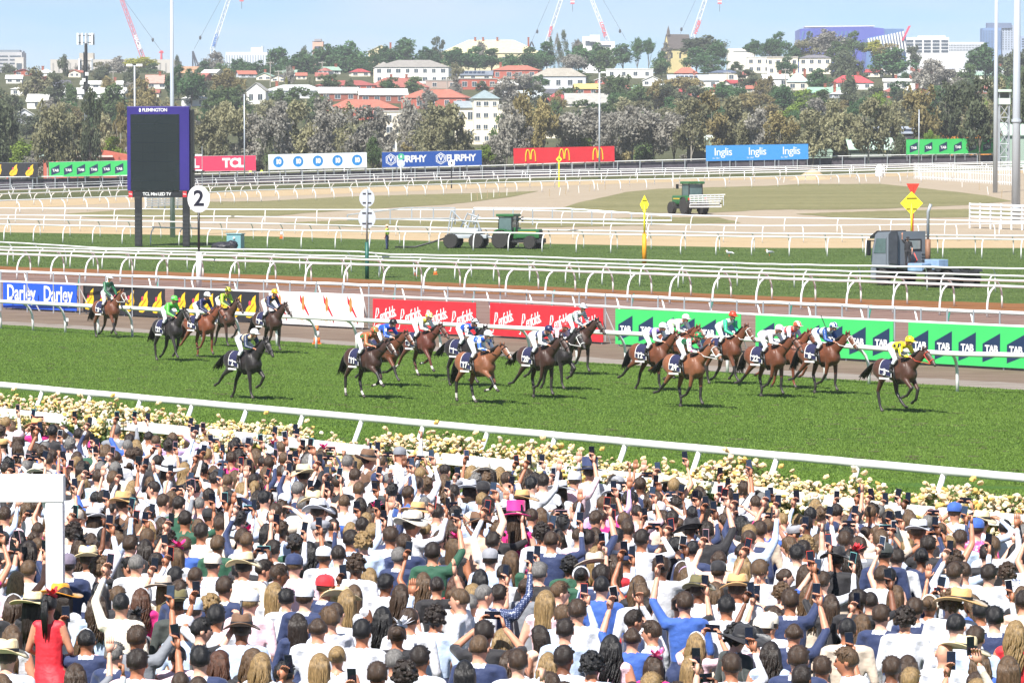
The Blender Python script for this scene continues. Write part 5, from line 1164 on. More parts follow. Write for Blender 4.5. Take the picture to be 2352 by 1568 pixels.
# front row behind the far fence
for a in ((-10, 235, 372, 34, 'dark', 'open'), (22, 240, 372, 32, 'dark', 'open'), (58, 322, 384, 46, 'lime', 'round'), (108, 232, 372, 42, 'euc', 'open'), (158, 262, 372, 32, 'euc', 'open'), (205, 205, 372, 24, 'dark', 'open'), (232, 258, 368, 28, 'euc', 'open'),
          (258, 314, 372, 32, 'lime', 'round'), (160, 358, 378, 14, 'mid', 'round'), (275, 236, 366, 26, 'rust', 'open'), (470, 268, 362, 40, 'euc', 'open'), (520, 236, 356, 38, 'euc', 'wide'), (575, 262, 358, 42, 'grey', 'open'), (612, 286, 372, 20, 'dark', 'cone'), (640, 240, 356, 44, 'grey', 'open'), (690, 232, 356, 46, 'euc', 'open'),
          (742, 226, 354, 42, 'grey', 'open'), (790, 238, 356, 44, 'euc', 'open'), (838, 244, 352, 40, 'grey', 'open'), (885, 262, 352, 26, 'grey', 'open'), (856, 316, 358, 18, 'mid', 'round'), (934, 232, 346, 30, 'grey', 'open'), (990, 234, 345, 44, 'euc', 'open'), (1042, 240, 345, 40, 'euc', 'open'), (940, 282, 346, 22, 'euc', 'open'),
          (1114, 332, 352, 22, 'lime', 'round'), (1164, 236, 342, 34, 'grey', 'open'), (1150, 262, 345, 26, 'mid', 'open'), (1205, 216, 338, 40, 'rust', 'open'), (1186, 282, 342, 34, 'grey', 'open'), (1245, 232, 336, 34, 'rust', 'open'), (1300, 262, 340, 44, 'grey', 'wide'), (1342, 318, 340, 32, 'lime', 'round'), (1360, 250, 338, 46, 'grey', 'wide'),
          (1412, 262, 345, 40, 'grey', 'wide'), (1452, 246, 345, 46, 'grey', 'wide'), (1500, 262, 345, 44, 'grey', 'wide'), (1548, 256, 345, 42, 'grey', 'wide'), (1588, 226, 330, 36, 'euc', 'open'), (1632, 212, 332, 42, 'rust', 'open'), (1676, 222, 330, 38, 'euc', 'open'), (1716, 262, 335, 32, 'euc', 'open'), (1748, 250, 330, 30, 'grey', 'open'),
          (1790, 258, 338, 36, 'rust', 'open'), (1826, 270, 338, 30, 'euc', 'open'), (1868, 252, 340, 40, 'euc', 'open'), (1910, 232, 336, 42, 'euc', 'open'), (1956, 262, 340, 36, 'euc', 'open'), (1996, 226, 334, 44, 'euc', 'open'), (2052, 238, 332, 40, 'euc', 'open'), (2066, 306, 352, 20, 'dark', 'round'), (2132, 196, 318, 40, 'rust', 'open'),
          (2172, 186, 318, 40, 'dark', 'open'), (2212, 200, 318, 38, 'euc', 'open'), (2252, 176, 318, 40, 'dark', 'open'), (2136, 300, 322, 18, 'lime', 'round'), (2292, 182, 318, 34, 'euc', 'open'), (2335, 196, 320, 36, 'dark', 'open'), (2368, 160, 320, 36, 'dark', 'open')):
    T(*a[:4], a[4], a[5], None, rng.uniform(606, 676))
for i in range(34):
    T(-10 + i*72 + rng.uniform(-20, 20), 346 - i*0.9 + rng.uniform(-8, 6), 392 - i*1.0, rng.uniform(20, 34), rng.choice(('euc', 'mid', 'dark', 'grey', 'rust')), 'round', None, rng.uniform(640, 672))
for i in range(26):
    x9 = (-40 - 36*i) if i % 2 else (2400 + 18*i)
    T(x9, rng.uniform(200, 250), 350, rng.uniform(32, 44), rng.choice(('euc', 'grey', 'dark', 'rust')), 'open', None, rng.uniform(606, 676))
# the slope
for a in ((-5, 205, 300, 30, 'dark', 'open'), (80, 155, 245, 40, 'euc', 'round'), (128, 165, 240, 34, 'dark', 'open'), (115, 200, 248, 26, 'dark', 'open'), (20, 222, 300, 34, 'dark', 'open'), (60, 262, 320, 30, 'dark', 'open'), (150, 236, 300, 40, 'euc', 'open'), (215, 218, 300, 34, 'mid', 'open'), (262, 196, 290, 44, 'mid', 'round'), (325, 182, 290, 40, 'rust', 'open'), (345, 204, 300, 32, 'rust', 'open'), (300, 152, 210, 24, 'dark', 'round'),
          (410, 150, 230, 30, 'elm', 'round'), (440, 160, 245, 32, 'elm', 'round'), (392, 236, 300, 34, 'rust', 'open'), (455, 252, 300, 30, 'euc', 'open'), (520, 160, 250, 46, 'rust', 'round'), (545, 196, 280, 42, 'mid', 'open'), (488, 208, 290, 44, 'mid', 'open'), (612, 230, 290, 36, 'euc', 'open'), (640, 204, 250, 24, 'mid', 'open'), (680, 200, 270, 38, 'mid', 'open'), (720, 212, 262, 28, 'mid', 'open'),
          (764, 170, 206, 28, 'mid', 'open'), (806, 180, 208, 14, 'dark', 'round'), (712, 178, 202, 5, 'dark', 'cone'), (658, 178, 206, 6, 'gold', 'cone'), (722, 178, 204, 5, 'dark', 'cone'), (880, 184, 206, 14, 'mid', 'round'), (950, 176, 214, 26, 'mid', 'open'), (1034, 152, 180, 10, 'elm', 'cone'),
          (1108, 186, 212, 18, 'dark', 'open'), (1140, 204, 236, 12, 'dark', 'round'), (1166, 176, 246, 38, 'grey', 'open'), (1195, 168, 230, 40, 'grey', 'open'), (1238, 172, 208, 20, 'elm', 'round'), (1330, 162, 200, 32, 'mid', 'open'), (1320, 200, 232, 30, 'mid', 'open'), (1392, 170, 244, 34, 'dark', 'open'), (1436, 172, 250, 36, 'mid', 'open'), (1470, 196, 262, 34, 'mid', 'open'), (1340, 230, 286, 30, 'mid', 'open'),
          (1395, 232, 280, 28, 'mid', 'round'), (1430, 226, 280, 30, 'euc', 'open'), (1478, 232, 286, 34, 'euc', 'open'), (1512, 186, 262, 32, 'rust', 'open'), (1570, 178, 226, 40, 'rust', 'wide'), (1540, 190, 262, 34, 'dark', 'open'), (1660, 190, 232, 38, 'elm', 'round'), (1700, 198, 240, 30, 'elm', 'round'), (1720, 160, 206, 28, 'dark', 'open'), (1745, 184, 240, 22, 'rust', 'open'),
          (1520, 118, 176, 22, 'elm', 'round'), (1506, 138, 178, 22, 'mid', 'open'), (1640, 130, 172, 34, 'elm', 'open'), (1690, 142, 176, 22, 'mid', 'open'), (1808, 130, 176, 26, 'elm', 'round'), (1880, 160, 210, 32, 'elm', 'round'), (1940, 118, 190, 36, 'dark', 'round'), (1952, 168, 230, 22, 'dark', 'round'), (1975, 140, 190, 26, 'dark', 'open'), (2052, 112, 180, 54, 'elm', 'round'), (2014, 196, 240, 32, 'dark', 'open'),
          (2065, 186, 230, 30, 'elm', 'open'), (2140, 138, 212, 46, 'grey', 'round'), (2185, 160, 220, 42, 'grey', 'open'), (2264, 100, 190, 44, 'elm', 'round'), (2230, 150, 220, 30, 'mid', 'open'), (2340, 110, 200, 40, 'dark', 'round'), (2330, 170, 240, 34, 'elm', 'open'), (1800, 196, 260, 40, 'elm', 'round'), (1850, 206, 262, 34, 'lime', 'open'), (1890, 206, 264, 34, 'mid', 'round'), (1944, 206, 262, 30, 'dark', 'open'),
          (1760, 218, 280, 36, 'rust', 'open'), (1820, 248, 300, 36, 'lime', 'open'), (1870, 226, 300, 38, 'grey', 'open'), (1712, 216, 290, 40, 'rust', 'open'), (2092, 210, 280, 40, 'euc', 'open'), (2020, 214, 280, 34, 'lime', 'open'), (2080, 166, 206, 20, 'elm', 'open'), (1590, 198, 250, 36, 'dark', 'open'), (1560, 226, 290, 40, 'euc', 'open'), (980, 206, 260, 30, 'grey', 'open'), (870, 246, 300, 26, 'grey', 'open'), (1240, 196, 250, 28, 'dark', 'open')):
    T(*a[:4], a[4], a[5], None, None)
# the ridge
for a in ((15, 148, 190, 26, 'dark', 'open', 1500), (195, 148, 185, 30, 'grey', 'open', 1560), (240, 150, 190, 30, 'dark', 'open', 1480), (272, 130, 178, 26, 'grey', 'round', 1540), (330, 132, 168, 36, 'gold', 'wide', 1520), (352, 145, 185, 26, 'mid', 'round', 1500), (407, 130, 176, 12, 'dark', 'cone', 1500), (300, 160, 186, 20, 'dark', 'round', 1480), (490, 118, 165, 26, 'grey', 'open', 1520), (470, 140, 190, 24, 'elm', 'round', 1480), (505, 148, 195, 30, 'mid', 'open', 1400),
          (545, 134, 192, 34, 'elm', 'round', 1450), (590, 140, 195, 34, 'elm', 'round', 1400), (640, 112, 196, 42, 'elm', 'round', 1450), (695, 118, 196, 44, 'elm', 'round', 1430), (745, 104, 196, 46, 'elm', 'round', 1460), (798, 96, 190, 50, 'elm', 'round', 1480), (700, 108, 150, 12, 'dark', 'open', 1560), (842, 130, 186, 30, 'elm', 'round', 1400), (880, 104, 160, 28, 'elm', 'round', 1500), (930, 90, 158, 40, 'elm', 'round', 1520), (975, 108, 160, 34, 'elm', 'round', 1500), (1003, 85, 140, 16, 'dark', 'open', 1560),
          (1046, 110, 162, 38, 'elm', 'round', 1480), (1092, 108, 152, 34, 'elm', 'round', 1480), (1130, 112, 150, 34, 'elm', 'round', 1470), (1102, 96, 130, 16, 'grey', 'open', 1580), (1170, 124, 158, 26, 'elm', 'round', 1450), (1216, 108, 158, 30, 'elm', 'round', 1460), (1256, 96, 156, 30, 'elm', 'round', 1470), (1265, 88, 130, 10, 'dark', 'cone', 1540), (1295, 74, 132, 16, 'dark', 'cone', 1520), (1284, 100, 156, 16, 'dark', 'cone', 1440), (1280, 80, 120, 10, 'grey', 'cone', 1540), (1325, 90, 122, 14, 'grey', 'round', 1540),
          (1330, 104, 158, 34, 'elm', 'round', 1450), (1375, 100, 160, 34, 'elm', 'round', 1450), (1392, 116, 166, 32, 'mid', 'open', 1380), (1430, 102, 140, 32, 'elm', 'round', 1480), (1464, 86, 124, 16, 'elm', 'round', 1520), (1490, 88, 122, 16, 'elm', 'round', 1520), (1528, 98, 136, 16, 'grey', 'open', 1500), (1618, 82, 130, 54, 'dark', 'round', 1500), (1600, 110, 150, 34, 'elm', 'round', 1420), (1650, 92, 132, 26, 'elm', 'round', 1480), (1732, 91, 122, 22, 'elm', 'round', 1500), (1790, 74, 118, 26, 'elm', 'round', 1500), (1772, 92, 126, 26, 'elm', 'round', 1480),
          (1820, 106, 140, 24, 'elm', 'round', 1450), (1852, 92, 142, 34, 'euc', 'open', 1480), (1898, 68, 128, 38, 'grey', 'round', 1500), (1918, 96, 140, 30, 'mid', 'open', 1460), (1962, 72, 120, 26, 'mid', 'round', 1500), (2010, 94, 130, 36, 'gold', 'open', 1520), (2040, 100, 140, 26, 'rust', 'open', 1480), (2104, 104, 142, 16, 'dark', 'open', 1500), (2300, 128, 180, 22, 'dark', 'open', 1450), (1858, 72, 96, 8, 'dark', 'open', 1560)):
    T(*a[:6], None, a[6])
r9 = random.Random(99)
def hides(px, yt, yb, hw): return any(min(px + hw, x1) - max(px - hw, x0) > 0.25*min(2*hw, x1 - x0) and yt < yb2 - 3 and yb > ye + 2 for (_, x0, x1, yr, ye, yb2, *_r) in HS)
for i in range(400):
    px = r9.uniform(-260, 2620); yb = r9.uniform(172, 318); hgt = r9.uniform(34, 60)
    hw9 = r9.uniform(15, 27)
    if hides(px, yb - hgt, yb, hw9) and r9.random() < 0.93: continue
    lf = r9.choice(('euc', 'mid', 'mid', 'dark', 'elm', 'rust', 'grey')) if px < 1500 else r9.choice(('euc', 'mid', 'dark', 'elm', 'rust', 'lime', 'elm'))
    T(px, yb - hgt, yb, hw9, lf, r9.choice(('open', 'round', 'wide')), None, None)
# one label for each tree: leaf, form and what stands nearest
NAMES = {'euc': 'olive gum tree', 'grey': 'grey brown she oak', 'elm': 'deep green elm', 'lime': 'lime green tree', 'dark': 'dark green tree', 'gold': 'golden yellow tree', 'rust': 'rusty olive gum tree', 'mid': 'mid green tree'}
LANDM = [('the far black board', 20, 390), ('the far green board at the left', 200, 385), ('the brick hall', 170, 350), ('the phone tower', 197, 150), ('the big screen', 365, 330), ('the tall mast', 394, 130), ('the rose red board', 510, 375), ('the white 10 board', 730, 368), ('the deep blue board', 990, 362), ('the red arches board', 1296, 355), ('the Inglis board', 1740, 350),
         ('the green shed', 1610, 330), ('the right green board', 2200, 335), ('the watch tower', 2306, 230), ('the dark shop', 2030, 320), ('the white apartment block', 945, 165), ('the pale roofed pair', 830, 215), ('the cream tower', 1117, 240), ('the grey hip roof', 1285, 180), ('the crimson roof', 1278, 225), ('the modern white house', 1458, 135), ('the church', 1556, 100), ('the wide solar roof', 1595, 188), ('the maroon roof', 1732, 128), ('the cream terrace', 1836, 150),
         ('the pale green roof', 1832, 190), ('the red iron roof', 1960, 190), ('the white fins', 2040, 90), ('the terracotta house', 2218, 148), ('the blue tower', 2290, 80), ('the violet building', 1900, 85), ('the red crane', 310, 100), ('the black crane frame', 446, 135), ('the long white roof', 205, 212), ('the left office tower', 10, 145), ('the villa roof', 876, 115), ('the school roof', 1120, 105), ('the middle cranes', 1330, 60), ('the left edge', 0, 280), ('the orange tiled flats', 990, 225), ('the lower orange flats', 830, 250), ('the brick pair of roofs', 790, 192), ('the right edge', 2352, 250), ('the street light', 309, 190), ('the thin pole', 561, 270), ('the light pole', 1377, 220)]
_used = set()
def tree_label(px, yt, yb, hw, leaf, shape):
    yc = (yt + yb)/2; nm = NAMES[leaf] if shape != 'cone' else ('narrow ' if hw < 8 else '') + NAMES[leaf].replace('tree', 'conifer').replace('she oak', 'conifer')
    size = 'small ' if (yb - yt) < 45 else ('tall ' if (yb - yt) > 95 else '')
    for (dist, lm, lx, ly) in sorted((math.hypot(px - lx, (yc - ly)*1.3), lm, lx, ly) for lm, lx, ly in LANDM)[:8]:
        dx, dy = px - lx, yc - ly
        for rel in ([('just left of' if dx < 0 else 'just right of'), ('above' if dy < 0 else 'below')] if abs(dx) > abs(dy) else [('above' if dy < 0 else 'below'), ('left of' if dx < 0 else 'right of')]):
            s = '%s%s %s %s' % (size, nm, rel, lm)
            if s not in _used: _used.add(s); return s
    for k, w in enumerate(('another', 'one more', 'a further', 'an extra')):
        s2 = s.replace(nm, nm + ' clump') + (' behind the others' if k else '')
        if s2 not in _used: _used.add(s2); return s2
    return s
for (px, yt, yb, hw, leaf, shape, desc, dep) in TREES:
    grp = 'trees behind the far fence' if dep and dep < 700 else ('trees along the ridge' if dep else 'trees on the hillside')
    tree(px, yt, yb, hw, leaf, shape, desc or tree_label(px, yt, yb, hw, leaf, shape), grp, dep)
# power poles and aerials among the houses
def utility_pole(px, yt, yb, label):
    b = hit(px, yb); s = ppm(b.y); H = (yb - yt)/s
    rt = empty('utility_pole', b, R(rng.uniform(-20, 20)), label, 'pole', 'timber power poles on the hillside')
    mb = MB(); mb.tube([(0, 0, -1), (0, 0, H)], [0.20, 0.14], 7); mb.build('post', M_PBARK, rt)
    mb = MB(); mb.tube([(-1.3, 0, H - 0.5), (1.3, 0, H - 0.5)], 0.09, 5); mb.build('cross_arm', M_PBARK, rt)
    for x in (-1.1, -0.4, 0.4, 1.1): mb = MB(); mb.lathe([(0.05, H - 0.42), (0.09, H - 0.25), (0.03, H - 0.12)], 6, M=Matrix.Translation((x, 0, 0))); mb.build('insulator', WHITE, rt)
for (x, yt, yb, lb) in ((1804, 158, 210, 'power pole left of the pale green roof'), (1532, 100, 150, 'power pole below the church'), (621, 142, 200, 'thin pole left of the grey hip roofs'), (640, 162, 212, 'power pole by the yellow conifer'), (1670, 165, 192, 'power pole right of the blue grey roof'), (740, 142, 185, 'aerial pole in front of the ridge elms'), (260, 163, 190, 'power pole by the red crane side of the left roofs'), (1027, 180, 206, 'power pole below the white apartment block'), (1190, 128, 160, 'white pole left of the school roof end')): utility_pole(x, yt, yb, lb)
# ------------------------------------------------------------------ bodies grown as one continuous surface
def _ico():
    bm = bmesh.new(); bmesh.ops.create_icosphere(bm, subdivisions=2, radius=1.0); v = np.array([q.co[:] for q in bm.verts]); bm.free(); return v
_ICO = _ico()
def blob(name, prims, voxel=0.025, smooth_it=4, keep=1.0):
    """prims: (tag, [(centre, radii), ...]) - each a hull of ellipsoids. One skin over all of them; faces carry the tag of the nearest shape."""
    bm = bmesh.new()
    for tagn, els in prims:
        vs = []
        for c, r in els:
            rr = np.array(r if isinstance(r, (tuple, list)) else (r, r, r), float)
            vs += [bm.verts.new(p) for p in (_ICO * rr + np.array(c, float))]
        bmesh.ops.convex_hull(bm, input=vs)
    bmesh.ops.delete(bm, geom=[v for v in bm.verts if not v.link_faces], context='VERTS')
    me = bpy.data.meshes.new('tmp'); bm.to_mesh(me); bm.free()
    o = bpy.data.objects.new('tmp', me)
    md = o.modifiers.new('r', 'REMESH'); md.mode = 'VOXEL'; md.voxel_size = voxel; md.adaptivity = 0.0
    if smooth_it: sm = o.modifiers.new('s', 'SMOOTH'); sm.factor = 0.5; sm.iterations = smooth_it
    if keep < 1.0: dm = o.modifiers.new('d', 'DECIMATE'); dm.ratio = keep
    out = ev_mesh(o, name); bpy.data.objects.remove(o); bpy.data.meshes.remove(me)
    nf = len(out.polygons); cen = np.empty(nf*3); out.polygons.foreach_get('center', cen); cen = cen.reshape(-1, 3)
    tags = []; best = np.full(nf, 1e9); mi = np.zeros(nf, int)
    for tagn, els in prims:
        if tagn not in tags: tags.append(tagn)
        k = tags.index(tagn)
        for (c0, r0), (c1, r1) in (zip(els, els[1:]) if len(els) > 1 else [(els[0], els[0])]):
            for f in np.linspace(0, 1, 6):
                c = np.array(c0)*(1 - f) + np.array(c1)*f
                ra = np.array(r0 if isinstance(r0, (tuple, list)) else (r0,)*3)*(1 - f) + np.array(r1 if isinstance(r1, (tuple, list)) else (r1,)*3)*f
                dd = (np.linalg.norm((cen - c)/ra, axis=1) - 1)*ra.min()
                m = dd < best; best[m] = dd[m]; mi[m] = k
    out.materials.clear()
    for _ in tags: out.materials.append(None)
    out.polygons.foreach_set('material_index', mi.astype(np.int32)); out.polygons.foreach_set('use_smooth', [True]*nf); out.update()
    return out, tags
def add_to(mesh, mb_parts):
    """append extra closed shapes (fingers, ears) to a body mesh: list of (MB, material index)"""
    bm = bmesh.new(); bm.from_mesh(mesh)
    for mb, mi in mb_parts:
        vs = [bm.verts.new(v) for v in mb.v]
        for f in mb.f:
            try: q = bm.faces.new([vs[i] for i in f]); q.material_index = mi; q.smooth = True
            except ValueError: pass
    bm.to_mesh(mesh); bm.free(); mesh.update()
# ------------------------------------------------------------------ the racehorse
def horse_prims(pose):
    P = []; d = math.radians
    P.append(('coat', [((0.42, 0, 1.16), (0.28, 0.24, 0.34)), ((0.10, 0, 1.14), (0.32, 0.27, 0.34))]))
    P.append(('coat', [((0.10, 0, 1.15), (0.32, 0.27, 0.33)), ((-0.35, 0, 1.21), (0.30, 0.235, 0.255))]))
    P.append(('coat', [((-0.35, 0, 1.22), (0.28, 0.235, 0.26)), ((-0.64, 0, 1.25), (0.25, 0.25, 0.27))]))
    P.append(('coat', [((0.30, 0, 1.36), (0.22, 0.11, 0.22)), ((0.05, 0, 1.38), (0.2, 0.12, 0.15))]))       # withers
    P.append(('coat', [((-0.72, 0, 1.28), (0.19, 0.19, 0.20)), ((-0.50, 0, 1.36), (0.2, 0.14, 0.13))]))     # croup
    P.append(('coat', [((0.56, 0, 1.10), (0.17, 0.21, 0.22)), ((0.52, 0, 1.28), (0.2, 0.16, 0.2))]))         # breast
    na, hd = d(pose.get('neck', 38)), d(pose.get('head', -42)); L = 0.72
    n0 = np.array((0.50, 0, 1.33)); n1 = n0 + L*np.array((math.cos(na), 0, math.sin(na)))
    P.append(('coat', [(tuple(n0), (0.22, 0.13, 0.25)), (tuple(n0*0.5 + n1*0.5 + np.array((0, 0, 0.02))), (0.15, 0.095, 0.175)), (tuple(n1), (0.10, 0.07, 0.125))]))
    h0 = n1 + np.array((0.06, 0, 0.0)); u = np.array((math.cos(hd), 0, math.sin(hd)))
    P.append(('coat', [(tuple(h0), (0.10, 0.085, 0.115)), (tuple(h0 + 0.17*u), (0.105, 0.080, 0.115))]))
    P.append(('coat', [(tuple(h0 + 0.15*u), (0.085, 0.068, 0.095)), (tuple(h0 + 0.44*u), (0.058, 0.050, 0.060))]))
    P.append(('dark', [(tuple(h0 + 0.47*u), (0.058, 0.050, 0.058)), (tuple(h0 + 0.52*u), (0.045, 0.043, 0.048))]))
    v = np.array((-u[2], 0, u[0]))
    P.append(('blaze', [(tuple(h0 + 0.10*u + 0.095*v), (0.05, 0.022, 0.03)), (tuple(h0 + 0.40*u + 0.055*v), (0.04, 0.018, 0.02))]))
    hoof = []
    def leg(side, kind, a):
        y = 0.155*side
        if kind == 'f':
            e = np.array((0.44, y, 1.00)); seg = (0.43, 0.30, 0.14)
            P.append(('coat', [((0.42, 0.15*side, 1.24), (0.16, 0.10, 0.22)), (tuple(e), (0.12, 0.085, 0.13))]))
        else:
            sh = a[3] if len(a) > 3 else 0.0
            e = np.array((-0.40 + sh, 0.165*side, 0.98)); seg = (0.47, 0.39, 0.14)
            P.append(('coat', [((-0.66, 0.13*side, 1.20), (0.20, 0.12, 0.24)), (tuple(e), (0.14, 0.095, 0.15))]))
        pts = [e]
        for s, an in zip(seg, a): pts.append(pts[-1] + s*np.array((math.sin(d(an)), 0, -math.cos(d(an)))))
        k, f, h = pts[1], pts[2], pts[3]; k[1] *= 0.92; f[1] *= 0.85; h[1] *= 0.85
        r0, r1 = ((0.088, 0.075, 0.11), 0.052) if kind == 'f' else ((0.105, 0.085, 0.13), 0.054)
        mid = e*0.45 + k*0.55
        P.append(('coat', [(tuple(e), r0), (tuple(mid), 0.066 if kind == 'f' else 0.074), (tuple(k), r1)]))
        P.append(('point', [(tuple(k), r1*1.02), (tuple(k*0.6 + f*0.4), 0.036), (tuple(f), 0.042)]))
        P.append(('sock', [(tuple(f), 0.044), (tuple(h), 0.036)]))
        ud = (h - f)/np.linalg.norm(h - f); hh = h + 0.055*ud; hoof.append(hh)
        fw = np.array((math.cos(math.atan2(ud[2], ud[0]) + 1.571), 0, math.sin(math.atan2(ud[2], ud[0]) + 1.571)))
        P.append(('dark', [(tuple(h + 0.005*ud), 0.047), (tuple(hh + 0.012*fw), (0.062, 0.056, 0.045))]))
    leg(-1, 'f', pose['rf']); leg(1, 'f', pose['lf']); leg(-1, 'h', pose['rh']); leg(1, 'h', pose['lh'])
    low = min(h[2] for h in hoof) - 0.045
    return P, low, (n0, n1, h0, u, v)
# angles from straight down, forward positive: upper bone, cannon, pastern (hind: and a shift of the stifle)
POSES = {
 'a': dict(neck=34, head=-40, rf=(48, -42, -75), lf=(38, -12, -60), rh=(-26, 10, 28, -0.02), lh=(10, 42, 55, 0.14)),
 'b': dict(neck=28, head=-36, rf=(62, 34, 46), lf=(26, -48, -82), rh=(-42, -4, 6, -0.06), lh=(-16, 18, 40, 0.05)),
 'c': dict(neck=40, head=-50, rf=(6, 2, 30), lf=(52, -34, -70), rh=(-60, -46, -70, -0.06), lh=(-32, -14, -40, 0.0)),
 'd': dict(neck=36, head=-44, rf=(-14, -38, -72), lf=(4, -2, 26), rh=(-44, -48, -82, -0.02), lh=(-18, 16, -12, 0.06)),
 'e': dict(neck=44, head=-46, rf=(24, 14, 40), lf=(-10, -30, -50), rh=(-34, 4, 22, -0.02), lh=(-10, -36, -66, 0.06)),
 'f': dict(neck=30, head=-38, rf=(40, 22, 40), lf=(-20, -62, -90), rh=(-50, -36, -60, -0.05), lh=(-24, 24, 34, 0.04)),
}
HB = {}
for k, ps in POSES.items():
    pr, low, info = horse_prims(ps)
    me, tags = blob('horse_body', pr, 0.024, 3)
    n0, n1, h0, u, v = info
    ears = []
    for sy in (-1, 1):
        mb = MB(); b0 = h0 + np.array((-0.04, 0.05*sy, 0.07)); mb.tube([tuple(b0), tuple(b0 + np.array((0.0, 0.012*sy, 0.08))), tuple(b0 + np.array((0.02, 0.015*sy, 0.155)))], [0.034, 0.030, 0.004], 6); ears.append((mb, tags.index('coat')))
        mb = MB(); e0 = h0 + 0.13*u + 0.05*v + np.array((0, 0.074*sy, 0)); mb.ball(tuple(e0), 0.020, sub=1); ears.append((mb, tags.index('dark')))
    add_to(me, ears); HB[k] = (me, tags, low, info)
def strands(pts_fn, n, seed, r0, r1, segs=6):
    r = random.Random(seed); mb = MB()
    for i in range(n):
        pts = pts_fn(r, i/n); rs = [r0 + (r1 - r0)*(k/(len(pts) - 1)) for k in range(len(pts))]; mb.tube(pts, rs, 4)
    return mb
def tail_mesh(lift, seed):
    def fn(r, f):
        a = r.uniform(-0.10, 0.10); up = lift + r.uniform(-0.08, 0.08); L = r.uniform(0.7, 1.0); pts = []
        for k in range(6):
            t = k/5; pts.append((-0.86 - L*(0.22*t + 0.55*t*t*max(0.15, up)), a*t*1.2 + 0.05*math.sin(4*t + f*9)*t + r.uniform(-0.012, 0.012), 1.36 + 0.06*math.sin(t*3.1) - L*(0.10*t + t*t*(0.78 - 0.55*up))))
        return pts
    return strands(fn, 64, seed, 0.024, 0.007).mesh('tail', [None], smooth=True)
TAILS = [tail_mesh(0.25, 1), tail_mesh(0.7, 2), tail_mesh(0.05, 3)]
def mane_mesh(info, seed):
    n0, n1, h0, u, v = info
    def fn(r, f):
        p = n0 + (n1 - n0)*(0.12 + 0.86*f) + np.array((0, 0, 0)); up = np.array((-(n1 - n0)[2], 0, (n1 - n0)[0])); up /= np.linalg.norm(up)
        b = p + up*(0.205 - 0.095*f); L = r.uniform(0.12, 0.2); return [tuple(b - up*0.03), tuple(b + up*0.03 + np.array((-0.03, -0.03, 0))), tuple(b + np.array((-0.06 - 0.3*L, -0.075, -0.4*L))), tuple(b + np.array((-0.10 - 0.4*L, -0.10, -0.9*L)))]
    mb = strands(fn, 40, seed, 0.020, 0.006)
    fl = h0 + np.array((0, 0, 0.09)); mb.tube([tuple(fl + np.array((-0.05, 0, 0.04))), tuple(fl + 0.10*u + 0.05*v)], [0.03, 0.008], 5)
    return mb.mesh('mane', [None], smooth=True)
MANES = {k: mane_mesh(HB[k][3], 5) for k in HB}
def bridle_mesh(info, band=False):
    n0, n1, h0, u, v = info; mb = MB()
    def ring(c, ax, ra, rb, r=0.011):
        ax = np.array(ax); b = np.array((0, 1, 0)); pts = []
        for k in range(15):
            a = 2*math.pi*k/14; pts.append(tuple(c + ax*ra*math.cos(a) + b*rb*math.sin(a)))
        mb.tube(pts, r, 5, cap=False)
    ring(h0 + 0.35*u - 0.005*v, v, 0.088, 0.072, 0.030 if band else 0.014); ring(h0 + 0.06*u + 0.0*v, v, 0.128, 0.094, 0.012)
    for sy in (-1, 1):
        mb.tube([tuple(h0 + 0.06*u + np.array((0, 0.094*sy, 0))), tuple(h0 + 0.2*u - 0.03*v + np.array((0, 0.088*sy, 0))), tuple(h0 + 0.38*u - 0.04*v + np.array((0, 0.068*sy, 0)))], 0.012, 5)
        mb.tube([tuple(h0 + 0.40*u - 0.05*v + np.array((0, 0.068*sy, 0))), (0.86, 0.10*sy, 1.50), (0.60, 0.07*sy, 1.66)], 0.010, 5)
    return mb.mesh('bridle', [None])
BRID = {k: (bridle_mesh(HB[k][3]), bridle_mesh(HB[k][3], True)) for k in HB}
def cloth_mesh(x0, x1, off, dn):
    """saddle cloth lying over the back"""
    mb = MB(); vs = []; fs = []; nx, na = 6, 18
    for i in range(nx + 1):
        x = x0 + (x1 - x0)*i/nx; f = (x + 0.35)/0.45; hw = 0.235 + (0.27 - 0.235)*min(1, max(0, f)) + off; zc = 1.21 + (1.15 - 1.21)*f; hh = 0.26 + 0.075*min(1, max(0, f)) + off
        for j in range(na + 1):
            a = -math.pi*dn + 2*math.pi*dn*j/na; y = hw*math.sin(a); z = zc + hh*math.cos(a) if abs(a) < 1.57 else zc - (abs(a) - 1.57)*0.34
            if abs(a) < 0.9: z = max(z, 1.44 - 0.28*abs(y) + off)
            if abs(a) >= 1.57: y = math.copysign(hw + 0.012, a)
            vs.append((x, y, z))
    for i in range(nx):
        for j in range(na): k = i*(na + 1) + j; fs.append((k, k + 1, k + na + 2, k + na + 1))
    mb.add(vs, fs); return mb
CLOTH = cloth_mesh(-0.44, 0.06, 0.022, 0.63).mesh('saddle_cloth', [None], smooth=True); PIPE = cloth_mesh(-0.47, 0.09, 0.014, 0.645).mesh('cloth_border', [None], smooth=True)
SADDLE = MB(); SADDLE.ball((-0.06, 0, 1.50), (0.24, 0.13, 0.06), sub=2); SADDLE.tube([(0.0, -0.27, 1.40), (0.03, -0.30, 1.16)], 0.012, 5); SADDLE.tube([(0.0, 0.27, 1.40), (0.03, 0.30, 1.16)], 0.012, 5)
SADDLE.tube([(0.16, -0.29, 1.30), (0.20, -0.285, 1.0), (0.2, -0.18, 0.82), (0.2, 0.18, 0.82), (0.2, 0.285, 1.0), (0.16, 0.29, 1.30)], 0.028, 6); SADDLE = SADDLE.mesh('saddle', [None], smooth=True)
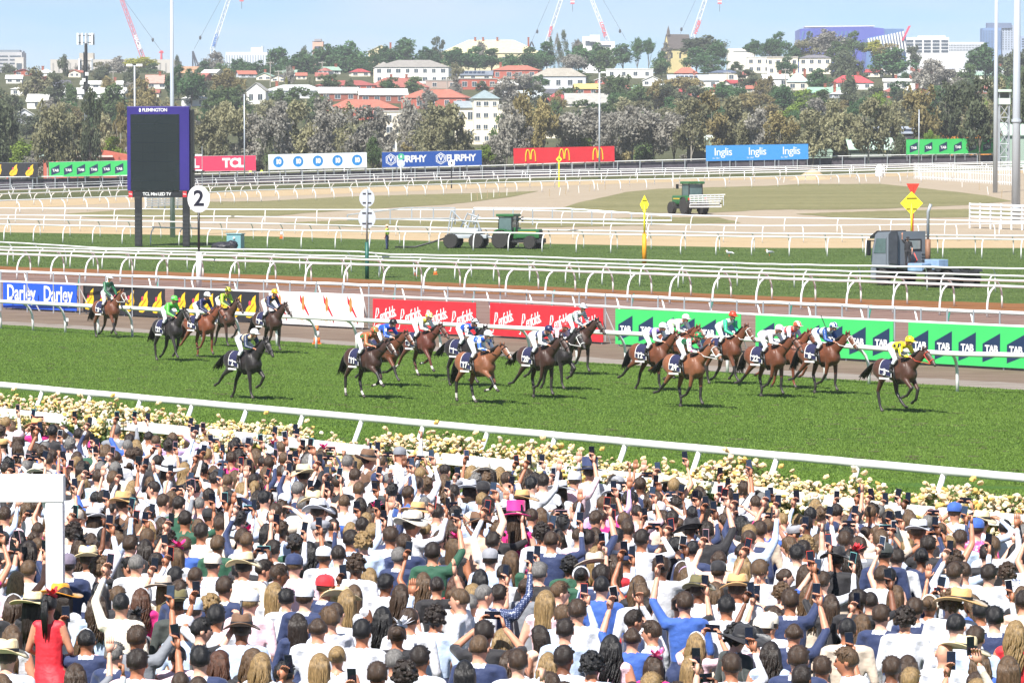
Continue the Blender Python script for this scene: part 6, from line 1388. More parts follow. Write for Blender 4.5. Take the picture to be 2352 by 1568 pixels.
# ------------------------------------------------------------------ hands: palm and five bent fingers
def hand(mb, wrist, dirn, palm_n, curl=0.5, sc=1.0):
    w = Vector(wrist); t = Vector(dirn).normalized(); n = Vector(palm_n); n = (n - t*n.dot(t)).normalized(); s = t.cross(n)
    pl = 0.095*sc
    vs = []
    for (a, b2, c) in ((0, -0.026, -0.014), (0, 0.026, -0.014), (0, 0.026, 0.014), (0, -0.026, 0.014), (pl, -0.042, -0.011), (pl, 0.042, -0.011), (pl, 0.042, 0.011), (pl, -0.042, 0.011)): vs.append(w + t*a + s*b2*sc + n*c*sc)
    mb.add(vs, [(0, 1, 2, 3), (7, 6, 5, 4), (0, 4, 5, 1), (1, 5, 6, 2), (2, 6, 7, 3), (3, 7, 4, 0)])
    for k, L in enumerate((0.072, 0.082, 0.078, 0.062)):
        b0 = w + t*(pl - 0.004) + s*(-0.031 + 0.0205*k)*sc; c = curl*(0.9 + 0.08*k)
        d1 = (t*math.cos(c*0.6) + n*math.sin(c*0.6)); d2 = (t*math.cos(c*1.5) + n*math.sin(c*1.5)); p1 = b0 + d1*L*0.5*sc; p2 = p1 + d2*L*0.5*sc
        mb.tube([b0, p1, p2], [0.0098*sc, 0.0092*sc, 0.0065*sc], 5)
    b0 = w + t*0.03*sc - s*0.028*sc; d1 = (t*0.6 - s*0.7 + n*0.35).normalized(); d2 = (t*0.85 - s*0.2 + n*0.5*max(0.2, curl)).normalized()
    mb.tube([b0, b0 + d1*0.04*sc, b0 + d1*0.04*sc + d2*0.032*sc], [0.0125*sc, 0.011*sc, 0.007*sc], 5)
# ------------------------------------------------------------------ the jockey, crouched over the withers
def jockey(kind):
    P = []
    if kind == 'low': hip, sh, hd, kn, ft, el, hn = (-0.20, 1.86), (0.30, 1.93), (0.53, 2.05), (0.20, 1.52), (0.03, 1.20), (0.42, 1.66), (0.66, 1.60)
    elif kind == 'mid': hip, sh, hd, kn, ft, el, hn = (-0.22, 1.88), (0.22, 2.06), (0.40, 2.24), (0.18, 1.54), (0.03, 1.20), (0.34, 1.76), (0.62, 1.62)
    else: hip, sh, hd, kn, ft, el, hn = (-0.16, 1.84), (0.06, 2.24), (0.17, 2.47), (0.16, 1.50), (0.03, 1.18), (0.20, 1.94), (0.54, 1.66)
    p = lambda q, y=0.0: (q[0], y, q[1]); lp = lambda a, b, f, y=0.0: (a[0] + (b[0]-a[0])*f, y, a[1] + (b[1]-a[1])*f)
    P.append(('breeches', [(p(hip), (0.16, 0.16, 0.15)), (lp(hip, sh, 0.2), (0.14, 0.15, 0.13))]))
    P.append(('silk', [(lp(hip, sh, 0.25), (0.13, 0.145, 0.125)), (lp(hip, sh, 0.7), (0.135, 0.175, 0.13)), (p(sh), (0.10, 0.17, 0.10))]))
    P.append(('skin', [(p(sh), 0.06), (lp(sh, hd, 0.75), 0.055)]))
    P.append(('skin', [(p(hd), (0.098, 0.075, 0.11)), ((hd[0] + 0.035, 0, hd[1] - 0.055), (0.07, 0.058, 0.07))]))
    P.append(('skin', [((hd[0] + 0.10, 0, hd[1] - 0.03), 0.016), ((hd[0] + 0.115, 0, hd[1] - 0.045), 0.016)]))
    ends = []
    for s in (-1, 1):
        P.append(('breeches', [(p(hip, 0.10*s), 0.105), (p(kn, 0.26*s), 0.068)])); P.append(('breeches', [(p(kn, 0.26*s), 0.066), (lp(kn, ft, 0.35, 0.29*s), 0.058)]))
        P.append(('boot', [(lp(kn, ft, 0.4, 0.29*s), 0.058), (p(ft, 0.31*s), 0.042)])); P.append(('boot', [(p(ft, 0.31*s), 0.042), ((ft[0] + 0.14, 0.32*s, ft[1] - 0.04), 0.034)]))
        P.append(('sleeve', [(p(sh, 0.17*s), 0.080), (p(el, 0.25*s), 0.058)])); P.append(('sleeve', [(p(el, 0.25*s), 0.056), (lp(el, hn, 0.75, 0.15*s), 0.040)]))
        P.append(('skin', [(lp(el, hn, 0.8, 0.14*s), 0.030), (p(hn, 0.095*s), 0.028)])); ends.append((p(hn, 0.095*s), (hn[0] - el[0], -0.12*s, hn[1] - el[1])))
    me, tags = blob('jockey_body', P, 0.021, 3)
    parts = []
    for w, t in ends: mb = MB(); hand(mb, w, t, (0, 0, -1), 1.2, 0.95); parts.append((mb, tags.index('skin')))
    mb = MB(); mb.ball((hd[0] + 0.085, -0.033, hd[1] + 0.0), 0.024, sub=1); mb.ball((hd[0] + 0.085, 0.033, hd[1] + 0.0), 0.024, sub=1); parts.append((mb, tags.index('boot')))
    add_to(me, parts)
    cap = MB(); c = (hd[0] - 0.012, 0, hd[1] + 0.02)
    prof = [(0.128, -0.03), (0.132, 0.02), (0.120, 0.075), (0.088, 0.115), (0.045, 0.135), (0.0, 0.141)]
    cap.lathe(prof, 18, M=Matrix.Translation(c) @ Matrix.Diagonal((1.08, 0.92, 1.0, 1)))
    cap.prism([(0.10, -0.012), (0.205, -0.03), (0.205, -0.022), (0.10, 0.005)], -0.085, 0.085, M=Matrix.Translation(c))
    return me, tags, cap.mesh('cap', [None], smooth=True), hd
JK = {k: jockey(k) for k in ('low', 'mid', 'up')}
# ------------------------------------------------------------------ the field
def coat(name, r, g, b, g2=0.48):
    c = tuple(x/1.35 for x in srgb(r, g, b)); return mat('coat_' + name, c, rough=g2, var=0.20, scale=2.6, detail=3, spec=0.45, sheen=0.1)
COATS = {'bay': coat('bay', 128, 72, 44), 'dbay': coat('dark_bay', 76, 46, 34), 'black': coat('black', 44, 36, 36), 'chest': coat('chestnut', 146, 80, 50), 'lbay': coat('light_bay', 158, 98, 64), 'brown': coat('brown', 92, 56, 40), 'dchest': coat('dark_chestnut', 116, 58, 42)}
CNAME = {'bay': 'bay', 'dbay': 'dark bay', 'black': 'black', 'chest': 'chestnut', 'lbay': 'light bay', 'brown': 'brown', 'dchest': 'dark chestnut'}
M_HAIRB = mat('black_horse_hair', (0.014, 0.012, 0.012), rough=0.5, var=0.3, scale=20)
M_POINT = mat('black_points', (0.030, 0.025, 0.024), rough=0.5, var=0.2, scale=8)
M_HOOF = mat('dark_hoof', (0.06, 0.05, 0.045), rough=0.5, var=0.2, scale=8)
M_SOCK = mat('white_sock', (0.62, 0.58, 0.54), rough=0.7, var=0.12, scale=12)
M_LEATH = mat('black_leather', (0.02, 0.018, 0.018), rough=0.4, var=0.2)
M_WTACK = mat('white_tack', (0.78, 0.77, 0.75), rough=0.5, var=0.04)
M_BREECH = mat('white_breeches', (0.74, 0.75, 0.78), rough=0.6, var=0.05, scale=8, bump=0.2, bscale=20)
M_CLOTHN = mS('navy_saddle_cloth', 34, 36, 74, rough=0.7, var=0.1)
SKINS = [mat('skin_%d' % i, c, rough=0.5, var=0.07, scale=14) for i, c in enumerate((srgb(214, 158, 132), srgb(202, 142, 114), srgb(176, 116, 86), srgb(120, 76, 54), srgb(226, 174, 150)))]
def silk(name, c1, c2=None, pat=None, sc=9.0):
    k = 'silk_' + name
    if k in _M: return _M[k]
    if not c2: return mS(k, *c1, rough=0.4, var=0.06, scale=6, bump=0.25, bscale=16)
    m = mS(k, *c1, rough=0.4, var=0.04, scale=6); nt = m.node_tree; N = nt.nodes; L = nt.links; bs = N['Principled BSDF']
    tc = N.new('ShaderNodeTexCoord'); mx = N.new('ShaderNodeMix'); mx.data_type = 'RGBA'; mx.inputs['A'].default_value = (*srgb(*c1), 1); mx.inputs['B'].default_value = (*srgb(*c2), 1)
    th = N.new('ShaderNodeMath'); th.operation = 'GREATER_THAN'
    if pat == 'spots':
        t = N.new('ShaderNodeTexVoronoi'); t.inputs['Scale'].default_value = sc; t.inputs['Randomness'].default_value = 0.3; L.new(tc.outputs['Object'], t.inputs['Vector']); th.operation = 'LESS_THAN'; th.inputs[1].default_value = 0.34; L.new(t.outputs['Distance'], th.inputs[0])
    elif pat == 'check':
        t = N.new('ShaderNodeTexChecker'); t.inputs['Scale'].default_value = sc; L.new(tc.outputs['Object'], t.inputs['Vector']); th.inputs[1].default_value = 0.5; L.new(t.outputs['Fac'], th.inputs[0])
    else:
        t = N.new('ShaderNodeTexWave'); t.bands_direction = {'hoops': 'X', 'stripes': 'Y', 'zstripes': 'Z'}[pat]; t.inputs['Scale'].default_value = sc; L.new(tc.outputs['Object'], t.inputs['Vector']); th.inputs[1].default_value = 0.5; L.new(t.outputs['Fac'], th.inputs[0])
    L.new(th.outputs[0], mx.inputs['Factor']); L.new(mx.outputs['Result'], bs.inputs['Base Color']); return m
W_, NV, YL, BLU, RD_, GN_, LG_, PK_, OR_, CRM, BK_, PUR = (238, 238, 240), (34, 40, 84), (244, 226, 40), (30, 84, 196), (222, 56, 60), (34, 100, 66), (96, 204, 74), (244, 206, 218), (246, 176, 50), (232, 206, 170), (24, 24, 28), (70, 50, 130)
# x, y of the ground under the girth, coat, pose, seat, silks, sleeves, cap, number, extras, words
FIELD = [
 (247, 776, 'bay', 'e', 'up', silk('dgreen_w', GN_, W_, 'hoops', 2.2), silk('green', GN_), silk('white', W_), '5', 'w', 'dark green and white silks', 'trailing last at the far left'),
 (512, 797, 'brown', 'c', 'mid', silk('blk_lime', BK_, (190, 214, 60), 'stripes', 4), silk('lime', (170, 210, 60)), silk('lime_blk', (220, 224, 70), BK_, 'stripes', 5), '14', '', 'black and yellow green silks', 'partly hidden behind the chestnut horse'),
 (462, 822, 'chest', 'd', 'mid', silk('navy', NV), silk('navy', NV), silk('white', W_), '8', 'k', 'plain navy silks and a white cap', 'second from the far left, on the chestnut'),
 (388, 830, 'black', 'e', 'mid', silk('lime2', LG_), silk('lime2', LG_), silk('lime_p', LG_, (150, 90, 190), 'spots', 7), '21', '', 'bright lime green silks', 'at the far left'),
 (618, 812, 'dbay', 'd', 'mid', silk('navy_or', NV, OR_, 'hoops', 1.3), silk('navy', NV), silk('amber', OR_), '9', 'b', 'navy and orange silks with an amber cap', 'in front of the white board'),
 (562, 918, 'black', 'c', 'low', silk('navy_cr', (44, 58, 86), CRM, 'hoops', 1.1), silk('navy2', (40, 56, 84)), silk('white', W_), '2', 'd', 'navy and cream silks with a white cap', 'on the black horse near the outside rail'),
 (880, 888, 'bay', 'f', 'low', silk('blue', BLU), silk('blue_w', BLU, W_, 'spots', 5), silk('black', BK_), '10', 'b', 'plain blue silks with a black cap', 'half hidden behind the red and green rider'),
 (838, 916, 'dbay', 'b', 'low', silk('tartan', (218, 74, 54), (60, 120, 60), 'stripes', 5), silk('tartan2', (224, 84, 60), (60, 120, 60), 'zstripes', 6), silk('tartan3', (220, 90, 60), (50, 140, 70), 'stripes', 6), '11', 's', 'red and green striped silks', 'on a dark bay'),
 (965, 866, 'dchest', 'f', 'low', silk('wh_yel', W_, (232, 216, 70), 'check', 5), silk('white', W_), silk('yel_gr', (236, 214, 60), (180, 180, 186), 'stripes', 5), '5', 's', 'white and yellow silks with a yellow cap', 'in front of the red board'),
 (1068, 888, 'black', 'e', 'low', silk('blue', BLU), silk('blk_w', (40, 40, 60), W_, 'check', 8), silk('chk', BK_, W_, 'check', 9), '1', '', 'blue silks with checked sleeves and a checked cap', 'on the black horse in mid field'),
 (1096, 928, 'lbay', 'b', 'low', silk('blue_chk', (40, 96, 200), W_, 'check', 6), silk('blue_chk', BLU), silk('white', W_), '17', 's', 'blue and white checked silks with a white cap', 'on the light bay'),
 (1322, 862, 'dbay', 'd', 'mid', silk('gr_hoop', (30, 100, 84), W_, 'hoops', 2.6), silk('nv_hoop', (40, 60, 90), W_, 'zstripes', 5), silk('wh_hoop', W_, (40, 80, 90), 'zstripes', 5), '19', '', 'green and white hooped silks', 'beside the end of the red board'),
 (1275, 896, 'black', 'c', 'low', silk('red_pk', (226, 70, 70), (240, 190, 210), 'hoops', 1.5), silk('pink', PK_), silk('red', RD_), '7', 'w', 'red and pink silks with a red cap', 'half hidden behind the navy capped rider'),
 (1236, 916, 'dbay', 'd', 'low', silk('wh_nv', W_, (60, 70, 110), 'hoops', 1.4), silk('white', W_), silk('navy_cap', NV), '20', '', 'white and navy silks with a navy cap', 'in mid field'),
 (1552, 872, 'chest', 'f', 'low', silk('wh_pk', W_, (180, 220, 150), 'spots', 4), silk('white', W_), silk('palepink', (244, 214, 226)), '16', 'b', 'white and pale green silks with a pale pink cap', 'in front of the first green board'),
 (1496, 898, 'bay', 'c', 'low', silk('wh_pur', (236, 232, 244), (110, 90, 170), 'hoops', 1.2), silk('white', W_), silk('white', W_), '12', '', 'white and purple silks with a white cap', 'beside the green spotted rider'),
 (1664, 884, 'bay', 'e', 'mid', silk('white', W_), silk('mint', (40, 190, 140)), silk('redcap', (226, 70, 46)), '13', 'w', 'white silks with mint sleeves and a red cap', 'behind the green spotted rider'),
 (1576, 938, 'lbay', 'd', 'low', silk('dgr_spot', (24, 92, 56), (200, 60, 50), 'spots', 8), silk('wh_pink', W_, (220, 110, 150), 'spots', 8), silk('dgr_spot2', (24, 120, 70), (210, 70, 50), 'spots', 9), '24', 'n', 'dark green silks with red spots', 'on the horse with the fluffy white noseband'),
 (1806, 893, 'chest', 'c', 'low', silk('wh_red', (230, 226, 240), (226, 80, 60), 'hoops', 1.4), silk('lav', (214, 210, 236)), silk('red_w', (230, 90, 60), W_, 'stripes', 3), '18', 'b', 'red and white silks with a red and white cap', 'behind the pale pink rider'),
 (1762, 914, 'bay', 'd', 'low', silk('pale', (244, 236, 244)), silk('pale', (244, 236, 244)), silk('pinkcap', (246, 196, 214)), '22', '', 'pale pink silks with a pink cap', 'third from the front'),
 (1886, 906, 'bay', 'd', 'low', silk('nv_w', (32, 58, 110), W_, 'hoops', 1.2), silk('nvblue', (36, 80, 150)), silk('silver_nv', (206, 210, 214), (40, 64, 120), 'stripes', 3.5), '6', 'wkh', 'navy and white silks holding a raised whip', 'second from the front'),
 (2060, 948, 'brown', 'a', 'low', silk('yel_spot', YL, (40, 40, 30), 'spots', 4.2), silk('yel_spot', YL), silk('yel_spot2', YL, (60, 60, 30), 'spots', 12), '3', 'y', 'yellow silks with black spots', 'leading the field'),
]
GH2 = 'galloping racehorses'; GJ = 'riders on the racehorses'
for i, (px, py, ct, ps, seat, sm_, slv, cp, num, ex, wds, where) in enumerate(FIELD):
    me, tags, low, info = HB[ps]; b = hit(px, py); r = random.Random(i)
    hd_ = math.atan2(TU[1], TU[0]) + R(r.uniform(-3, 3))
    mm = {'coat': COATS[ct], 'point': M_POINT if ct not in ('chest', 'dchest') else COATS[ct], 'dark': M_HOOF, 'sock': M_SOCK if 's' in ex else (M_POINT if ct not in ('chest', 'dchest') else COATS[ct]), 'blaze': M_SOCK if 'b' in ex or i in (0, 7, 10, 15, 20) else COATS[ct]}
    h = link('racehorse', me, None, (b.x, b.y, b.z - low*1.05), hd_, [mm[t] for t in tags]); h.scale = (1.06, 1.10, 1.05)
    words = wds.split(' with ')[0].split(' and a ')[0].split(' holding')[0]
    tag(h, '%s racehorse number %s carrying the rider in %s' % (CNAME[ct], num, words), 'horse', GH2)
    hm = M_HAIRB if ct not in ('chest',) else COATS['dchest']
    link('tail', TAILS[(0, 1, 2, 0)[i % 4]] if i != 21 else TAILS[1], h, mats=[hm]); link('mane', MANES[ps], h, mats=[hm])
    link('bridle', BRID[ps][1 if 'n' in ex else 0], h, mats=[M_WTACK if ('w' in ex or 'n' in ex) else (mS('red_rein', 220, 80, 60) if 'y' in ex else M_LEATH)])
    c = link('saddle_cloth', CLOTH, h, mats=[M_CLOTHN]); link('cloth_border', PIPE, h, mats=[M_WTACK]); link('saddle', SADDLE, h, mats=[M_LEATH])
    letters(num, c, (-0.19, -0.312, 1.14), M_WTACK, size=0.25, bold=0.010, name='number')
    letters(num, c, (-0.19, 0.312, 1.14), M_WTACK, size=0.25, bold=0.010, rot=(R(90), 0, R(180)), name='number')
    mbx = MB(); mbx.box(-0.40, 0.02, -0.318, -0.311, 0.93, 0.985); mbx.build('name_strip', M_WTACK, c)
    jm, jt, cap, hd = JK[seat]
    q = {'silk': sm_, 'sleeve': slv, 'breeches': M_BREECH, 'boot': M_LEATH, 'skin': SKINS[i % 2]}
    j = link('person', jm, None, (b.x, b.y, b.z - low*1.05), hd_, [q[t] for t in jt]); j.scale = (1.05, 1.06, 1.05)
    tag(j, ('rider in %s, %s' % (wds, where)) if len(('rider in %s, %s' % (wds, where)).split()) <= 16 else 'rider in ' + wds, 'person', GJ)
    link('cap', cap, j, mats=[cp])
    if 'h' in ex:
        w = MB(); w.tube([(0.62, -0.13, 1.62), (0.45, -0.28, 2.05), (0.30, -0.34, 2.42)], [0.012, 0.010, 0.014], 6); o = w.build('whip', M_LEATH, None); o.location = j.location; o.rotation_euler = j.rotation_euler; o.scale = j.scale; tag(o, 'black whip held up by the rider in navy and white', 'whip')
# ------------------------------------------------------------------ rose hedge and its white rail
M_BLOOM = [mat('apricot_bloom', (0.78, 0.60, 0.33), rough=0.6, var=0.10, scale=30), mat('pale_bloom', (0.80, 0.72, 0.52), rough=0.6, var=0.08, scale=30), mat('pink_bloom', (0.78, 0.52, 0.36), rough=0.6, var=0.10, scale=30), mat('gold_bloom', (0.74, 0.50, 0.14), rough=0.6, var=0.12, scale=30)]
M_RLEAF = leaf_mat('rose_leaves', (0.07, 0.115, 0.03), (0.17, 0.23, 0.065), 0.35)
def bush_meshes(seed, hgt=1.25, wid=0.95, dense=1.0):
    r = np.random.RandomState(seed)
    n = int(2200*dense); V = []; F = []
    lob = [(r.uniform(-0.45, 0.45)*wid, r.uniform(-0.30, 0.30), r.uniform(0.35, 0.78)*hgt, r.uniform(0.22, 0.34)) for _ in range(12)]
    for i in range(n):
        l = lob[r.randint(len(lob))]; d = r.normal(size=3); d /= np.linalg.norm(d); p = np.array(l[:3]) + d*l[3]*r.uniform(0.4, 1.0); p[2] = max(0.1, p[2])
        a = r.normal(size=3); a /= np.linalg.norm(a); b = np.cross(a, r.normal(size=3)); b /= np.linalg.norm(b); s = r.uniform(0.028, 0.05); k = len(V)
        V += [p - a*s, p + b*s*0.6, p + a*s, p - b*s*0.6]; F.append((k, k+1, k+2, k+3))
    mb = MB(); mb.add(V, F); fol = mb.mesh('foliage', [M_RLEAF])
    bl = MB(); 
    bm0 = bmesh.new(); bmesh.ops.create_icosphere(bm0, subdivisions=1, radius=1); bv = [q.co.copy() for q in bm0.verts]; bf = [[q.index for q in f.verts] for f in bm0.faces]; bm0.free()
    for i in range(int(390*dense)):
        l = lob[r.randint(len(lob))]; d = r.normal(size=3); d[2] = abs(d[2])*0.9 - 0.25; d[1] -= 0.25; d /= np.linalg.norm(d); p = np.array(l[:3]) + d*l[3]*r.uniform(0.92, 1.22); s = r.uniform(0.034, 0.060)
        if r.rand() < 0.05: p[2] += r.uniform(0.10, 0.26)
        rot = Euler((r.uniform(-0.8, 0.8), r.uniform(-0.8, 0.8), r.uniform(0, 6))).to_matrix()
        bl.add([Vector(p) + rot @ Vector((v.x*s*(0.75 + 0.55*r.rand()), v.y*s*(0.75 + 0.55*r.rand()), v.z*s*(0.45 + 0.4*r.rand()))) for v in bv], bf, r.choice(4, p=(0.42, 0.28, 0.14, 0.16)))
    return fol, bl.mesh('blooms', M_BLOOM)
BUSH = [bush_meshes(3 + k*5) for k in range(5)]
ROSE_LINE = [(0, 941), (590, 1000), (823, 1026), (1272, 1071), (1555, 1101), (2025, 1158), (2352, 1188)]
def rose_rail():
    xs = np.linspace(-300, 2900, 60); pts = [hit(x, polyx(ROSE_LINE, x), 0.98) for x in xs]
    rt = empty('rose_rail', pts[30], 0, 'low white board rail running through the rose hedge in front of the crowd', 'rail'); o0 = Vector(rt.location)
    for i in range(0, 59):
        a = pts[i] - o0; b = pts[i+1] - o0; d = b - a; L = d.length; rz = math.atan2(d.y, d.x)
        M = Matrix.Translation(a) @ Matrix.Rotation(rz, 4, 'Z')
        mb = MB(); mb.bbox(0.006, L - 0.006, -0.05, 0.06, 0.82, 1.02, 0.012, M=M); mb.build('board', WHITE, rt)
        if i % 2 == 0: mb = MB(); mb.box(-0.05, 0.05, 0.065, 0.15, 0, 0.98, M=M); mb.build('post', WHITE, rt)
rose_rail()
def hedge():
    x = -240; k = 0; r = random.Random(4)
    AN = ['at the far left of the hedge', 'second along from the far left', 'left of the hedge gap', 'right of the hedge gap', 'below the black horse', 'below the red and green rider', 'in the left middle of the hedge', 'below the light bay', 'in the middle of the hedge', 'below the white and navy rider', 'in the right middle of the hedge', 'below the green spotted rider', 'below the pale pink rider', 'toward the right of the hedge', 'below the leading horse', 'at the far right of the hedge']
    cnt = {}
    while x < 2760:
        yl = polyx(ROSE_LINE, x); b = hit(x, yl, 0.98); s = ppm(b.y)
        gap = 418 < x < 482
        if not gap:
            low = (380 < x < 420) or (690 < x < 800)
            off = Vector((TN[0], TN[1], 0))*r.uniform(0.25, 0.6); p = b + off; p.z = gz(p.x, p.y)
            sc = r.uniform(0.92, 1.12)*(0.86 if low else 1.0)*(1.06 if 1150 < x < 1350 else 1.0)
            wd = AN[max(0, min(len(AN) - 1, int((x + 40)/2420*len(AN))))]; cnt[wd] = cnt.get(wd, 0) + 1
            ordn = ['first', 'second', 'third', 'fourth', 'fifth', 'sixth'][min(5, cnt[wd] - 1)]
            rt = empty('rose_bush', p, r.uniform(-0.4, 0.4) - R(50.5), 'apricot rose bush %s, the %s one' % (wd, ordn), 'rose bush', 'rose bushes of the hedge'); rt.scale = (sc, sc, sc)
            fol, bl = BUSH[k % 5]; link('foliage', fol, rt); o = link('blooms', bl, rt); tag(o, kind='stuff')
            if r.random() < 0.30:      # a lower bush spilling over on the crowd side
                q = b - Vector((TN[0], TN[1], 0))*0.38; q.z = gz(q.x, q.y); cnt[wd + 'n'] = cnt.get(wd + 'n', 0) + 1
                rt2 = empty('rose_bush', q, r.uniform(0, 6), 'low rose bush over the white board %s, the %s' % (wd, ['first', 'second', 'third', 'fourth'][min(3, cnt[wd + 'n'] - 1)]), 'rose bush', 'rose bushes of the hedge'); s2 = sc*0.74; rt2.scale = (s2, s2, s2)
                fol, bl = BUSH[(k + 2) % 5]; link('foliage', fol, rt2); o = link('blooms', bl, rt2); tag(o, kind='stuff')
        x += 0.98*s*0.64; k += 1
hedge()
# ------------------------------------------------------------------ tractors, sprayer, truck and the people with them
M_JG = mS('tractor_green', 48, 104, 58, rough=0.35, var=0.08, scale=2); M_JY = mS('rim_yellow', 226, 186, 60, rough=0.4, var=0.08); M_CGL = mat('cab_glass', (0.10, 0.16, 0.16), rough=0.06, var=0.1, spec=0.9); M_SILV = mat('silver_steel', (0.50, 0.54, 0.58), rough=0.4, var=0.12, scale=2, metal=0.25)
M_TRK = mS('truck_blue_grey', 118, 126, 136, rough=0.35, var=0.06, scale=1.5); M_HIV = mS('hi_vis', 214, 240, 90, rough=0.7)
def wheel(rt, x, y, r, w, rim, name='wheel'):
    M = Matrix.Translation((x, y, r)) @ Matrix.Rotation(R(90), 4, 'X'); sgn = 1 if y > 0 else -1
    mb = MB(); mb.lathe([(r*0.58, -w/2), (r*0.92, -w/2), (r, -w/2*0.72), (r, w/2*0.72), (r*0.92, w/2), (r*0.58, w/2)], 24, M=M)
    for k in range(18):
        a = 2*math.pi*k/18
        for s in (-1, 1): mb.box(-0.03, 0.03, s*w*0.02, s*w*0.46, r*0.985, r*1.035, M=Matrix.Translation((x, y, r)) @ Matrix.Rotation(a + s*0.08, 4, 'Y'))
    o = mb.build(name, TYRE, rt); mb = MB(); mb.lathe([(0.0, -w*0.28), (r*0.2, -w*0.30), (r*0.45, -w*0.15), (r*0.585, -w*0.42), (r*0.585, w*0.42), (r*0.45, w*0.15), (r*0.2, w*0.30), (0.0, w*0.28)], 20, M=M); mb.build('rim', rim, o, smooth=True)
def tractor(b, rz, label, sc=1.0):
    rt = empty('tractor', b, rz, label, 'tractor', 'green tractors on the infield', sc)
    mb = MB(); mb.bbox(0.55, 2.55, -0.40, 0.40, 0.80, 1.50, 0.10); mb.bbox(0.35, 0.75, -0.36, 0.36, 0.75, 1.62, 0.06); mb.build('bonnet', M_JG, rt)
    mb = MB(); mb.box(0.6, 2.3, -0.412, -0.402, 1.22, 1.30); mb.box(0.6, 2.3, 0.402, 0.412, 1.22, 1.30); mb.build('stripe', M_JY, rt)
    mb = MB(); mb.box(2.552, 2.565, -0.3, 0.3, 0.9, 1.4); mb.build('grille', BLACK, rt)
    mb = MB(); mb.bbox(-0.7, 2.4, -0.26, 0.26, 0.45, 0.85, 0.05); mb.bbox(2.2, 2.85, -0.3, 0.3, 0.45, 0.8, 0.04); mb.build('chassis', DARK, rt)
    mb = MB(); mb.bbox(-0.72, 0.42, -0.62, 0.62, 1.05, 1.42, 0.05); mb.build('cab_base', M_JG, rt)
    for (x0, x1, y0, y1) in ((-0.68, 0.38, -0.625, -0.60), (-0.68, 0.38, 0.60, 0.625), (-0.70, -0.68, -0.56, 0.56), (0.40, 0.42, -0.56, 0.56)): mb = MB(); mb.box(x0, x1, y0, y1, 1.43, 2.42); mb.build('window', M_CGL, rt)
    for x in (-0.70, 0.40):
        for y in (-0.61, 0.61): mb = MB(); mb.tube([(x, y, 1.4), (x*0.96, y*0.97, 2.45)], 0.05, 6); mb.build('pillar', BLACK, rt)
    mb = MB(); mb.tube([(-0.1, 0, 1.4), (-0.2, 0, 1.9)], [0.24, 0.2], 8); mb.build('seat', BLACK, rt)
    mb = MB(); mb.bbox(-0.88, 0.58, -0.74, 0.74, 2.44, 2.64, 0.06); mb.build('roof', M_JG, rt)
    mb = MB(); mb.tube([(0.75, -0.46, 1.3), (0.75, -0.46, 2.55)], 0.05, 8); mb.build('exhaust', BLACK, rt)
    for y in (-1, 1):
        mb = MB(); mb.tube([(0.45, 0.62*y, 2.3), (0.62, 0.95*y, 2.35)], 0.025, 5); mb.bbox(0.58, 0.64, 0.95*y - 0.12, 0.95*y + 0.12, 2.05, 2.42, 0.02); mb.build('mirror', BLACK, rt)
        mb = MB(); mb.prism([(-1.05, 0.95), (-0.95, 1.35), (-0.6, 1.52), (-0.05, 1.50), (0.2, 1.2), (0.1, 1.2), (-0.1, 1.4), (-0.6, 1.42), (-0.88, 1.28)], 0.50*y, 1.0*y); fix_normals(mb.build('mudguard', M_JG, rt))
        mb = MB(); mb.bbox(-1.06, -1.0, 0.75*y - 0.12, 0.75*y + 0.12, 1.16, 1.34, 0.02); mb.build('tail_light', M_RSIGN, rt)
        wheel(rt, -0.45, 0.78*y, 0.70, 0.46, M_JY); wheel(rt, 1.95, 0.70*y, 0.50, 0.36, M_JY)
    return rt
b = hit(1172, 571); tractor(b, R(-24), 'green tractor with yellow rims towing the silver sprayer', 1.0)
b2 = hit(1588, 493); tractor(b2, R(116), 'green tractor with a harrow seen from behind on the dirt path', 1.2)
rt = empty('harrow', b2 + Vector((1.25, -1.75, 0.12)), R(6), 'white pipe harrow carried behind the far green tractor', 'implement')
for k in range(5): mb = MB(); mb.tube([(-1.55, -0.1*k, 1.72 - 0.20*k), (1.9 - 0.15*k, -0.1*k, 1.80 - 0.21*k)], 0.05, 6); mb.build('pipe', M_WTACK, rt)
for k in range(9): mb = MB(); mb.tube([(-1.5 + 0.4*k, 0.0, 1.75), (-1.5 + 0.4*k, -0.3, 0.75)], 0.04, 5); mb.build('tine', GREYM, rt)
for k in range(3): mb = MB(); mb.tube([(-1.6, -0.3, 0.95 - 0.16*k), (1.5, -0.3, 0.95 - 0.16*k)], 0.05, 6); mb.build('pipe', M_WTACK if k else DARK, rt)
mb = MB(); mb.tube([(-0.3, 0.3, 0.9), (0, 1.5, 0.8), (0.3, 0.3, 0.9)], 0.07, 6); mb.build('drawbar', DARK, rt)
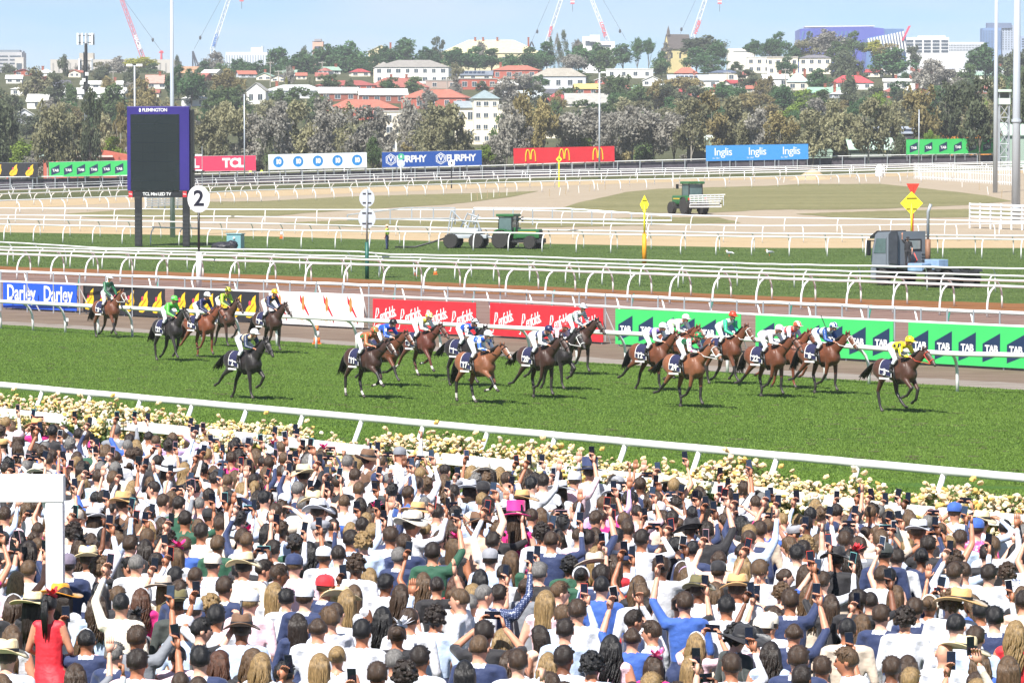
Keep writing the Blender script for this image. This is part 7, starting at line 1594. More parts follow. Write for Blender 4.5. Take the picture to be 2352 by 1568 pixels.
def sprayer():
    b = hit(1066, 570); rt = empty('sprayer', b, R(-14), 'silver boom sprayer trailer with long lattice arms behind the green tractor', 'sprayer'); s = ppm(b.y)
    mb = MB(); mb.bbox(-1.3, 1.9, -0.55, 0.55, 0.75, 1.05, 0.05); mb.tube([(1.8, 0, 0.85), (3.2, 0, 0.75)], 0.09, 6); mb.build('frame', M_SILV, rt)
    mb = MB(); mb.bbox(-1.0, 1.3, -0.60, 0.60, 1.05, 1.55, 0.2); mb.build('tank', M_SILV, rt)
    for (p, q) in (((-1.2, -0.4, 1.0), (-0.9, -0.4, 2.9)), ((-0.9, -0.4, 2.9), (0.4, -0.3, 1.6)), ((-1.2, 0.4, 1.0), (-0.9, 0.4, 2.9)), ((-1.0, -0.4, 2.2), (1.2, -0.4, 2.0)), ((0.9, -0.3, 1.5), (1.2, -0.3, 2.6)), ((0.2, 0.3, 1.5), (0.7, 0.2, 2.9)), ((-0.3, 0, 1.5), (0.3, 0, 2.7)), ((1.2, -0.4, 2.0), (1.4, -0.4, 1.2)), ((0.3, 0.2, 2.6), (1.3, 0.2, 2.3))): mb = MB(); mb.tube([p, q], 0.06, 6); mb.build('strut', M_SILV, rt)
    for x in (-0.85, 1.15):
        for y in (-0.72, 0.72): wheel(rt, x, y, 0.56, 0.50, M_WTACK)
    for sg, L in ((-1, 8.6), (1, 15.4)):
        mb = MB(); x0 = -0.9 if sg < 0 else 0.6; H0, H1 = 3.05, 2.25
        mb.tube([(x0, 0.7, H0), (x0 + sg*L*0.45, 0.7, H0), (x0 + sg*L, 0.7, H1 + 0.25)], 0.05, 5); mb.tube([(x0, 0.7, H1), (x0 + sg*L, 0.7, H1 - 0.1)], 0.06, 5)
        n = int(L/1.5)
        for k in range(n + 1): f = k/n; zt = H0 if f < 0.45 else H0 + (H1 + 0.25 - H0)*(f - 0.45)/0.55; mb.tube([(x0 + sg*L*f, 0.7, H1 - 0.45 if k % 3 == 0 else H1), (x0 + sg*L*f, 0.7, zt)], 0.05, 5)
        mb.build('boom', M_SILV, rt)
    mb = MB(); mb.tube([(-1.3, -0.3, 0.8), (-2.4, -0.6, 0.45), (-3.6, -0.9, 0.10), (-5.2, -1.0, 0.06)], 0.07, 7); mb.build('hose', BLACK, rt, smooth=True)
sprayer()
def truck():
    hd = math.atan2(-TU[1], -TU[0]); b = hit(2092, 656); rt = empty('truck', b, hd, 'blue grey prime mover truck without a trailer behind the white rails', 'truck')
    mb = MB(); mb.prism([(0.0, 1.05), (1.95, 1.05), (2.05, 1.5), (1.98, 2.0), (1.72, 2.98), (1.5, 3.12), (0.0, 3.18)], -1.22, 1.22); fix_normals(mb.build('cab', M_TRK, rt))
    mb = MB(); mb.prism([(0.85, 1.9), (1.82, 1.9), (1.60, 2.75), (0.85, 2.75)], 1.225, 1.245); fix_normals(mb.build('door_window', M_CGL, rt))
    mb = MB(); mb.box(0.8, 1.75, 1.222, 1.24, 1.15, 1.16); mb.box(0.80, 0.81, 1.222, 1.24, 1.15, 2.8); mb.build('door_seam', DARK, rt)
    mb = MB(); mb.bbox(-0.03, -0.005, -0.85, 0.55, 2.05, 2.72, 0.01); mb.build('window_frame', BLACK, rt)
    mb = MB(); mb.box(-0.045, -0.032, -0.74, 0.44, 2.14, 2.64); mb.build('rear_window', mat('pale_glass', (0.32, 0.36, 0.36), rough=0.1, var=0.1), rt)
    for k in range(4): mb = MB(); mb.box(-0.04, -0.004, -1.15 + 0.02*k, -0.86, 1.3 + 0.18*k, 1.36 + 0.18*k); mb.build('rib', M_TRK, rt)
    mb = MB(); mb.prism([(-0.15, 1.3), (0.55, 1.3), (0.55, 3.0), (0.3, 3.2), (-0.1, 3.2), (-0.15, 2.9)], 1.225, 1.31); fix_normals(mb.build('air_deflector', mS('dark_fairing', 62, 66, 74, rough=0.5), rt))
    mb = MB(); mb.prism([(1.5, 2.95), (2.2, 2.75), (2.2, 2.85), (1.6, 3.2)], -1.2, 1.2); fix_normals(mb.build('sun_visor', BLACK, rt))
    for y in (1, -1): mb = MB(); mb.bbox(1.85, 2.0, y*1.55 - 0.12, y*1.55 + 0.12, 1.75, 2.65, 0.03); mb.tube([(1.8, y*1.2, 2.6), (1.92, y*1.5, 2.6)], 0.03, 5); mb.build('mirror', BLACK, rt)
    mb = MB(); mb.tube([(-0.35, -1.05, 1.2), (-0.35, -1.05, 2.7)], 0.16, 10); mb.build('muffler', mS('rusty_muffler', 150, 110, 84), rt, smooth=True)
    mb = MB(); mb.tube([(-0.35, -1.05, 2.7), (-0.35, -1.05, 4.3), (-0.5, -1.12, 4.75)], [0.09, 0.09, 0.10], 10); mb.build('exhaust_stack', GREYM, rt, smooth=True)
    for y in (-0.42, 0.42): mb = MB(); mb.box(-5.0, 1.6, y - 0.05, y + 0.05, 0.72, 1.0); mb.build('chassis_rail', DARK, rt)
    mb = MB(); mb.box(-0.75, -0.06, -1.1, 1.1, 1.02, 1.10); mb.build('deck', DARK, rt)
    mb = MB(); mb.bbox(-1.95, -0.8, -1.1, -0.3, 0.9, 1.55, 0.03); mb.bbox(-1.95, -0.8, 0.30, 1.1, 0.9, 1.35, 0.03); mb.build('tool_box', mS('pale_blue_box', 150, 180, 214, rough=0.5), rt)
    mb = MB(); mb.lathe([(0.55, 1.02), (0.6, 1.08), (0.3, 1.14), (0.0, 1.14)], 18, M=Matrix.Translation((-3.2, 0, 0))); mb.build('fifth_wheel', DARK, rt)
    for x in (-2.7, -4.0):
        for y in (-0.92, 0.92): wheel(rt, x, y, 0.5, 0.55, GREYM); mb = MB(); mb.prism([(x - 0.6, 0.9), (x - 0.4, 1.12), (x + 0.4, 1.12), (x + 0.6, 0.9), (x + 0.55, 0.9), (x + 0.36, 1.07), (x - 0.36, 1.07), (x - 0.55, 0.9)], y - 0.3, y + 0.3); fix_normals(mb.build('mudguard', DARK, rt))
    for y in (-1.05, 1.05): wheel(rt, 1.2, y, 0.5, 0.34, GREYM)
    mb = MB(); mb.bbox(1.7, 2.12, -1.2, 1.2, 0.35, 1.04, 0.05); mb.build('bumper', M_TRK, rt)
    for y in (-0.2, 0.35): mb = MB(); mb.tube([(-0.06, y, 1.9), (-0.3, y, 1.5), (-0.1, y + 0.1, 1.25)], 0.035, 6); mb.build('air_hose', M_RSIGN, rt)
    return b, hd
TB, TH = truck()
# ------------------------------------------------------------------ the crowd on the lawn
HD = (0.0, 0.01, 1.64)          # head centre of a 1.76 m figure that looks along +y
ARMS = {  # elbow, wrist, hand direction, palm normal, curl for the right arm (x > 0); None = hanging
 'dn': None,
 'p': ((0.33, 0.14, 1.50), (0.27, 0.30, 1.74), (-0.1, 0.15, 1.0), (-0.6, -0.5, 0), 0.9),
 'h': ((0.31, 0.10, 1.66), (0.25, 0.22, 1.91), (-0.1, 0.15, 1.0), (-0.6, -0.5, 0), 0.9),
 'b': ((0.31, 0.20, 1.47), (0.115, 0.36, 1.66), (-0.25, 0.2, 0.9), (-0.8, 0, 0.2), 0.9),
 'w': ((0.33, 0.06, 1.60), (0.33, 0.16, 1.86), (0.05, 0.1, 1.0), (0, 1, 0), 0.15),
 'f': ((0.30, 0.05, 1.66), (0.30, 0.10, 1.92), (0.0, 0.1, 1.0), (-1, 0, 0), 2.2),
 'o': ((0.44, 0.06, 1.52), (0.17, 0.14, 1.70), (-0.8, 0.3, 0.2), (0, 0, -1), 0.5),
}
def person_mesh(fem, ra, la, low=False):
    P = []; sw = 0.165 if fem else 0.19; k = 0.90 if fem else 1.0
    for s in (-1, 1):
        P.append(('shoe', [((0.10*s, -0.02, 0.05), (0.045, 0.07, 0.045)), ((0.11*s, 0.12, 0.04), (0.045, 0.07, 0.035))]))
        P.append(('leg', [((0.10*s, 0, 0.10), 0.048), ((0.10*s, -0.02, 0.30), 0.062), ((0.10*s, 0.01, 0.50), 0.062)])); P.append(('bottom', [((0.10*s, 0.0, 0.50), 0.072 if not fem else 0.085), ((0.10*s, 0, 0.90), 0.105)]))
    if fem: P.append(('bottom', [((0, 0, 0.62), (0.24, 0.20, 0.05)), ((0, 0, 0.98), (0.17, 0.125, 0.10))]))
    P.append(('bottom', [((0, 0, 0.92), (0.175, 0.125, 0.10)), ((0, 0, 1.02), (0.155, 0.115, 0.08))]))
    P.append(('top', [((0, 0.0, 1.06), (0.15*k, 0.11*k, 0.10)), ((0, 0, 1.28), (0.175*k, 0.115*k, 0.13)), ((0, -0.01, 1.41), (0.17*k, 0.095*k, 0.07))]))
    P.append(('top', [((-sw*0.8, -0.01, 1.445), (0.075, 0.075, 0.06)), ((sw*0.8, -0.01, 1.445), (0.075, 0.075, 0.06))]))
    P.append(('neck', [((0, -0.015, 1.46), (0.062*k, 0.062*k, 0.06)), ((0, 0.0, 1.58), (0.054*k, 0.056*k, 0.05))])); P.append(('collar', [((0, -0.015, 1.475), (0.078*k, 0.075*k, 0.02)), ((0, -0.015, 1.495), (0.070*k, 0.068*k, 0.015))]))
    P.append(('skin', [(HD, (0.077*(0.96 if fem else 1), 0.096, 0.110)), ((0, 0.03, 1.575), (0.058, 0.065, 0.055))])); P.append(('skin', [((0, 0.104, 1.64), 0.012), ((0, 0.118, 1.612), 0.016)]))
    hands = []
    for s, a in ((1, ra), (-1, la)):
        A = ARMS[a]; S = (sw*s, 0, 1.43); f = lambda q: (q[0]*s, q[1], q[2])
        if A is None: e, w, hd, pn, cu = (0.26*s, -0.03, 1.15), (0.25*s, 0.07, 0.91), (0, 0.2, -1), (-1.0*s, 0, 0), 0.6
        else: e, w, hd, pn, cu = f(A[0]), f(A[1]), f(A[2]), f(A[3]), A[4]
        P.append(('sleeve', [(S, 0.062*k), (e, 0.046*k)])); P.append(('fore', [(e, 0.044*k), (tuple(np.array(e)*0.15 + np.array(w)*0.85), 0.031*k)])); P.append(('skin', [(tuple(np.array(e)*0.12 + np.array(w)*0.88), 0.027*k), (w, 0.026*k)]))
        P.append(('cuff', [(tuple(np.array(e)*0.22 + np.array(w)*0.78), 0.036*k), (tuple(np.array(e)*0.16 + np.array(w)*0.84), 0.0355*k)]))
        hands.append((w, hd, pn, cu))
    me, tags = blob('person_body', P, 0.026 if low else 0.020, 3, 0.30 if low else 0.75)
    parts = []
    for (w, hd, pn, cu) in hands:
        mb = MB(); hand(mb, w, hd, pn, cu)
        parts.append((mb, tags.index('skin')))
    for s in (-1, 1):
        mb = MB(); mb.ball((0.080*s, 0.0, 1.632), (0.014, 0.026, 0.034), sub=1); parts.append((mb, tags.index('skin')))
        if not low: mb = MB(); mb.ball((0.032*s, 0.098, 1.65), 0.011, sub=1); parts.append((mb, tags.index('shoe')))
    if not low: mb = MB(); mb.tube([(-0.024, 0.092, 1.578), (0, 0.099, 1.575), (0.024, 0.092, 1.578)], 0.006, 4); parts.append((mb, tags.index('collar')))
    add_to(me, parts); return me, tags
# ---- hair
def hair_mesh(style, seed=0, low=False):
    r = random.Random(seed + len(style)*31); mb = MB()
    c = Vector((HD[0], HD[1] - 0.006, HD[2] + 0.016)); rad = Vector((0.090, 0.109, 0.121)); amp = {'s': 0.055, 'z': 0.012, 'd': 0.01, 'c': 0.20, 'l': 0.03, 'w': 0.06, 'u': 0.03, 'p': 0.02}[style]
    if style == 'c': rad *= 1.10
    if style == 'z': rad *= 0.965
    if style in 'lw': rad *= 1.04
    bm = bmesh.new(); bmesh.ops.create_icosphere(bm, subdivisions=2 if low else 3, radius=1)
    for v in bm.verts:
        d = v.co.normalized(); k = 1 + amp*(r.random() - 0.4)
        if style == 's' and d.z > 0.3 and d.y > -0.4: k += 0.05
        p = Vector((c.x + d.x*rad.x*k, c.y + d.y*rad.y*k, c.z + d.z*rad.z*k))
        front = d.y > 0.30 and d.z < 0.45; lowb = d.z < (-0.42 if style not in 'lw' else -0.75)
        side = d.y > -0.05 and d.z < -0.05 and style not in 'lwc'
        top = style == 'd' and (d.z > 0.30 or (d.y > 0 and d.z > -0.1))
        if front or lowb or side or top: p = c + (p - c)*0.84
        v.co = p
    mb.bm(bm)
    n = 16 if low else 52
    if style in 'lw':
        for i in range(n):
            a = -math.pi*0.98 + math.pi*0.96*i/(n - 1); x0, y0 = math.cos(a)*0.088, math.sin(a)*0.100 - 0.008; L = r.uniform(0.26, 0.40); wv = 0.022 if style == 'w' else 0.005; ph = r.uniform(0, 6)
            pts = [(x0*0.9, y0*0.9 + HD[1], 1.70), (x0*1.06, y0*1.05 + HD[1], 1.62)]
            for q in range(1, 6): t = q/5; pts.append((x0*(1.08 + 0.12*t) + wv*math.sin(ph + 5*t), y0*(1.05 + 0.15*t) + HD[1] - 0.015*t + wv*math.cos(ph + 5*t), 1.62 - L*t))
            mb.tube(pts, [0.018, 0.020] + [(0.020 if low else 0.015) - 0.002*q for q in range(5)], 5 if not low else 4)
    if style == 'u': mb.ball((0, -0.115, 1.69), (0.055, 0.05, 0.055), sub=2, noise=0.12)
    if style == 'p':
        for i in range(10): x = r.uniform(-0.02, 0.02); mb.tube([(x*0.5, -0.095, 1.70), (x, -0.145, 1.68), (x*1.6, -0.15, 1.55), (x*1.4, -0.13, r.uniform(1.28, 1.38))], [0.016, 0.02, 0.018, 0.006], 5)
    if style == 's':
        for i in range(0 if low else 110):
            a = r.uniform(0, 6.28); z = r.uniform(0.35, 0.98); q = math.sqrt(1 - z*z); d = Vector((q*math.cos(a), q*math.sin(a), z)); b = Vector((c.x + d.x*rad.x, c.y + d.y*rad.y, c.z + d.z*rad.z)); mb.tube([b - d*0.004, b + d*0.010 + Vector((0.008*math.cos(a*3), 0.016, 0.0))], [0.008, 0.002], 3)
    if style == 'c':
        for i in range(14 if low else 60):
            a = r.uniform(0, 6.28); z = r.uniform(-0.4, 0.98); q = math.sqrt(1 - z*z); d = Vector((q*math.cos(a), q*math.sin(a), z))
            if d.y > 0.35 and d.z < 0.5: continue
            mb.ball((c.x + d.x*rad.x, c.y + d.y*rad.y, c.z + d.z*rad.z), r.uniform(0.018, 0.030), sub=1)
    return mb.mesh('hair', [None], smooth=True)
HAIR_C = {'bk': (0.010, 0.009, 0.010), 'db': (0.025, 0.015, 0.010), 'br': (0.062, 0.034, 0.018), 'lb': (0.135, 0.078, 0.038), 'bl': (0.36, 0.235, 0.10), 'gy': (0.22, 0.21, 0.20), 'au': (0.11, 0.042, 0.020)}
HAIRM = {k: mat('hair_' + k, c, rough=0.42, var=0.32, scale=26, stretch=(3, 3, 0.5), spec=0.5, bump=0.4, bscale=60) for k, c in HAIR_C.items()}
# ---- hats
def hat_mesh(kind):
    mb = MB(); T = Matrix.Translation((0, HD[1] - 0.01, HD[2] + 0.055)) @ Matrix.Rotation(R(-7), 4, 'X')
    def lathe(prof, n=22, wave=0.0, mi=0, dent=False):
        vs, fs = [], []
        for (rr, z) in prof:
            for k in range(n):
                a = 2*math.pi*k/n; ex = (1.0, 1.14); zz = z + (wave*math.cos(2*a)*(rr - 0.11)*2.2 if rr > 0.12 else 0)
                if dent and z > 0.09: zz -= 0.022*math.exp(-(math.cos(a)*rr/0.03)**2)
                vs.append(T @ Vector((rr*math.cos(a)*ex[0], rr*math.sin(a)*ex[1], zz)))
        for i in range(len(prof) - 1):
            for k in range(n): fs.append((i*n+k, i*n+(k+1)%n, (i+1)*n+(k+1)%n, (i+1)*n+k))
        fs.append(tuple((len(prof)-1)*n+k for k in range(n))); mb.add(vs, fs, mi)
    if kind in ('fed', 'wide', 'pan'):
        B = {'fed': 0.170, 'wide': 0.235, 'pan': 0.185}[kind]
        lathe([(0.098, -0.012), (B, -0.016), (B + 0.004, -0.006), (0.101, 0.002)], 24, -0.25 if kind != 'wide' else -0.12)
        lathe([(0.102, 0.0), (0.101, 0.04), (0.093, 0.095), (0.078, 0.118), (0.05, 0.120), (0.02, 0.112)], 22, 0, 0, True)
        lathe([(0.105, 0.004), (0.105, 0.034), (0.1, 0.036)], 22, 0, 1)
    elif kind == 'top': lathe([(0.1, -0.01), (0.175, -0.012), (0.18, 0.0), (0.108, 0.004), (0.112, 0.16), (0.105, 0.172), (0.02, 0.174)], 24, -0.1); lathe([(0.114, 0.006), (0.115, 0.04), (0.11, 0.042)], 22, 0, 1)
    elif kind == 'cap':
        lathe([(0.094, -0.03), (0.098, 0.0), (0.092, 0.045), (0.07, 0.078), (0.035, 0.092), (0.0, 0.095)], 20)
        vs = []; 
        for k in range(9):
            a = R(28) + R(124)*k/8; vs.append(T @ Vector((0.092*math.cos(a), 0.105*math.sin(a), -0.016))); vs.append(T @ Vector((0.110*math.cos(a)*0.9, 0.105*math.sin(a) + 0.085*math.sin(a), -0.040)))
        mb.add(vs, [(2*k, 2*k+1, 2*k+3, 2*k+2) for k in range(8)], 1); mb.ball(T @ Vector((0, 0, 0.096)), 0.010, sub=1, mi=1)
    elif kind == 'flat': lathe([(0.095, -0.03), (0.105, 0.0), (0.11, 0.03), (0.085, 0.058), (0.04, 0.068), (0.0, 0.07)], 20); mb.ball(T @ Vector((0, 0.11, -0.012)), (0.07, 0.055, 0.012), sub=2, mi=1)
    elif kind == 'band': mb.tube([(0.090*math.cos(a), HD[1] - 0.0, HD[2] + 0.02 + 0.112*math.sin(a)) for a in np.linspace(-0.25, math.pi + 0.25, 15)], 0.018, 6)
    elif kind == 'fas':
        r = random.Random(3)
        for k in range(16):
            a = r.uniform(0, 6.28); L = r.uniform(0.07, 0.15); b = Vector((0.045, HD[1] - 0.03, HD[2] + 0.115)); d = Vector((math.cos(a), math.sin(a)*0.8, r.uniform(0.2, 1.2))).normalized(); sd = d.cross(Vector((0, 0, 1))).normalized()*0.026
            p = b + d*L; mb.add([b, p*0.5 + b*0.5 + sd, p, p*0.5 + b*0.5 - sd], [(0, 1, 2, 3)])
        mb.tube([(0.0, HD[1] - 0.05, HD[2] + 0.115), (0.09, HD[1] - 0.0, HD[2] + 0.10)], 0.02, 6)
    return mb.mesh('hat', [None, None], smooth=True)
HATS = {k: hat_mesh(k) for k in ('fed', 'wide', 'pan', 'top', 'cap', 'flat', 'band', 'fas')}
# ---- colours
CL = {'wh': ('white', (214, 217, 226)), 'pb': ('pale blue', (188, 206, 234)), 'nv': ('navy', (38, 52, 92)), 'bk': ('black', (32, 31, 36)), 'gr': ('grey', (128, 132, 140)), 'lg': ('light grey', (198, 200, 206)), 'bg': ('beige', (206, 190, 172)), 'cr': ('cream', (236, 226, 208)), 'pk': ('pale pink', (240, 206, 218)), 'hp': ('hot pink', (226, 40, 132)),
      'li': ('lilac', (200, 170, 218)), 'rd': ('red', (214, 40, 52)), 'gn': ('dark green', (34, 84, 62)), 'rb': ('royal blue', (56, 96, 178)), 'ol': ('olive', (104, 98, 62)), 'dg': ('charcoal green', (58, 64, 62)), 'pe': ('peach', (238, 196, 172)), 'bw': ('brown', (112, 82, 60)), 'tn': ('tan', (214, 170, 112)), 'or': ('orange', (240, 160, 40)), 'st': ('straw', (234, 212, 166)), 'sk': ('bright blue', (60, 150, 224)), 'gy': ('grey', (150, 152, 160)), 'fl': ('flowered pink', (226, 90, 150)), 'nd': ('dotted navy', (44, 58, 96)), 'pt': ('speckled white', (232, 234, 242)), 'po': ('black polka dot', (30, 30, 36)), 'pp': ('mauve', (120, 110, 130))}
def clothm(k):
    n = 'cloth_' + k
    if n in _M: return _M[n]
    nm, c = CL[k]
    if k in ('nd', 'pt', 'po', 'fl'): m = silk('print_' + k, c, {'nd': (150, 160, 190), 'pt': (150, 160, 200), 'po': (230, 230, 230), 'fl': (250, 190, 210)}[k], 'spots', {'nd': 46, 'pt': 26, 'po': 34, 'fl': 18}[k]); _M[n] = m; return m
    return mS(n, *c, rough=0.75, var=0.05, scale=5, bump=0.4, bscale=11, sheen=0.2)
M_SHOE = mat('dark_shoe', (0.02, 0.018, 0.016), rough=0.4); M_STRAWB = mS('black_band', 30, 30, 34)
# ---- phones
_ph = MB(); _ph.bbox(-0.0375, 0.0375, -0.004, 0.004, -0.078, 0.078, 0.003); PH_CASE = _ph.mesh('phone', [None])
_ph = MB(); _ph.box(-0.034, 0.034, -0.0056, -0.0042, -0.073, 0.073); PH_SCR = _ph.mesh('screen', [None])
M_PHS = mat('phone_glass', (0.010, 0.013, 0.026), rough=0.15, var=0.3, scale=4); M_PHL = mat('phone_glass_bright', (0.05, 0.08, 0.14), rough=0.12, var=0.4, scale=9)
PHC = [BLACK]*9 + [WHITE, mS('case_pink', 220, 170, 180), mS('case_red', 220, 70, 50), mS('case_teal', 110, 190, 190)]
PHN = ['black']*9 + ['white', 'pink', 'red', 'teal']
def phone_pos(pose, side):
    A = ARMS[pose]
    if pose == 'b': return Vector((0.0, 0.40, 1.775)), True
    w = Vector((A[1][0]*side, A[1][1], A[1][2])); return w + Vector((-0.035*side, 0.055, 0.145)), False
ZN = {'A': (0, 1156.8, .26243), 'B': (589.7, 1156.8, .26243), 'C': (1179.4, 1156.8, .26243), 'D': (1762.3, 1156.8, .26243), 'E': (0, 905.2, .2507), 'F': (589.7, 960, .2507), 'G': (1179.4, 960, .2507)}
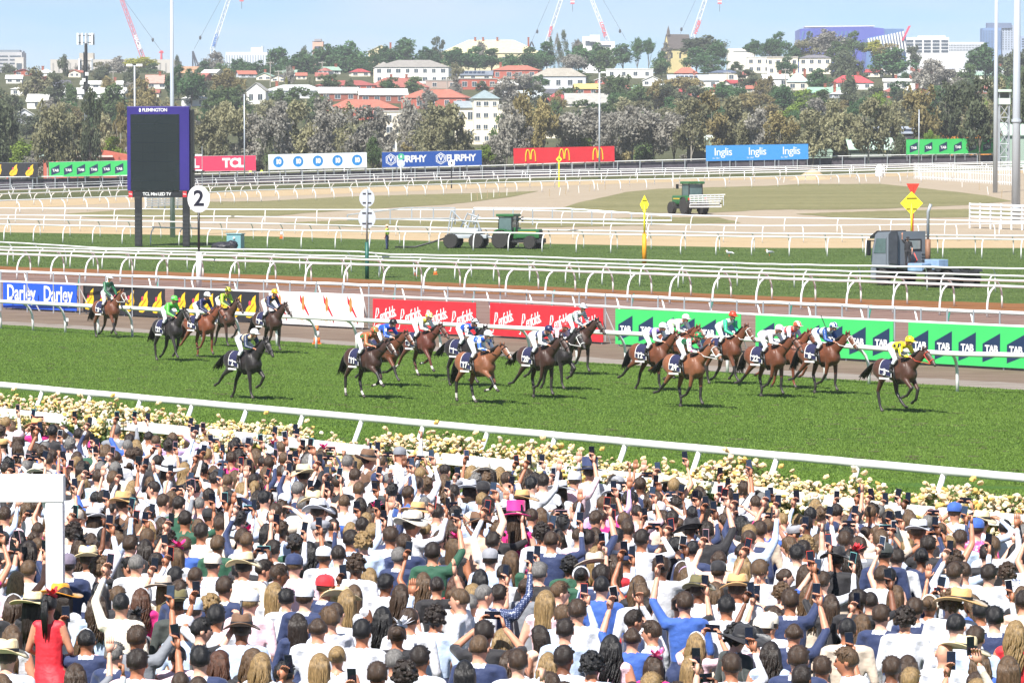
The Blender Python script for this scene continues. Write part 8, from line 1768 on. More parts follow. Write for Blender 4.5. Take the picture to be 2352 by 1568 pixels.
# zone x y | sex hair colour | top | hat | pose | skin ; positions of heads as seen
LIST = """A 25 320 m s db bk cap:bk dn
A 40 110 m s br pk - dn
A 150 330 f l bk gr - dn
A 320 30 m s br wh - dn
A 250 590 m s lb lg - dn
A 590 545 m s db nv cap:pp hl
A 660 140 m d br bg cap:bg dn
A 850 110 f l br wh fed:wh dn
A 970 60 m s db wh - dn
A 670 270 m s db rb - pl
A 800 330 f l br wh band:lg dn
A 770 490 m s br wh pan:st hr
A 915 300 m s bk pb - hr
A 1150 550 m s bk bk - pl
A 1270 400 f w db po - dn
A 1360 520 m z db wh - dn
A 1460 310 m c db bk - dn
A 1420 190 f w br pk - dn
A 1620 150 m s db gn - pr
A 1760 260 m s db cr - hr
A 1930 200 m s br cr - pr
A 1860 540 m z db pt cap:cr dn
A 1710 640 m z br wh - dn
A 1530 650 m s bk wh - pl
A 2100 600 m s bk wh - dn
A 1240 820 f w au hp band:lg dn
A 1060 890 m z bk cr - hl
A 1560 890 m s br dg fed:ol dn
A 1440 750 f l bl cr wide:bg pl
A 1690 945 m s br pb cap:pb dn
A 1620 1085 m s br pb cap:wh dn
A 1890 1000 m s bk wh - pl
A 2115 1110 m s br pb fed:bw dn
A 560 840 f l db wh wide:or dn
A 300 880 f l db bk wide:st dn
A 110 900 f w br pe band:lg dn
A 750 1200 f w lb pk band:lg dn
A 1160 1050 f l db gr fas:bk dn
A 1190 1195 m s br gr - hr
A 1020 1300 m s gy nv - dn
A 1200 1400 m s db pk - pr
A 1540 1360 f u bk pk - dn
A 1750 1375 m s bk nv - dn
A 1920 1400 f w au bk - dn
A 60 1350 m s br wh pan:st wl
A 2200 1400 f w lb bk - dn
A 1760 1110 m s bk bk - pr
A 640 1330 f w lb pk - dn
B 60 580 m s db nv - dn
B 200 610 m s br wh - dn
B 320 560 m z lb pk cap:nv dn
B 590 470 m s br wh cap:wh dn
B 715 455 m z db wh - dn
B 555 230 m z gy bk flat:gy dn
B 215 240 m c br pb - dn
B 85 250 f l bk wh - dn
B 560 85 m s br wh pan:wh dn
B 1110 50 f w br gr wide:bk dn
B 1350 190 m s br wh pan:cr pr
B 1410 85 f l bl wh wide:tn dn
B 980 420 f l br bk - dn
B 1240 475 m s gy nv - dn
B 1290 350 m s br nv - dn
B 1170 300 m s br wh - dn
B 1150 190 f u bk bk band:wh dn
B 1540 430 m z bk nv - dn
B 1580 90 m s db wh - dn
B 1740 100 m s db pb - dn
B 1480 240 f u bl wh - dn
B 1600 310 f u br pb - dn
B 1730 370 f l lb bk fas:hp dn
B 2065 340 m s db wh - hl
B 2165 620 m z db wh - pr
B 1955 660 f l bk bk - dn
B 1745 720 f w au rd - dn
B 1750 840 f u lb lg - dn
B 1870 860 m d gy wh - dn
B 1985 805 m z gy wh - dn
B 2115 810 m s db nd - hr
B 1125 710 m s bk wh - dn
B 260 835 m s bk wh - dn
B 420 830 m s br nv cap:wh dn
B 595 740 m z br nv cap:rd dn
B 790 850 f l bl wh wide:st dn
B 690 960 m d br wh - dn
B 535 1100 m d br wh - dn
B 640 1020 m s lb wh - dn
B 915 1150 m s bk wh - dn
B 1100 1000 f w bk wh - dn
B 1230 1150 f u br bk fas:wh dn
B 1330 1030 m z br wh - dn
B 1560 1010 m c db pb - wl
B 1990 1150 m s db bk - br
B 2150 1200 f w bl bk - dn
B 700 1360 f u bl wh - dn
B 560 1390 f l bl wh - dn
B 50 1400 f w bl wh - dn
B 240 1500 m s bk nv - dn
B 1205 1390 m s gy wh - dn
B 1425 1370 m s db wh - dn
B 1295 1490 m c db nv - dn
B 1050 1530 m s br bk - dn
B 1820 1490 f l bk bk - dn
B 2215 1380 f w br wh - dn
B 985 650 f w bl wh - dn
B 850 800 f l lb wh - pl
B 360 1060 f l db nv - dn
C 20 130 f l br hp top:hp dn
C 160 120 m s br pb - wl
C 430 190 m c bk wh - br
C 245 270 m c db wh - dn
C 330 330 m z br nv - pr
C 720 150 m s br pb - wl
C 1000 235 m s br wh - dn
C 900 330 m s bk gr - fr
C 1120 320 m s db wh - br
C 870 545 f l br rd wide:bg dn
C 220 610 m s gy bk - dn
C 490 560 m c bk gn - dn
C 590 630 f u bk gn band:wh fr
C 770 640 m s db nv - dn
C 770 735 m z bk rb - dn
C 1090 720 f w lb bk - hl
C 1120 790 m d lb wh - dn
C 1625 760 m s br wh fed:ol dn
C 1960 750 m s br wh fed:tn dn
C 1690 250 m s db bk wide:bk hr
C 1900 240 m s bk bk - pr
C 1570 410 m z bk nv - dn
C 1420 380 m s bk bk - pl
C 1540 220 m c db nv - pr
C 1480 590 f l br wh band:wh dn
C 1520 660 f l lb wh band:li dn
C 1285 550 m s br lg - pr
C 1790 590 m s br bk cap:bk dn
C 1800 490 m d br pe - pl
C 2000 425 m d db cr - dn
C 2160 600 m s lb wh - pl
C 2010 550 f l bl wh - dn
C 1865 910 m s bk wh - dn
C 400 780 m s lb bg - dn
C 280 860 f l bl pk - dn
C 560 960 m s br wh - dn
C 450 1110 m s db pb - dn
C 230 1160 f l db pe - dn
C 1050 1030 m s db nv - dn
C 1160 930 m s db wh - dn
C 1040 1190 m d br rb - hl
C 1215 1130 m s br wh - hr
C 850 1250 f w bk pk - dn
C 440 1380 m s db wh - dn
C 300 1410 f w bl wh - dn
C 680 1410 m c bk pb - dn
C 1230 1440 f l br hp fas:fl dn
C 1560 1430 f l bl pk - dn
C 1600 1230 f w bl pk band:lg br
C 1935 1150 m c bk dg wide:bk dn
C 2100 1160 m s bk pk - dn
C 2200 1130 m z br wh cap:cr dn
C 40 1400 m s br wh - dn
C 1910 1430 m s br wh - pr
C 1450 900 m s br bk - pr
C 1500 880 m s br rb - hl
C 640 310 m s db nv - hr
D 1640 80 m z br pb cap:rb br
D 1830 225 m s br fl cap:rb dn
D 2080 220 m s bk wh - dn
D 1060 150 m s db wh - dn
D 1280 235 m z lb dg - hl
D 1010 430 m z bk nv cap:dg dn
D 1140 490 m s db wh - dn
D 1355 480 f u bk nv - hr
D 570 245 m s gy nv cap:nv pr
D 680 330 m s br wh - dn
D 470 110 f c lb wh - dn
D 680 170 f l lb wh - dn
D 920 80 m c db wh - pr
D 600 490 m s bk bk fed:bk dn
D 740 490 f w db bk fas:rd dn
D 1000 640 m s br wh - dn
D 1730 610 m z br wh - dn
D 1930 620 m s db wh - dn
D 1610 880 m c lb wh wide:tn dn
D 905 870 m z db wh - dn
D 1190 1000 m c db wh - dn
D 1010 1010 m s br nv - dn
D 700 1110 m z bk bg - dn
D 1670 1095 m z bk wh - dn
D 1870 955 m s bk wh - pr
D 2010 1030 m s bk nv - dn
D 1800 1165 m s br pb - dn
D 1550 1310 m d br wh wide:st dn
D 1230 1430 f l br pb - dn
D 700 1380 m s lb pb - dn
D 270 1370 m s br nv - dn
D 220 1120 m d br nv - hr
D 40 1110 m z br wh cap:cr dn
D 200 860 m s br nv - hr
D 120 780 f c lb bk - pl
D 60 990 f l br wh - pl
D 1090 1450 m s br wh - dn
D 2150 1110 f w bl rd - dn
D 2110 1450 f l lb rb - dn
D 300 1540 m s db gr - dn
D 560 900 f l br bk - hl
D 830 1060 f w lb wh - pl
D 1420 900 f u lb wh band:cr br
D 1290 930 m s br nv - pr
D 780 840 m s db bk - pr
D 480 690 m s br wh - pr
D 330 620 f l br bk - hr
D 1860 1400 f w lb rb - dn
D 480 1450 m s br bg - pr
D 2180 430 f w bk wh - pl
D 2100 620 m c br wh - pr
E 340 300 f l lb hp wide:tn bo
E 170 400 f l br wh cap:pk dn
E 860 500 m s br gn cap:hp dn
E 1355 400 m d db wh - dn
E 1440 420 m d lb wh - dn
E 1740 430 f l br wh cap:st pr
E 1690 690 f w bl li - dn
E 1545 700 f l br wh wide:wh dn
E 1140 1000 m s br bw fed:tn dn
E 890 1120 f l br wh wide:wh dn
E 20 470 m s br wh flat:tn dn
E 440 610 m s br wh - dn
E 640 470 m c gy wh - dn
E 480 350 m s bk bk - dn
E 720 380 m s db nv - dn
E 160 490 f w br wh - dn
E 700 880 m s lb wh - dn
E 900 770 m s br pb - dn
E 930 980 m s db wh - dn
E 1010 1060 m d db pk - dn
E 1640 1020 m s db gn - dn
E 1800 720 m z br wh - dn
E 2090 990 m d db wh - dn
E 1180 670 f u br bk cap:wh dn
E 670 1280 m c db wh - pl
E 1060 340 m s gy gr - pr
F 1020 390 m s db bw fed:bw dn
F 560 860 m s br wh pan:wh dn
F 1170 810 f l br gr wide:dg dn
F 1560 620 m c lb wh - dn
F 1240 680 m c bk pb - hr
F 1950 660 f l br wh wide:wh pl
F 1440 960 m s br wh pan:cr pl
F 2290 570 m s br gr - dn
F 460 390 m c db bk - pl
F 1150 420 m c bk wh - br
F 900 540 m s br wh - hr
F 70 750 m s bk pb - hr
F 800 780 m z lb wh - hl
F 420 660 m s br ol - dn
F 1310 350 m d gy wh cap:gr fr
G 80 760 f l br wh wide:tn dn
G 430 660 f l br wh wide:wh pl
G 700 500 m s br wh top:nv dn
G 920 710 f l br wh fed:wh bo
G 1430 620 f l lb cr wide:st hr
G 1490 800 m c db pb - br
G 1780 820 f l db wh - dn
G 1640 890 m s bk pb - dn
G 1040 1000 m s br wh - dn
G 940 1110 m s bk gr - dn
G 180 640 m s db wh - hl
G 560 580 m s br pk cap:wh hr
G 2110 660 m c br wh - pl
G 1160 620 m s br nv - br
G 1960 720 m c bk bk - hr
G 2260 850 f c br pb - pr"""
_PM = {}
def pmesh(fem, ra, la, low):
    k = (fem, ra, la, low)
    if k not in _PM: _PM[k] = person_mesh(fem, ra, la, low)
    return _PM[k]
_HM = {}
def hmesh(st, v, low):
    k = (st, v, low)
    if k not in _HM: _HM[k] = hair_mesh(st, v*7 + 1, low)
    return _HM[k]
PP = {'dn': ('dn', 'dn'), 'pr': ('p', 'dn'), 'pl': ('dn', 'p'), 'hr': ('h', 'dn'), 'hl': ('dn', 'h'), 'bo': ('b', 'b'), 'br': ('b', 'b'), 'wr': ('w', 'dn'), 'wl': ('dn', 'w'), 'fr': ('f', 'dn'), 'oo': ('o', 'dn')}
people = []
for ln in LIST.strip().split('\n'):
    z, x, y, sex, hs, hc, top, hat, pose = ln.split()
    X0, Y0, k = ZN[z]; people.append(dict(px=X0 + float(x)*k, py=Y0 + float(y)*k, fem=sex == 'f', hs=hs, hc=hc, top=top, hat=hat, pose=pose, man=True))
LAWNZ = 1.11
def place(p, r):
    p['h'] = r.uniform(1.68, 1.86) if not p['fem'] else r.uniform(1.58, 1.74)
    if p['hat'][:3] in ('top', 'wid', 'fed', 'pan'): p['h'] += 0.07
    if p['hat'][:3] == 'top': p['h'] = 1.90
    hh = LAWNZ + HD[2]*p['h']/1.76; u = (p['px'] - VW/2)/FPX
    v = ray(p['px'], p['py']); kk = (CAMH - hh)/(-v[2]); p['x'] = v[0]*kk; p['y'] = v[1]*kk
rc = random.Random(21)
for p in people: place(p, rc)
FRONT = [(0, 965), (340, 1003), (615, 1022), (961, 1066), (1352, 1092), (1706, 1136), (1885, 1165), (2193, 1186), (2352, 1212)]
# fill the rest of the lawn
TOPS = ['wh']*30 + ['pb']*12 + ['nv']*14 + ['bk']*15 + ['gr']*4 + ['lg']*5 + ['bg']*5 + ['cr']*5 + ['pk']*7 + ['li']*2 + ['gn']*1 + ['rb']*3 + ['hp']*2 + ['pe']*4 + ['pt']*4
cells = {}
def near(x, y, d):
    for i in range(int(x/0.8) - 1, int(x/0.8) + 2):
        for j in range(int(y/0.8) - 1, int(y/0.8) + 2):
            for q in cells.get((i, j), ()):
                if math.hypot(q['x'] - x, (q['y'] - y)) < d: return True
    return False
def put(p): cells.setdefault((int(p['x']/0.8), int(p['y']/0.8)), []).append(p)
for p in people: put(p)
tries = 0
while tries < 16000:
    tries += 1
    py = rc.uniform(960, 1660); px = rc.uniform(-60, 2412)
    if py < polyx(FRONT, px) + rc.uniform(0, 8): continue
    pose_p = 0.62 if py < 1300 else 0.34
    q = dict(px=px, py=py, fem=rc.random() < 0.40, hs='s', hc=rc.choice(('bk', 'db', 'db', 'db', 'br', 'br', 'br', 'lb', 'lb', 'bl', 'gy')), top=rc.choice(TOPS), hat='-', pose='dn', man=False)
    q['hs'] = rc.choice('llwwup') if q['fem'] else rc.choice('sssssszzcd')
    if q['fem'] and rc.random() < 0.3: q['hc'] = rc.choice(('bl', 'lb'))
    if rc.random() < 0.14: q['hat'] = rc.choice(('cap:wh', 'cap:nv', 'cap:bk', 'fed:bw', 'pan:cr', 'pan:st', 'flat:gy', 'cap:gy', 'fed:wh')) if not q['fem'] else rc.choice(('wide:wh', 'wide:st', 'band:wh', 'band:pk', 'fas:bk', 'fas:wh', 'fas:hp', 'band:lg'))
    if rc.random() < pose_p: q['pose'] = rc.choice(('pr', 'pr', 'pr', 'pl', 'pl', 'hr', 'hr', 'hl', 'br', 'br', 'wr', 'fr', 'oo'))
    if any(m['hat'][:3] == 'top' and abs(m['px'] - px) < 42 and 0 < py - m['py'] < 75 for m in people if m['man']): continue
    if any(abs(m['px'] - px) < 25 and 4 < py - m['py'] < (44 if m['hat'] != '-' else 30) for m in people if m['man']): continue
    place(q, rc)
    if near(q['x'], q['y'], 0.78 if py > 1400 else (0.64 if py > 1260 else 0.48)): continue
    people.append(q); put(q)
# ease apart figures that stand too close, in depth only
for it in range(30):
    cells.clear()
    for p in people: put(p)
    for p in people:
        for i in range(int(p['x']/0.8) - 1, int(p['x']/0.8) + 2):
            for j in range(int(p['y']/0.8) - 1, int(p['y']/0.8) + 2):
                for q in cells.get((i, j), ()):
                    if q is p: continue
                    dx, dy = q['x'] - p['x'], q['y'] - p['y']; dd = math.hypot(dx, dy)
                    if dd < 0.44:
                        s = (0.44 - dd)*0.3*(1 if dy >= 0 else -1); q['y'] += s; p['y'] -= s
for p in people: p['s'] = FPX/p['y']
people = [p for p in people if not (68 < p['px'] < 172 and p['py'] > 1432) and not (96 < p['px'] < 158 and 1240 < p['py'] < 1290 and not p['man'])]
inview = [p for p in people if -40 < p['px'] < 2392 and p['py'] < 1640]
inview.sort(key=lambda p: p['y'])
IND, REST = inview[:300], inview[300:]
# the labels: clothing, hat, pose, and the nearest thing one can find
def hatwords(h):
    if h == '-': return ''
    k, c = h.split(':'); return '%s %s' % (CL[c][0], {'cap': 'cap', 'fed': 'felt hat', 'pan': 'brimmed hat', 'wide': 'wide brimmed hat', 'top': 'top hat', 'flat': 'flat cap', 'band': 'headband', 'fas': 'feather headpiece'}[k])
GARM = {}
def garment(p): return CL[p['top']][0] + (' dress' if p['fem'] else (' jacket' if p['top'] in ('nv', 'bg', 'cr', 'dg', 'bw') else ' shirt'))
PW = {'dn': '', 'pr': 'holding a phone up in the right hand', 'pl': 'holding a phone up in the left hand', 'hr': 'stretching a phone high in the right hand', 'hl': 'stretching a phone high in the left hand', 'bo': 'filming with both hands', 'br': 'filming with both hands', 'wr': 'waving the right hand', 'wl': 'waving the left hand', 'fr': 'raising a right fist', 'oo': 'shading the eyes with one hand'}
from collections import Counter
def base(p): return ' '.join(x for x in ('person in', garment(p), ('and ' + hatwords(p['hat'])) if p['hat'] != '-' else '', PW[p['pose']]) if x)
hc_ = Counter(hatwords(p['hat']) for p in IND if p['hat'] != '-')
marks = [('the ' + hatwords(p['hat']), p) for p in IND if p['hat'] != '-' and hc_[hatwords(p['hat'])] == 1]
FIX = [('the white frame', 128, 1230), ('the left edge', 0, 1450), ('the right edge', 2352, 1450), ('the bottom left corner', 0, 1568), ('the bottom right corner', 2352, 1568), ('the bottom edge centre', 1176, 1568), ('the person in red on shoulders', 112, 1430)]
bc = Counter(base(p) for p in IND); usedl = set()
def label_person(p):
    b = base(p)
    if bc[b] == 1: usedl.add(b); return b if len(b.split()) <= 16 else ' '.join(b.split()[:16])
    c = []
    for nm, q in marks:
        if q is not p: c.append((math.hypot(q['px'] - p['px'], q['py'] - p['py']), nm, q['px'] - p['px'], q['py'] - p['py']))
    for nm, x, y in FIX: c.append((math.hypot(x - p['px'], y - p['py'])*1.3, nm, x - p['px'], y - p['py']))
    c.sort(); short = b.replace(' in the right hand', '').replace(' in the left hand', '')
    for dd, nm, dx, dy in c[:14]:
        for far in ('', 'further '):
            rel = (far + ('left of' if dx > 0 else 'right of')) if abs(dx) > abs(dy)*1.2 else (far + ('below' if dy < 0 else 'above'))
            s = '%s %s %s' % (short, rel, nm)
            if len(s.split()) > 16: s = '%s %s %s' % (short.replace('stretching a phone high', 'phone high').replace('holding a phone up', 'phone up').replace('filming with both hands', 'filming'), rel, nm)
            if len(s.split()) > 16: s = '%s %s %s' % (' '.join(short.split(' and ')[0].split()[:7]), rel, nm)
            if s not in usedl: usedl.add(s); return s
    return s
GP = 'people watching from the lawn'; GPH = 'phones held up in the crowd'
def face_dir(p, r): return R(r.uniform(-26, 18)) - R(8) if r.random() > 0.12 else R(r.uniform(-95, 80))
nph = 0; phl = set()
def mats_for(p, tags, r):
    sk = SKINS[p.get('skin', 0)]; t = clothm(p['top'])
    bare = p['fem'] and p['top'] not in ('nv',)
    short = (not p['fem']) and (p['top'] in ('pt', 'pk', 'rb', 'gn', 'hp', 'bk') or r.random() < 0.22)
    bot = t if p['fem'] else (clothm('bg') if r.random() < 0.4 else clothm('nv') if r.random() < 0.5 else clothm('gr'))
    jk = (not p['fem']) and p['top'] in ('nv', 'bg', 'cr', 'dg', 'bw', 'gr')
    q = {'shoe': M_SHOE, 'leg': sk if p['fem'] else bot, 'bottom': bot, 'top': t, 'neck': sk, 'collar': clothm('wh') if jk else (sk if p['fem'] else t), 'skin': sk, 'sleeve': sk if bare and r.random() < 0.7 else t, 'fore': sk if (bare or short) else t, 'cuff': sk if (bare or short) else (clothm('wh') if jk else t)}
    return [q[x] for x in tags]
def add_phone(p, body, r, label):
    ra, la = PP[p['pose']]
    if p['pose'] in ('dn', 'wr', 'wl', 'fr', 'oo'): return
    side = 1 if ra in 'phb' and ra != 'dn' else -1
    pos, flatp = phone_pos(ra if side == 1 else la, side)
    ci = r.randrange(13); bright = r.random() < 0.12
    w = body['M'] @ pos
    _lb = ' '.join(label(PHN[ci]).split()[:16])
    o = link('phone', PH_CASE, None, w, body['rz'] + R(r.uniform(-12, 12)), [PHC[ci]])
    o.rotation_euler = (R(r.uniform(-14, 6)), R(90) if flatp else R(r.uniform(-10, 10)), body['rz'] + R(r.uniform(-12, 12))); o.scale = (1.08,)*3
    link('screen', PH_SCR, o, mats=[M_PHL if bright else M_PHS])
    tag(o, _lb, 'phone', GPH)
rI = random.Random(77)
for p in IND:
    p['skin'] = rI.choice((0, 0, 1, 1, 4, 4, 2, 2, 3)) if p['hc'] not in ('bl', 'gy', 'au') else rI.choice((0, 1, 4))
    ra, la = PP[p['pose']]; me, tags = pmesh(p['fem'], ra, la, False)
    sc = p['h']/1.76; rz = face_dir(p, rI); loc = Vector((p['x'], p['y'], gz(p['x'], p['y'])))
    o = link('person', me, None, loc, rz, mats_for(p, tags, rI)); o.scale = (sc*rI.uniform(1.0, 1.12), sc*1.04, sc)
    lb = label_person(p); tag(o, lb, 'person', GP)
    if not (p['hs'] == 'd' and p['hat'] != '-'): link('hair', hmesh(p['hs'], rI.randrange(2), False), o, mats=[HAIRM[p['hc']]])
    if p['hat'] != '-':
        k, c = p['hat'].split(':'); h = link('hat', HATS[k], o, mats=[clothm(c), (clothm(c) if k in ('cap', 'flat', 'fas', 'band') else M_STRAWB)])
        if k == 'wide': h.rotation_euler = (R(rI.uniform(-14, 4)), R(rI.uniform(-8, 8)), 0); h.location = (0, 0, 0)
        if k == 'cap' and rI.random() < 0.4: h.rotation_euler = (0, 0, 0)
    M = Matrix.Translation(loc) @ Matrix.Rotation(rz, 4, 'Z') @ Matrix.Diagonal((o.scale[0], o.scale[1], o.scale[2], 1))
    def lab(cn, lb=lb, p=p):
        core = lb.replace('person in ', '')
        for v in PW.values():
            if v: core = core.replace(' ' + v, '')
        core = core.replace(' holding a phone up', '').replace(' stretching a phone high', '').replace(' filming with both hands', '').replace(' phone high', '').replace(' phone up', '').replace(' filming', '')
        s = '%s phone of the person in %s' % (cn, core)
        i = 0
        for alt in (s, s.replace('phone of', 'phone held up by'), s.replace('phone of', 'phone raised by'), s.replace('phone of', 'handset of'), s.replace('phone of', 'lifted phone of'), s.replace('phone of', 'upright phone of')):
            if len(alt.split()) > 16: alt = ' '.join(alt.split()[:16])
            if alt not in phl: phl.add(alt); return alt
        return ' '.join(s.split()[:16])
    add_phone(p, {'M': M, 'rz': rz}, rI, lab)
FMK = ['the far left of the hedge', 'the left end of the black board', 'the 2 marker', 'the black horse', 'the white board', 'the red and green rider', 'the dark chestnut horse', 'the light bay horse', 'the navy capped rider', 'the gap between red and green boards', 'the green spotted rider', 'the red capped rider', 'the pale pink rider', 'the second rider', 'the leading rider', 'the far right of the hedge']
_fl = set()
def far_label(cn, p):
    k = max(0, min(15, int((p['px'] + 20)/2392*16))); row = 'front row' if p['py'] < polyx(FRONT, p['px']) + 30 else ('second rows' if p['py'] < polyx(FRONT, p['px']) + 75 else 'middle rows')
    for w in ('held up', 'raised', 'held high', 'lifted', 'stretched up', 'held out', 'pointed at the race', 'held steady', 'tilted', 'held aloft', 'half raised', 'held forward', 'thrust up', 'held level', 'gripped', 'turned sideways', 'aimed ahead', 'held close', 'poking up', 'showing'):
        s = '%s phone %s in the %s below %s' % (cn, w, row, FMK[k])
        if s not in _fl: _fl.add(s); return s
    return s
# the far rows read as one mass: one mesh
def crowd_mass():
    mats = []; mi_of = {}
    def midx(m):
        if m.name not in mi_of: mi_of[m.name] = len(mats); mats.append(m)
        return mi_of[m.name]
    V, LT, LV, MI = [], [], [], []; off = 0
    cache = {}
    def arr(me):
        if me.name not in cache:
            v = np.empty(len(me.vertices)*3); me.vertices.foreach_get('co', v); lt = np.empty(len(me.polygons), int); me.polygons.foreach_get('loop_total', lt)
            lv = np.empty(len(me.loops), int); me.loops.foreach_get('vertex_index', lv); mi = np.empty(len(me.polygons), int); me.polygons.foreach_get('material_index', mi); cache[me.name] = (v.reshape(-1, 3), lt, lv, mi)
        return cache[me.name]
    rM = random.Random(5); k = 0
    for p in REST:
        p['skin'] = rM.choice((0, 0, 1, 1, 4, 4, 2, 2, 3)) if p['hc'] not in ('bl', 'gy', 'au') else rM.choice((0, 1, 4))
        ra, la = PP[p['pose']]; me, tags = pmesh(p['fem'], ra, la, True); sc = p['h']/1.76; rz = face_dir(p, rM); loc = Vector((p['x'], p['y'], gz(p['x'], p['y'])))
        M = Matrix.Translation(loc) @ Matrix.Rotation(rz, 4, 'Z') @ Matrix.Diagonal((sc*1.04, sc*1.02, sc, 1)); Mn = np.array(M)
        its = [(me, mats_for(p, tags, rM))]
        if not (p['hs'] == 'd' and p['hat'] != '-'): its.append((hmesh(p['hs'], 0, True), [HAIRM[p['hc']]]))
        if p['hat'] != '-': kk, c = p['hat'].split(':'); its.append((HATS[kk], [clothm(c), clothm(c) if kk in ('cap', 'flat', 'fas', 'band') else M_STRAWB]))
        for m, ms in its:
            v, lt, lv, mi = arr(m); mm = np.array([midx(x) for x in ms]); V.append(v @ Mn[:3, :3].T + Mn[:3, 3]); LT.append(lt); LV.append(lv + off); MI.append(mm[mi]); off += len(v)
        add_phone(p, {'M': M, 'rz': rz}, rM, lambda cn, p=p: far_label(cn, p))
    V = np.concatenate(V); LT = np.concatenate(LT); LV = np.concatenate(LV); MI = np.concatenate(MI)
    me = bpy.data.meshes.new('crowd'); me.vertices.add(len(V)); me.vertices.foreach_set('co', V.ravel()); me.loops.add(len(LV)); me.loops.foreach_set('vertex_index', LV); me.polygons.add(len(LT))
    me.polygons.foreach_set('loop_start', np.concatenate([[0], np.cumsum(LT)[:-1]])); me.polygons.foreach_set('loop_total', LT); me.polygons.foreach_set('material_index', MI); me.polygons.foreach_set('use_smooth', np.ones(len(LT), bool))
    for m in mats: me.materials.append(m)
    me.update(); me.validate()
    o = bpy.data.objects.new('crowd', me); COL.objects.link(o); tag(o, 'packed far rows of race goers between the lawn and the rose hedge', 'crowd', kind='stuff')
    print('crowd', len(REST), len(LT), 'people', len(people), len(inview))
crowd_mass()
# the rider on shoulders in the red dress, lower left
def red_dress():
    P = []; T = 'skin'
    P.append(('dress', [((0, 0, 0.98), (0.155, 0.11, 0.10)), ((0, 0, 1.24), (0.150, 0.10, 0.12)), ((0, -0.01, 1.40), (0.14, 0.085, 0.06))]))
    P.append(('dress', [((0, 0, 0.98), (0.16, 0.12, 0.06)), ((0.10, -0.02, 0.66), (0.27, 0.20, 0.06)), ((0.34, -0.06, 0.22), (0.34, 0.24, 0.05))]))
    P.append(('dress', [((-0.13, 0, 1.43), 0.055), ((0.13, 0, 1.43), 0.055)]))
    P.append(('skin', [((0, -0.01, 1.44), 0.055), ((0, 0, 1.58), 0.050)])); P.append(('skin', [(HD, (0.074, 0.094, 0.108)), ((0, 0.03, 1.575), (0.055, 0.062, 0.052))])); P.append(('skin', [((0, 0.104, 1.64), 0.012), ((0, 0.118, 1.612), 0.016)]))
    for s in (-1, 1):
        P.append(('skin', [((0.15*s, 0, 1.41), 0.048), ((0.235*s, 0.02, 1.16), 0.040)])); P.append(('skin', [((0.235*s, 0.02, 1.16), 0.038), ((0.18*s, 0.20, 1.08), 0.026)]))
        P.append(('skin', [((0.10*s, 0.02, 0.92), 0.085), ((0.12*s, 0.34, 0.86), 0.062)])); P.append(('skin', [((0.12*s, 0.34, 0.86), 0.06), ((0.12*s, 0.36, 0.46), 0.042)]))
    me, tags = blob('person_body', P, 0.018, 3)
    parts = []
    for s in (-1, 1): mb = MB(); hand(mb, (0.18*s, 0.20, 1.08), (-0.5*s, 0.8, 0), (0, 0, -1), 0.8, 0.95); parts.append((mb, tags.index('skin')))
    add_to(me, parts)
    d = 36.6; t = at(112, 1390, d); z0 = t.z - HD[2]*0.94
    o = link('person', me, None, (t.x, d, z0), R(-10), [{'dress': mS('scarlet_dress', 224, 44, 58, rough=0.6, var=0.07, scale=4, bump=0.4, bscale=9), 'skin': SKINS[1]}[x] for x in tags]); o.scale = (0.94,)*3
    tag(o, 'person in sleeveless red dress sitting high on shoulders above the crowd', 'person', GP)
    link('hair', hmesh('p', 0, False), o, mats=[HAIRM['bk']]); link('headpiece', HATS['fas'], o, mats=[clothm('rd'), clothm('rd')])
red_dress()
# white frame rising from the crowd at the left
def white_frame():
    d = 41.5; s = ppm(d); t = at(126, 1090, d); b = onground(126, d); b.x = t.x; H = t.z - b.z
    rt = empty('white_frame', b, 0, 'big white portal frame rising out of the crowd at the left edge', 'frame'); w = 20/s
    M_FR = mat('frame_white', (0.80, 0.81, 0.83), rough=0.45, var=0.02)
    mb = MB(); mb.bbox(-w, w, -w, w, 0, H - 62/s, 0.012); mb.build('post', M_FR, rt)
    mb = MB(); mb.bbox(-5.5, w + 0.01, -w - 0.01, w + 0.01, H - 61.5/s, H, 0.012); mb.build('beam', M_FR, rt)
    mb = MB(); mb.prism([(-w - 0.002, H - 62/s), (-w - 9/s, H - 62/s), (-w - 0.002, H - 118/s)], -0.05, 0.05); fix_normals(mb.build('gusset', M_FR, rt))
    mb = MB(); mb.bbox(-5.6, -5.3, -w, w, 0, H - 62/s, 0.012); mb.build('post', M_FR, rt)
white_frame()
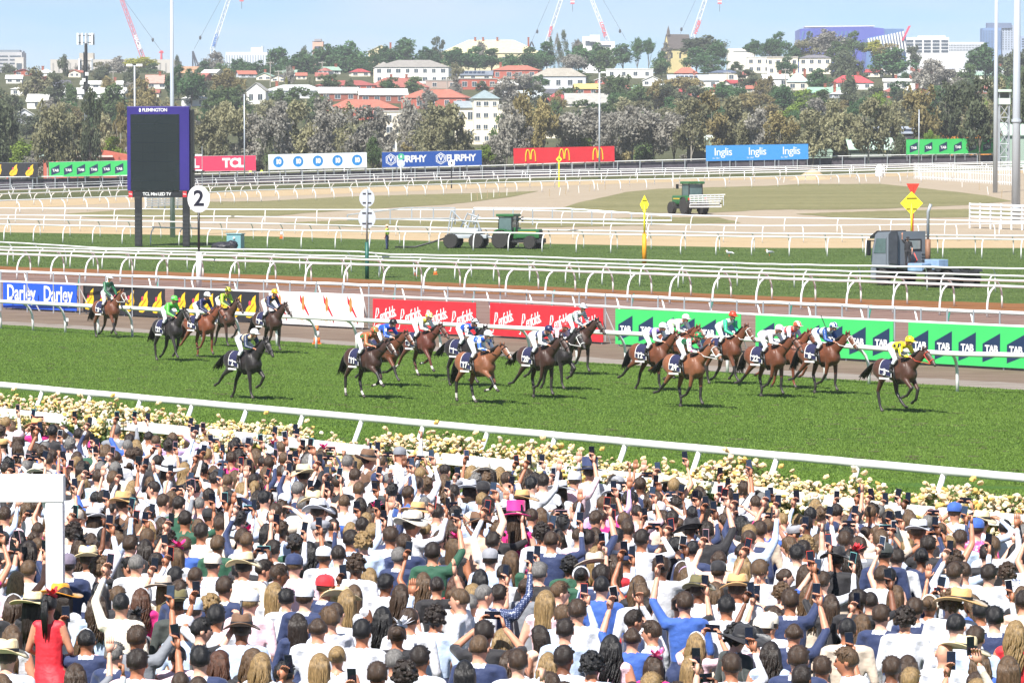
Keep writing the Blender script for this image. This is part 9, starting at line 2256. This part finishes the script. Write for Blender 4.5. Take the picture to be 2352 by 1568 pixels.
# ------------------------------------------------------------------ the men on the infield
def man(loc, rz, pose, top, bottom, hat, label, hc='db', sc=1.0, fore=True):
    ra, la = PP[pose]; me, tags = pmesh(False, ra, la, False); t = clothm(top) if isinstance(top, str) else top; sk = SKINS[0]
    q = {'shoe': M_SHOE, 'leg': bottom, 'bottom': bottom, 'top': t, 'neck': sk, 'collar': t, 'skin': sk, 'sleeve': t, 'fore': sk, 'cuff': sk}
    o = link('person', me, None, loc, rz, [q[x] for x in tags]); o.scale = (sc,)*3; tag(o, label, 'person'); link('hair', hmesh('s', 0, False), o, mats=[HAIRM[hc]])
    if hat: k, c = hat.split(':'); link('hat', HATS[k], o, mats=[clothm(c), clothm(c)])
MB_DK = clothm('nv')
man(hit(889, 573), R(70), 'dn', M_HIV, MB_DK, 'cap:pe', 'worker in hi vis yellow shirt and dark trousers beside the hose', sc=1.06)
man(hit(575, 412), R(170), 'dn', M_HIV, MB_DK, None, 'far worker in hi vis yellow by the fence, left of two')
man(hit(601, 411), R(150), 'dn', M_HIV, MB_DK, None, 'far worker in hi vis yellow by the fence, right of two')
_p = Vector((TB.x, TB.y, TB.z)) + Matrix.Rotation(TH, 3, 'Z') @ Vector((-0.42, 0.70, 1.10))
man(_p, R(178), 'wr', 'bk', clothm('bk'), 'cap:bk', 'person in black standing on the truck deck and waving', sc=1.0)
# ------------------------------------------------------------------ thin summer haze
def haze():
    mb = MB(); mb.box(-2750, 2750, -80, 2950, -3, 160); o = mb.build('haze', [])
    m = bpy.data.materials.new('haze_air'); m.use_nodes = True; nt = m.node_tree; nt.nodes.remove(nt.nodes['Principled BSDF'])
    v = nt.nodes.new('ShaderNodeVolumePrincipled'); v.inputs['Color'].default_value = (0.90, 0.94, 1.0, 1); v.inputs['Density'].default_value = 0.00013; v.inputs['Anisotropy'].default_value = 0.0
    nt.links.new(v.outputs[0], nt.nodes['Material Output'].inputs['Volume']); o.data.materials.append(m); tag(o, 'thin pale haze in the air', 'haze', kind='stuff')
haze()
bpy.data.scenes.remove(LAB)
